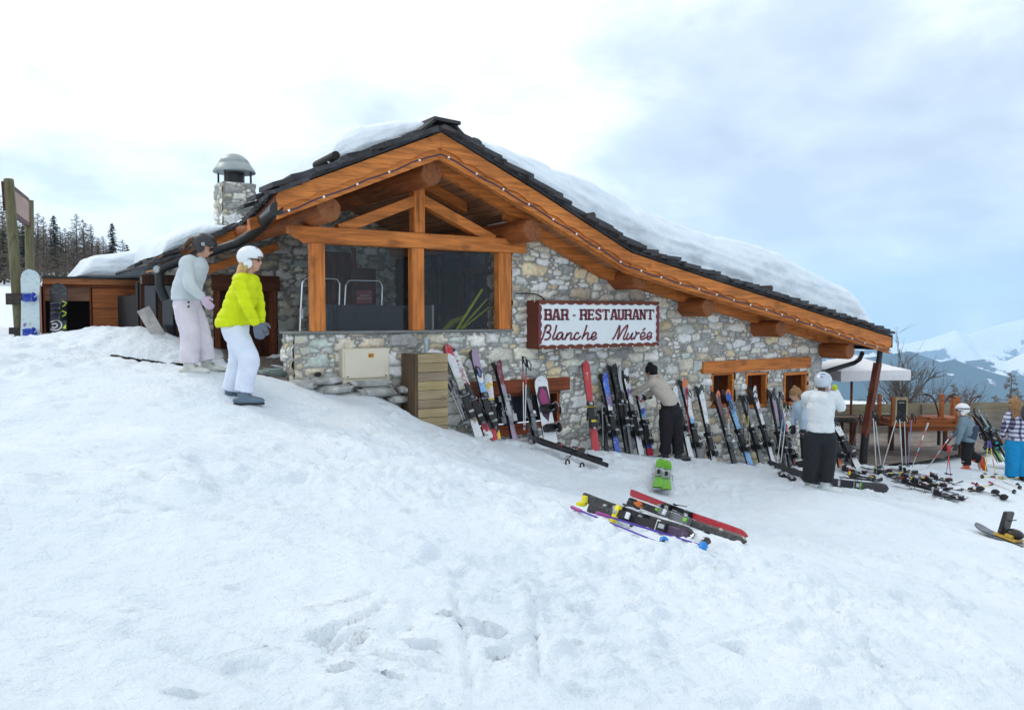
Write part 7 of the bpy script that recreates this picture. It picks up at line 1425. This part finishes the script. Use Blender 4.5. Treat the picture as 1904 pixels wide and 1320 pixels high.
# woman in yellow
g = G(452,748); 
def yl_extra(root, b, Mh, f, lt, s):
    mb = MB(); q = lambda *a: b['head']+Mh @ (Vector(a)*s)
    for sy in (-1,1): mb.sphere(q(.090, sy*.036, .008), .024, 0, 10, 8, (.35,1.0,.75), M=Mh)
    mb.tube([q(.0,-.083,.015), q(.09,-.06,.012), q(.098,0,.016), q(.09,.06,.012), q(0,.083,.015)], .004, 5); mb.build('sunglasses', mat('sunglass', (.05,.025,.01), .15), root)
    mb = MB(); c = b['neck'].lerp(b['sR'], .45)-V(.0,0,.02); 
    for k in range(3): mb.box((-.028+k*.0,-.002,-.018+k*.012),(.028,.002,-.012+k*.012), M=Matrix.Translation(c+V(-.045,-.125,.01)) @ Matrix.Rotation(-.2,4,'X'))
    mb.build('emblem', M_black, root)
    mb = MB(); rings(mb, [(b['chest']+f*.02+V(0,0,.18), .06, .13), (b['chest']+f*.09+V(0,0,.15), .045, .10)], lt, 14); blob('hood', mb, M_yj, root, .011, 2)
M_yj = cloth_mat('yellow_jacket', (.60,.68,.005), .6)
J = dict(head=(.115,0,1.575), neck=(.06,0,1.40), chest=(.015,0,1.20), waist=(-.055,0,1.0), pelvis=(-.07,0,.88), hem=(-.085,0,.86), sR=(.045,-.185,1.335), sL=(.075,.185,1.335), eR=(.135,-.24,1.09), eL=(.12,.24,1.10), wR=(.215,-.20,.90), wL=(.15,.20,.92), hR=(-.065,-.09,.84), hL=(-.075,.09,.84), kR=(.105,-.10,.49), kL=(-.07,.10,.50), aR=(.045,-.11,.135), aL=(-.175,.11,.13), dR=(.25,0,-1), dL=(.3,0,-1), curl=.7)
person('woman in a lime yellow down jacket and white trousers stepping down the slope', g, J, (1,.12), dict(jacket=M_yj, trousers=cloth_mat('white_trousers', (.68,.73,.84)), jacket_r=(.158,.172,.198,.076), trouser_r=(.150,.110,.102), quilt=.105, qa=.008, wr=.007), 1.0,
       helmet=dict(m=mat('white_helmet', (.72,.76,.80), .3, var=.03)), hair=dict(m=M_blond, pts=[[(-.06,-.02,-.04,.06,.07),(-.10,-.03,-.10,.05,.085),(-.12,-.05,-.17,.03,.085),(-.17,-.06,-.22,.012,.05)],[(-.07,-.06,-.07,.03,.04),(-.14,-.08,-.15,.02,.03),(-.19,-.09,-.20,.008,.012)],[(-.03,-.085,-.06,.02,.03),(-.06,-.10,-.14,.015,.03)]]), gloves=mat('grey_mitten', (.13,.15,.20), .8), boots=dict(m=mat('blue_grey_boot', (.10,.15,.20), .35, var=.3), s=1.05), extras=yl_extra, seed=3)
# woman in pale grey fleece
g = G(362,692); 
def gr_extra(root, b, Mh, f, lt, s):
    q = lambda *a: b['head']+Mh @ (Vector(a)*s)
    mb = MB(); mb.sphere(q(.085,0,.005), .045, 0, 12, 8, (.5,1.35,.7), M=Mh); mb.build('goggles', mat('dark_goggle', (.05,.012,.012), .2), root)
    mb = MB(); rings(mb, [(b['pelvis']+V(.07,-.14,-.18), .012, .07), (b['pelvis']+V(.07,-.15,-.34), .012, .07)], (1,0,0), 10); blob('pocket', mb, M_pink, root, .008, 1)
    for k in (0,1): mb = MB(); mb.box((-.012,-.002,-.012),(.012,.002,.012), M=Matrix.Translation(b['hR']+V(.105,-.125,.03-.05*k)) @ Matrix.Rotation(.78,4,'Y')); mb.build('badge', M_gutter, root)
M_pink = cloth_mat('pale_pink_trousers', (.66,.61,.67)); M_fl = cloth_mat('grey_fleece', (.52,.57,.60), .95)
J = dict(head=(.145,0,1.525), neck=(.055,0,1.37), chest=(-.02,0,1.18), waist=(-.085,0,.98), pelvis=(-.085,0,.87), hem=(-.085,0,.89), sR=(-.01,-.18,1.31), sL=(-.04,.18,1.31), eR=(.06,-.24,1.06), eL=(-.21,.20,1.10), wR=(.175,-.20,.925), wL=(-.17,.22,.93), hR=(-.075,-.095,.83), hL=(-.085,.09,.83), kR=(.0,-.10,.50), kL=(.045,.10,.49), aR=(-.02,-.11,.13), aL=(.10,.11,.14), dR=(.65,-.1,-.75), dL=(.3,0,-1), curl=.8)
person('woman in a pale grey fleece and pale pink trousers looking down as she walks', g, J, (1,.15), dict(jacket=M_fl, collar=M_black, trousers=M_pink, jacket_r=(.165,.165,.165,.076), trouser_r=(.155,.118,.115), wr=.008), 1.0, pitch=.42,
       helmet=dict(m=mat('black_helmet', (.03,.032,.035), .4), badge=True), hair=dict(m=M_bro, pts=[[(-.09,0,-.0,.05,.06),(-.15,0,.02,.05,.05),(-.19,0,-.03,.03,.035),(-.20,0,-.13,.012,.02)],[(-.07,0,-.05,.04,.06),(-.12,0,-.13,.02,.05)]]), gloves=mat('pink_glove', (.55,.42,.55), .7), boots=dict(m=mat('cream_boot', (.55,.56,.52), .4, var=.25), s=1.1, b=mat('boot_green', (.3,.35,.2), .5)), extras=gr_extra, seed=13)
# man bending at the wall
g = P(1247,853,9.72); 
M_beig = cloth_mat('beige_sweater', (.47,.42,.37), .9)
J = dict(head=(-.32,.16,1.49), neck=(-.27,.10,1.39), chest=(-.19,.03,1.24), waist=(-.06,-.02,1.05), pelvis=(-.02,-.02,.92), hem=(-.025,-.02,.94), sR=(-.16,.20,1.36), sL=(-.34,-.10,1.33), eR=(-.26,.34,1.14), eL=(-.50,.05,1.20), wR=(-.33,.42,1.02), wL=(-.62,.22,1.09), hR=(.07,.02,.86), hL=(-.10,-.05,.86), kR=(.10,.03,.48), kL=(-.09,-.05,.48), aR=(.14,.05,.10), aL=(-.10,-.02,.11), dL=(-.75,.6,-.2), dR=(-.8,.3,-.3), tR=(.9,.3,0), tL=(-.8,.5,0), curl=1.0)
person('man in a beige pullover and black beanie bending over the skis at the wall', g, J, (-.75,.66), dict(jacket=M_beig, trousers=cloth_mat('black_trousers', (.018,.016,.020)), jacket_r=(.14,.13,.125,.060), trouser_r=(.140,.108,.098), wr=.009), 1.0, pitch=.35,
       hair=dict(m=mat('black_beanie', (.008,.008,.009), .95), pts=[[(-.02,0,.03,.115,.105),(-.02,0,.075,.095,.09),(-.025,0,.11,.05,.05)],[(-.05,0,-.01,.075,.085),(-.06,0,-.04,.055,.065)]]), gloves=dict(L=M_black, R=M_black), boots=dict(m=mat('dark_boot', (.03,.03,.035), .35, var=.4), s=1.1), seed=23)
# person in white at the corner
g = G(1524,910); 
def wh_extra(root, b, Mh, f, lt, s):
    mb = MB(); rings(mb, [(b['neck']-f*.06+V(0,0,.0), .05, .12), (b['neck']-f*.13-V(0,0,.05), .055, .13), (b['neck']-f*.13-V(0,0,.15), .03, .10)], lt, 14); blob('hood', mb, M_wj, root, .011, 2, wr(44, .008))
    mb = MB(); rings(mb, [(b['wR']-V(.0,0,.03), .036), (b['wR']+V(-.01,.0,.06), .040)], f, 12); blob('cuff', mb, mat('lime_cuff', (.42,.55,.02), .7), root, .008, 1)
    mb = MB(); mb.sphere(b['eR']+V(.03,.02,.03), .05, 0, 10, 8, (.5,.9,1.1)); mb.build('strap', M_black, root)
M_wj = cloth_mat('white_jacket', (.66,.70,.72))
J = dict(head=(.03,.02,1.535), neck=(.0,0,1.385), chest=(-.01,-.01,1.20), waist=(-.0,0,1.0), pelvis=(.0,0,.87), hem=(.0,0,.86), sR=(.175,.0,1.335), sL=(-.17,.08,1.335), eR=(.335,.10,1.175), eL=(-.06,.36,1.22), wR=(.265,.17,1.41), wL=(.10,.33,1.42), hR=(.09,.0,.82), hL=(-.09,.02,.82), kR=(.11,.02,.48), kL=(-.10,.03,.48), aR=(.08,.0,.115), aL=(-.12,.06,.115), dR=(-.6,.2,.6), dL=(-.3,.3,.5), tR=(.6,-.5,0), tL=(-.2,-.2,0), curl=1.1)
person('person in a white ski jacket and black trousers seen from behind drinking near the corner', g, J, (.62,.78), dict(jacket=M_wj, trousers=cloth_mat('black_ski_trousers', (.020,.022,.026)), jacket_r=(.170,.170,.180,.076), trouser_r=(.165,.118,.112), wr=.009), 1.0,
       helmet=dict(m=mat('silver_helmet', (.50,.56,.62), .35, .2), deco=[([(150,35),(180,50),(210,50),(240,40)], pm('hblue', BL)), ([(160,15),(190,28),(225,25)], pm('hblue', BL)), ([(100,50),(140,65),(200,75)], pm('hwh', WH))]), gloves=None, boots=dict(m=mat('white_boot', (.62,.66,.66), .35, var=.15), s=1.15), hair=dict(m=M_bro, pts=[[(-.07,0,-.06,.03,.06),(-.08,0,-.12,.02,.05)]]), extras=wh_extra, seed=33)
# child behind
g = PD(1500,862,13.3); g.z = max(g.z, gz(g.x, g.y)-.02); 
def ch_extra(root, b, Mh, f, lt, s):
    for dz in (0,.1): mb = MB(); mb.tube([b['sL']+V(-.03,-.09,-.02-dz), b['sL']+V(.06,-.13,-.06-dz), b['sR']+V(.06,-.10,.0-dz)], .010, 6); mb.build('stripe', mat('green_stripe', (.22,.30,.08), .8), root)
J = dict(head=(-.21,0,1.17), neck=(-.14,0,1.03), chest=(-.07,0,.88), waist=(.0,0,.68), pelvis=(.02,0,.58), hem=(.02,0,.56), sR=(-.08,-.15,.98), sL=(-.13,.14,.97), eR=(-.13,-.20,.78), eL=(-.17,.16,.78), wR=(-.12,-.16,.64), wL=(-.18,.14,.66), hR=(.02,-.07,.54), hL=(.02,.08,.54), kR=(.0,-.07,.30), kL=(.01,.08,.30), aR=(.02,-.07,.08), aL=(.03,.08,.08))
person('blond child in a pale blue and white jacket leaning forward behind the person in white', g, J, (-1,.25), dict(jacket=cloth_mat('pale_blue_jacket', (.42,.52,.62)), trousers=cloth_mat('child_trousers', (.02,.022,.026)), jacket_r=(.15,.15,.16,.072), trouser_r=(.14,.10,.10)), .88, pitch=.3,
       hair=dict(m=M_lbro, pts=[[(-.01,0,.04,.115,.10),(-.02,0,.09,.09,.085),(-.02,0,.115,.05,.05)],[(-.05,0,.0,.08,.09),(-.07,0,-.06,.05,.07)]]), gloves=M_black, extras=ch_extra, seed=43)
# boy walking on the right
g = G(1803,873); 
def by_extra(root, b, Mh, f, lt, s):
    mb = MB(); rings(mb, [(b['chest']+V(.05,-.0,.0)-f*.02, .135, .165), (b['waist']+V(.02,0,.02), .135, .165), (b['hem']+V(.0,0,.05), .14, .165)], (b['sL']-b['sR']), 18, caps=False); blob('jacket_panel', mb, cloth_mat('navy_panel', (.05,.065,.10)), root, .011, 3, wr(51, .006))
J = dict(head=(-.185,0,1.17), neck=(-.13,0,1.045), chest=(-.07,0,.90), waist=(-.04,0,.70), pelvis=(-.05,0,.60), hem=(-.04,0,.58), sR=(-.05,.13,.99), sL=(-.20,-.10,.985), eR=(-.12,.22,.78), eL=(-.29,-.17,.76), wR=(-.24,.26,.62), wL=(-.35,-.16,.56), hR=(-.03,.06,.56), hL=(-.08,-.05,.56), kR=(.02,.06,.33), kL=(-.10,-.05,.33), aR=(.20,.05,.20), aL=(-.10,-.05,.11), dL=(-.3,0,-1), tR=(.25,0,-.9), nR=(-.9,0,.35), tL=(-1,-.3,0), curl=1.1)
person('boy in a white helmet and grey and navy jacket striding left in orange boots', g, J, (-1,.45), dict(jacket=cloth_mat('grey_blue_jacket', (.17,.24,.29)), trousers=cloth_mat('boy_trousers', (.015,.015,.018)), jacket_r=(.145,.15,.15,.07), trouser_r=(.14,.10,.095)), .92,
       helmet=dict(m=mat('boy_helmet', (.74,.76,.78), .3, var=.02), goggles=True, gs=M_black, gz=.03, gm=M_black), hair=dict(m=M_blond, pts=[[(-.06,0,-.03,.04,.07),(-.07,0,-.08,.03,.06)]]), gloves=mat('dark_glove', (.04,.04,.045), .8), boots=dict(m=mat('orange_boot', (.55,.08,.02), .35), s=1.15, b=M_white), extras=by_extra, seed=53)
# woman in plaid at the right edge
g = G(1892,893); 
def plaid():
    m, t, b = newmat('plaid_flannel'); n = t.nodes; l = t.links; b.inputs['Roughness'].default_value = .9; tc_ = n.new('ShaderNodeTexCoord'); sp_ = n.new('ShaderNodeSeparateXYZ'); l.new(tc_.outputs['Object'], sp_.inputs[0])
    def bands(o, p, w): return M_('LESS_THAN', M_('FRACT', M_('DIVIDE', o, p, nt_=t), nt_=t), w, nt_=t)
    u = M_('ADD', sp_.outputs[0], M_('MULTIPLY', sp_.outputs[1], .6, nt_=t), nt_=t); a = bands(u, .085, .45); c = bands(sp_.outputs[2], .085, .45); s_ = M_('MULTIPLY', M_('ADD', a, c, nt_=t), .5, nt_=t)
    r = n.new('ShaderNodeValToRGB'); r.color_ramp.interpolation = 'CONSTANT'; e = r.color_ramp.elements; e[0].color = (.62,.64,.72,1); e[1].position = .3; e[1].color = (.17,.16,.27,1); q = e.new(.8); q.color = (.03,.022,.05,1); l.new(s_, r.inputs[0]); l.new(r.outputs[0], b.inputs['Base Color']); return m
J = dict(head=(-.10,.02,1.49), neck=(-.06,0,1.34), chest=(-.03,-.01,1.17), waist=(-.02,0,.97), pelvis=(-.0,0,.86), hem=(-.01,0,.80), sR=(.13,.0,1.28), sL=(-.20,.0,1.28), eR=(.20,.05,1.02), eL=(-.28,.03,1.03), wR=(.16,.2,.90), wL=(-.24,.10,.84), hR=(.09,.0,.80), hL=(-.09,.02,.80), kR=(.09,.04,.46), kL=(-.10,.02,.46), aR=(.10,.0,.09), aL=(-.09,.04,.09))
person('long haired person in a plaid shirt and bright blue trousers at the right edge', g, J, (-.1,1), dict(jacket=plaid(), trousers=cloth_mat('bright_blue_trousers', (.01,.24,.50)), jacket_r=(.135,.14,.165,.066), trouser_r=(.165,.125,.12), wr=.009), 1.0,
       hair=dict(m=M_lbro, pts=[[(-.01,0,.05,.11,.10),(-.02,0,.10,.085,.085),(-.02,0,.12,.05,.05)],[(-.06,0,.03,.08,.10),(-.09,0,-.08,.06,.11),(-.10,0,-.17,.045,.115),(-.10,0,-.23,.03,.11)]]), seed=63)
c = PD(1911,768,15.0); mb = MB(); mb.sphere(c, .15, 0, 20, 14, (.62,.8,1.25)); mb.sphere(c+V(.02,-.1,-.1), .08, 0, 12, 8, (.8,.8,1)); tag(mb.build('backpack', mat('charcoal_bag', (.05,.05,.055), .8, var=.2)), 'charcoal rounded bag cut by the right edge beside the plaid shirt', 'bag')
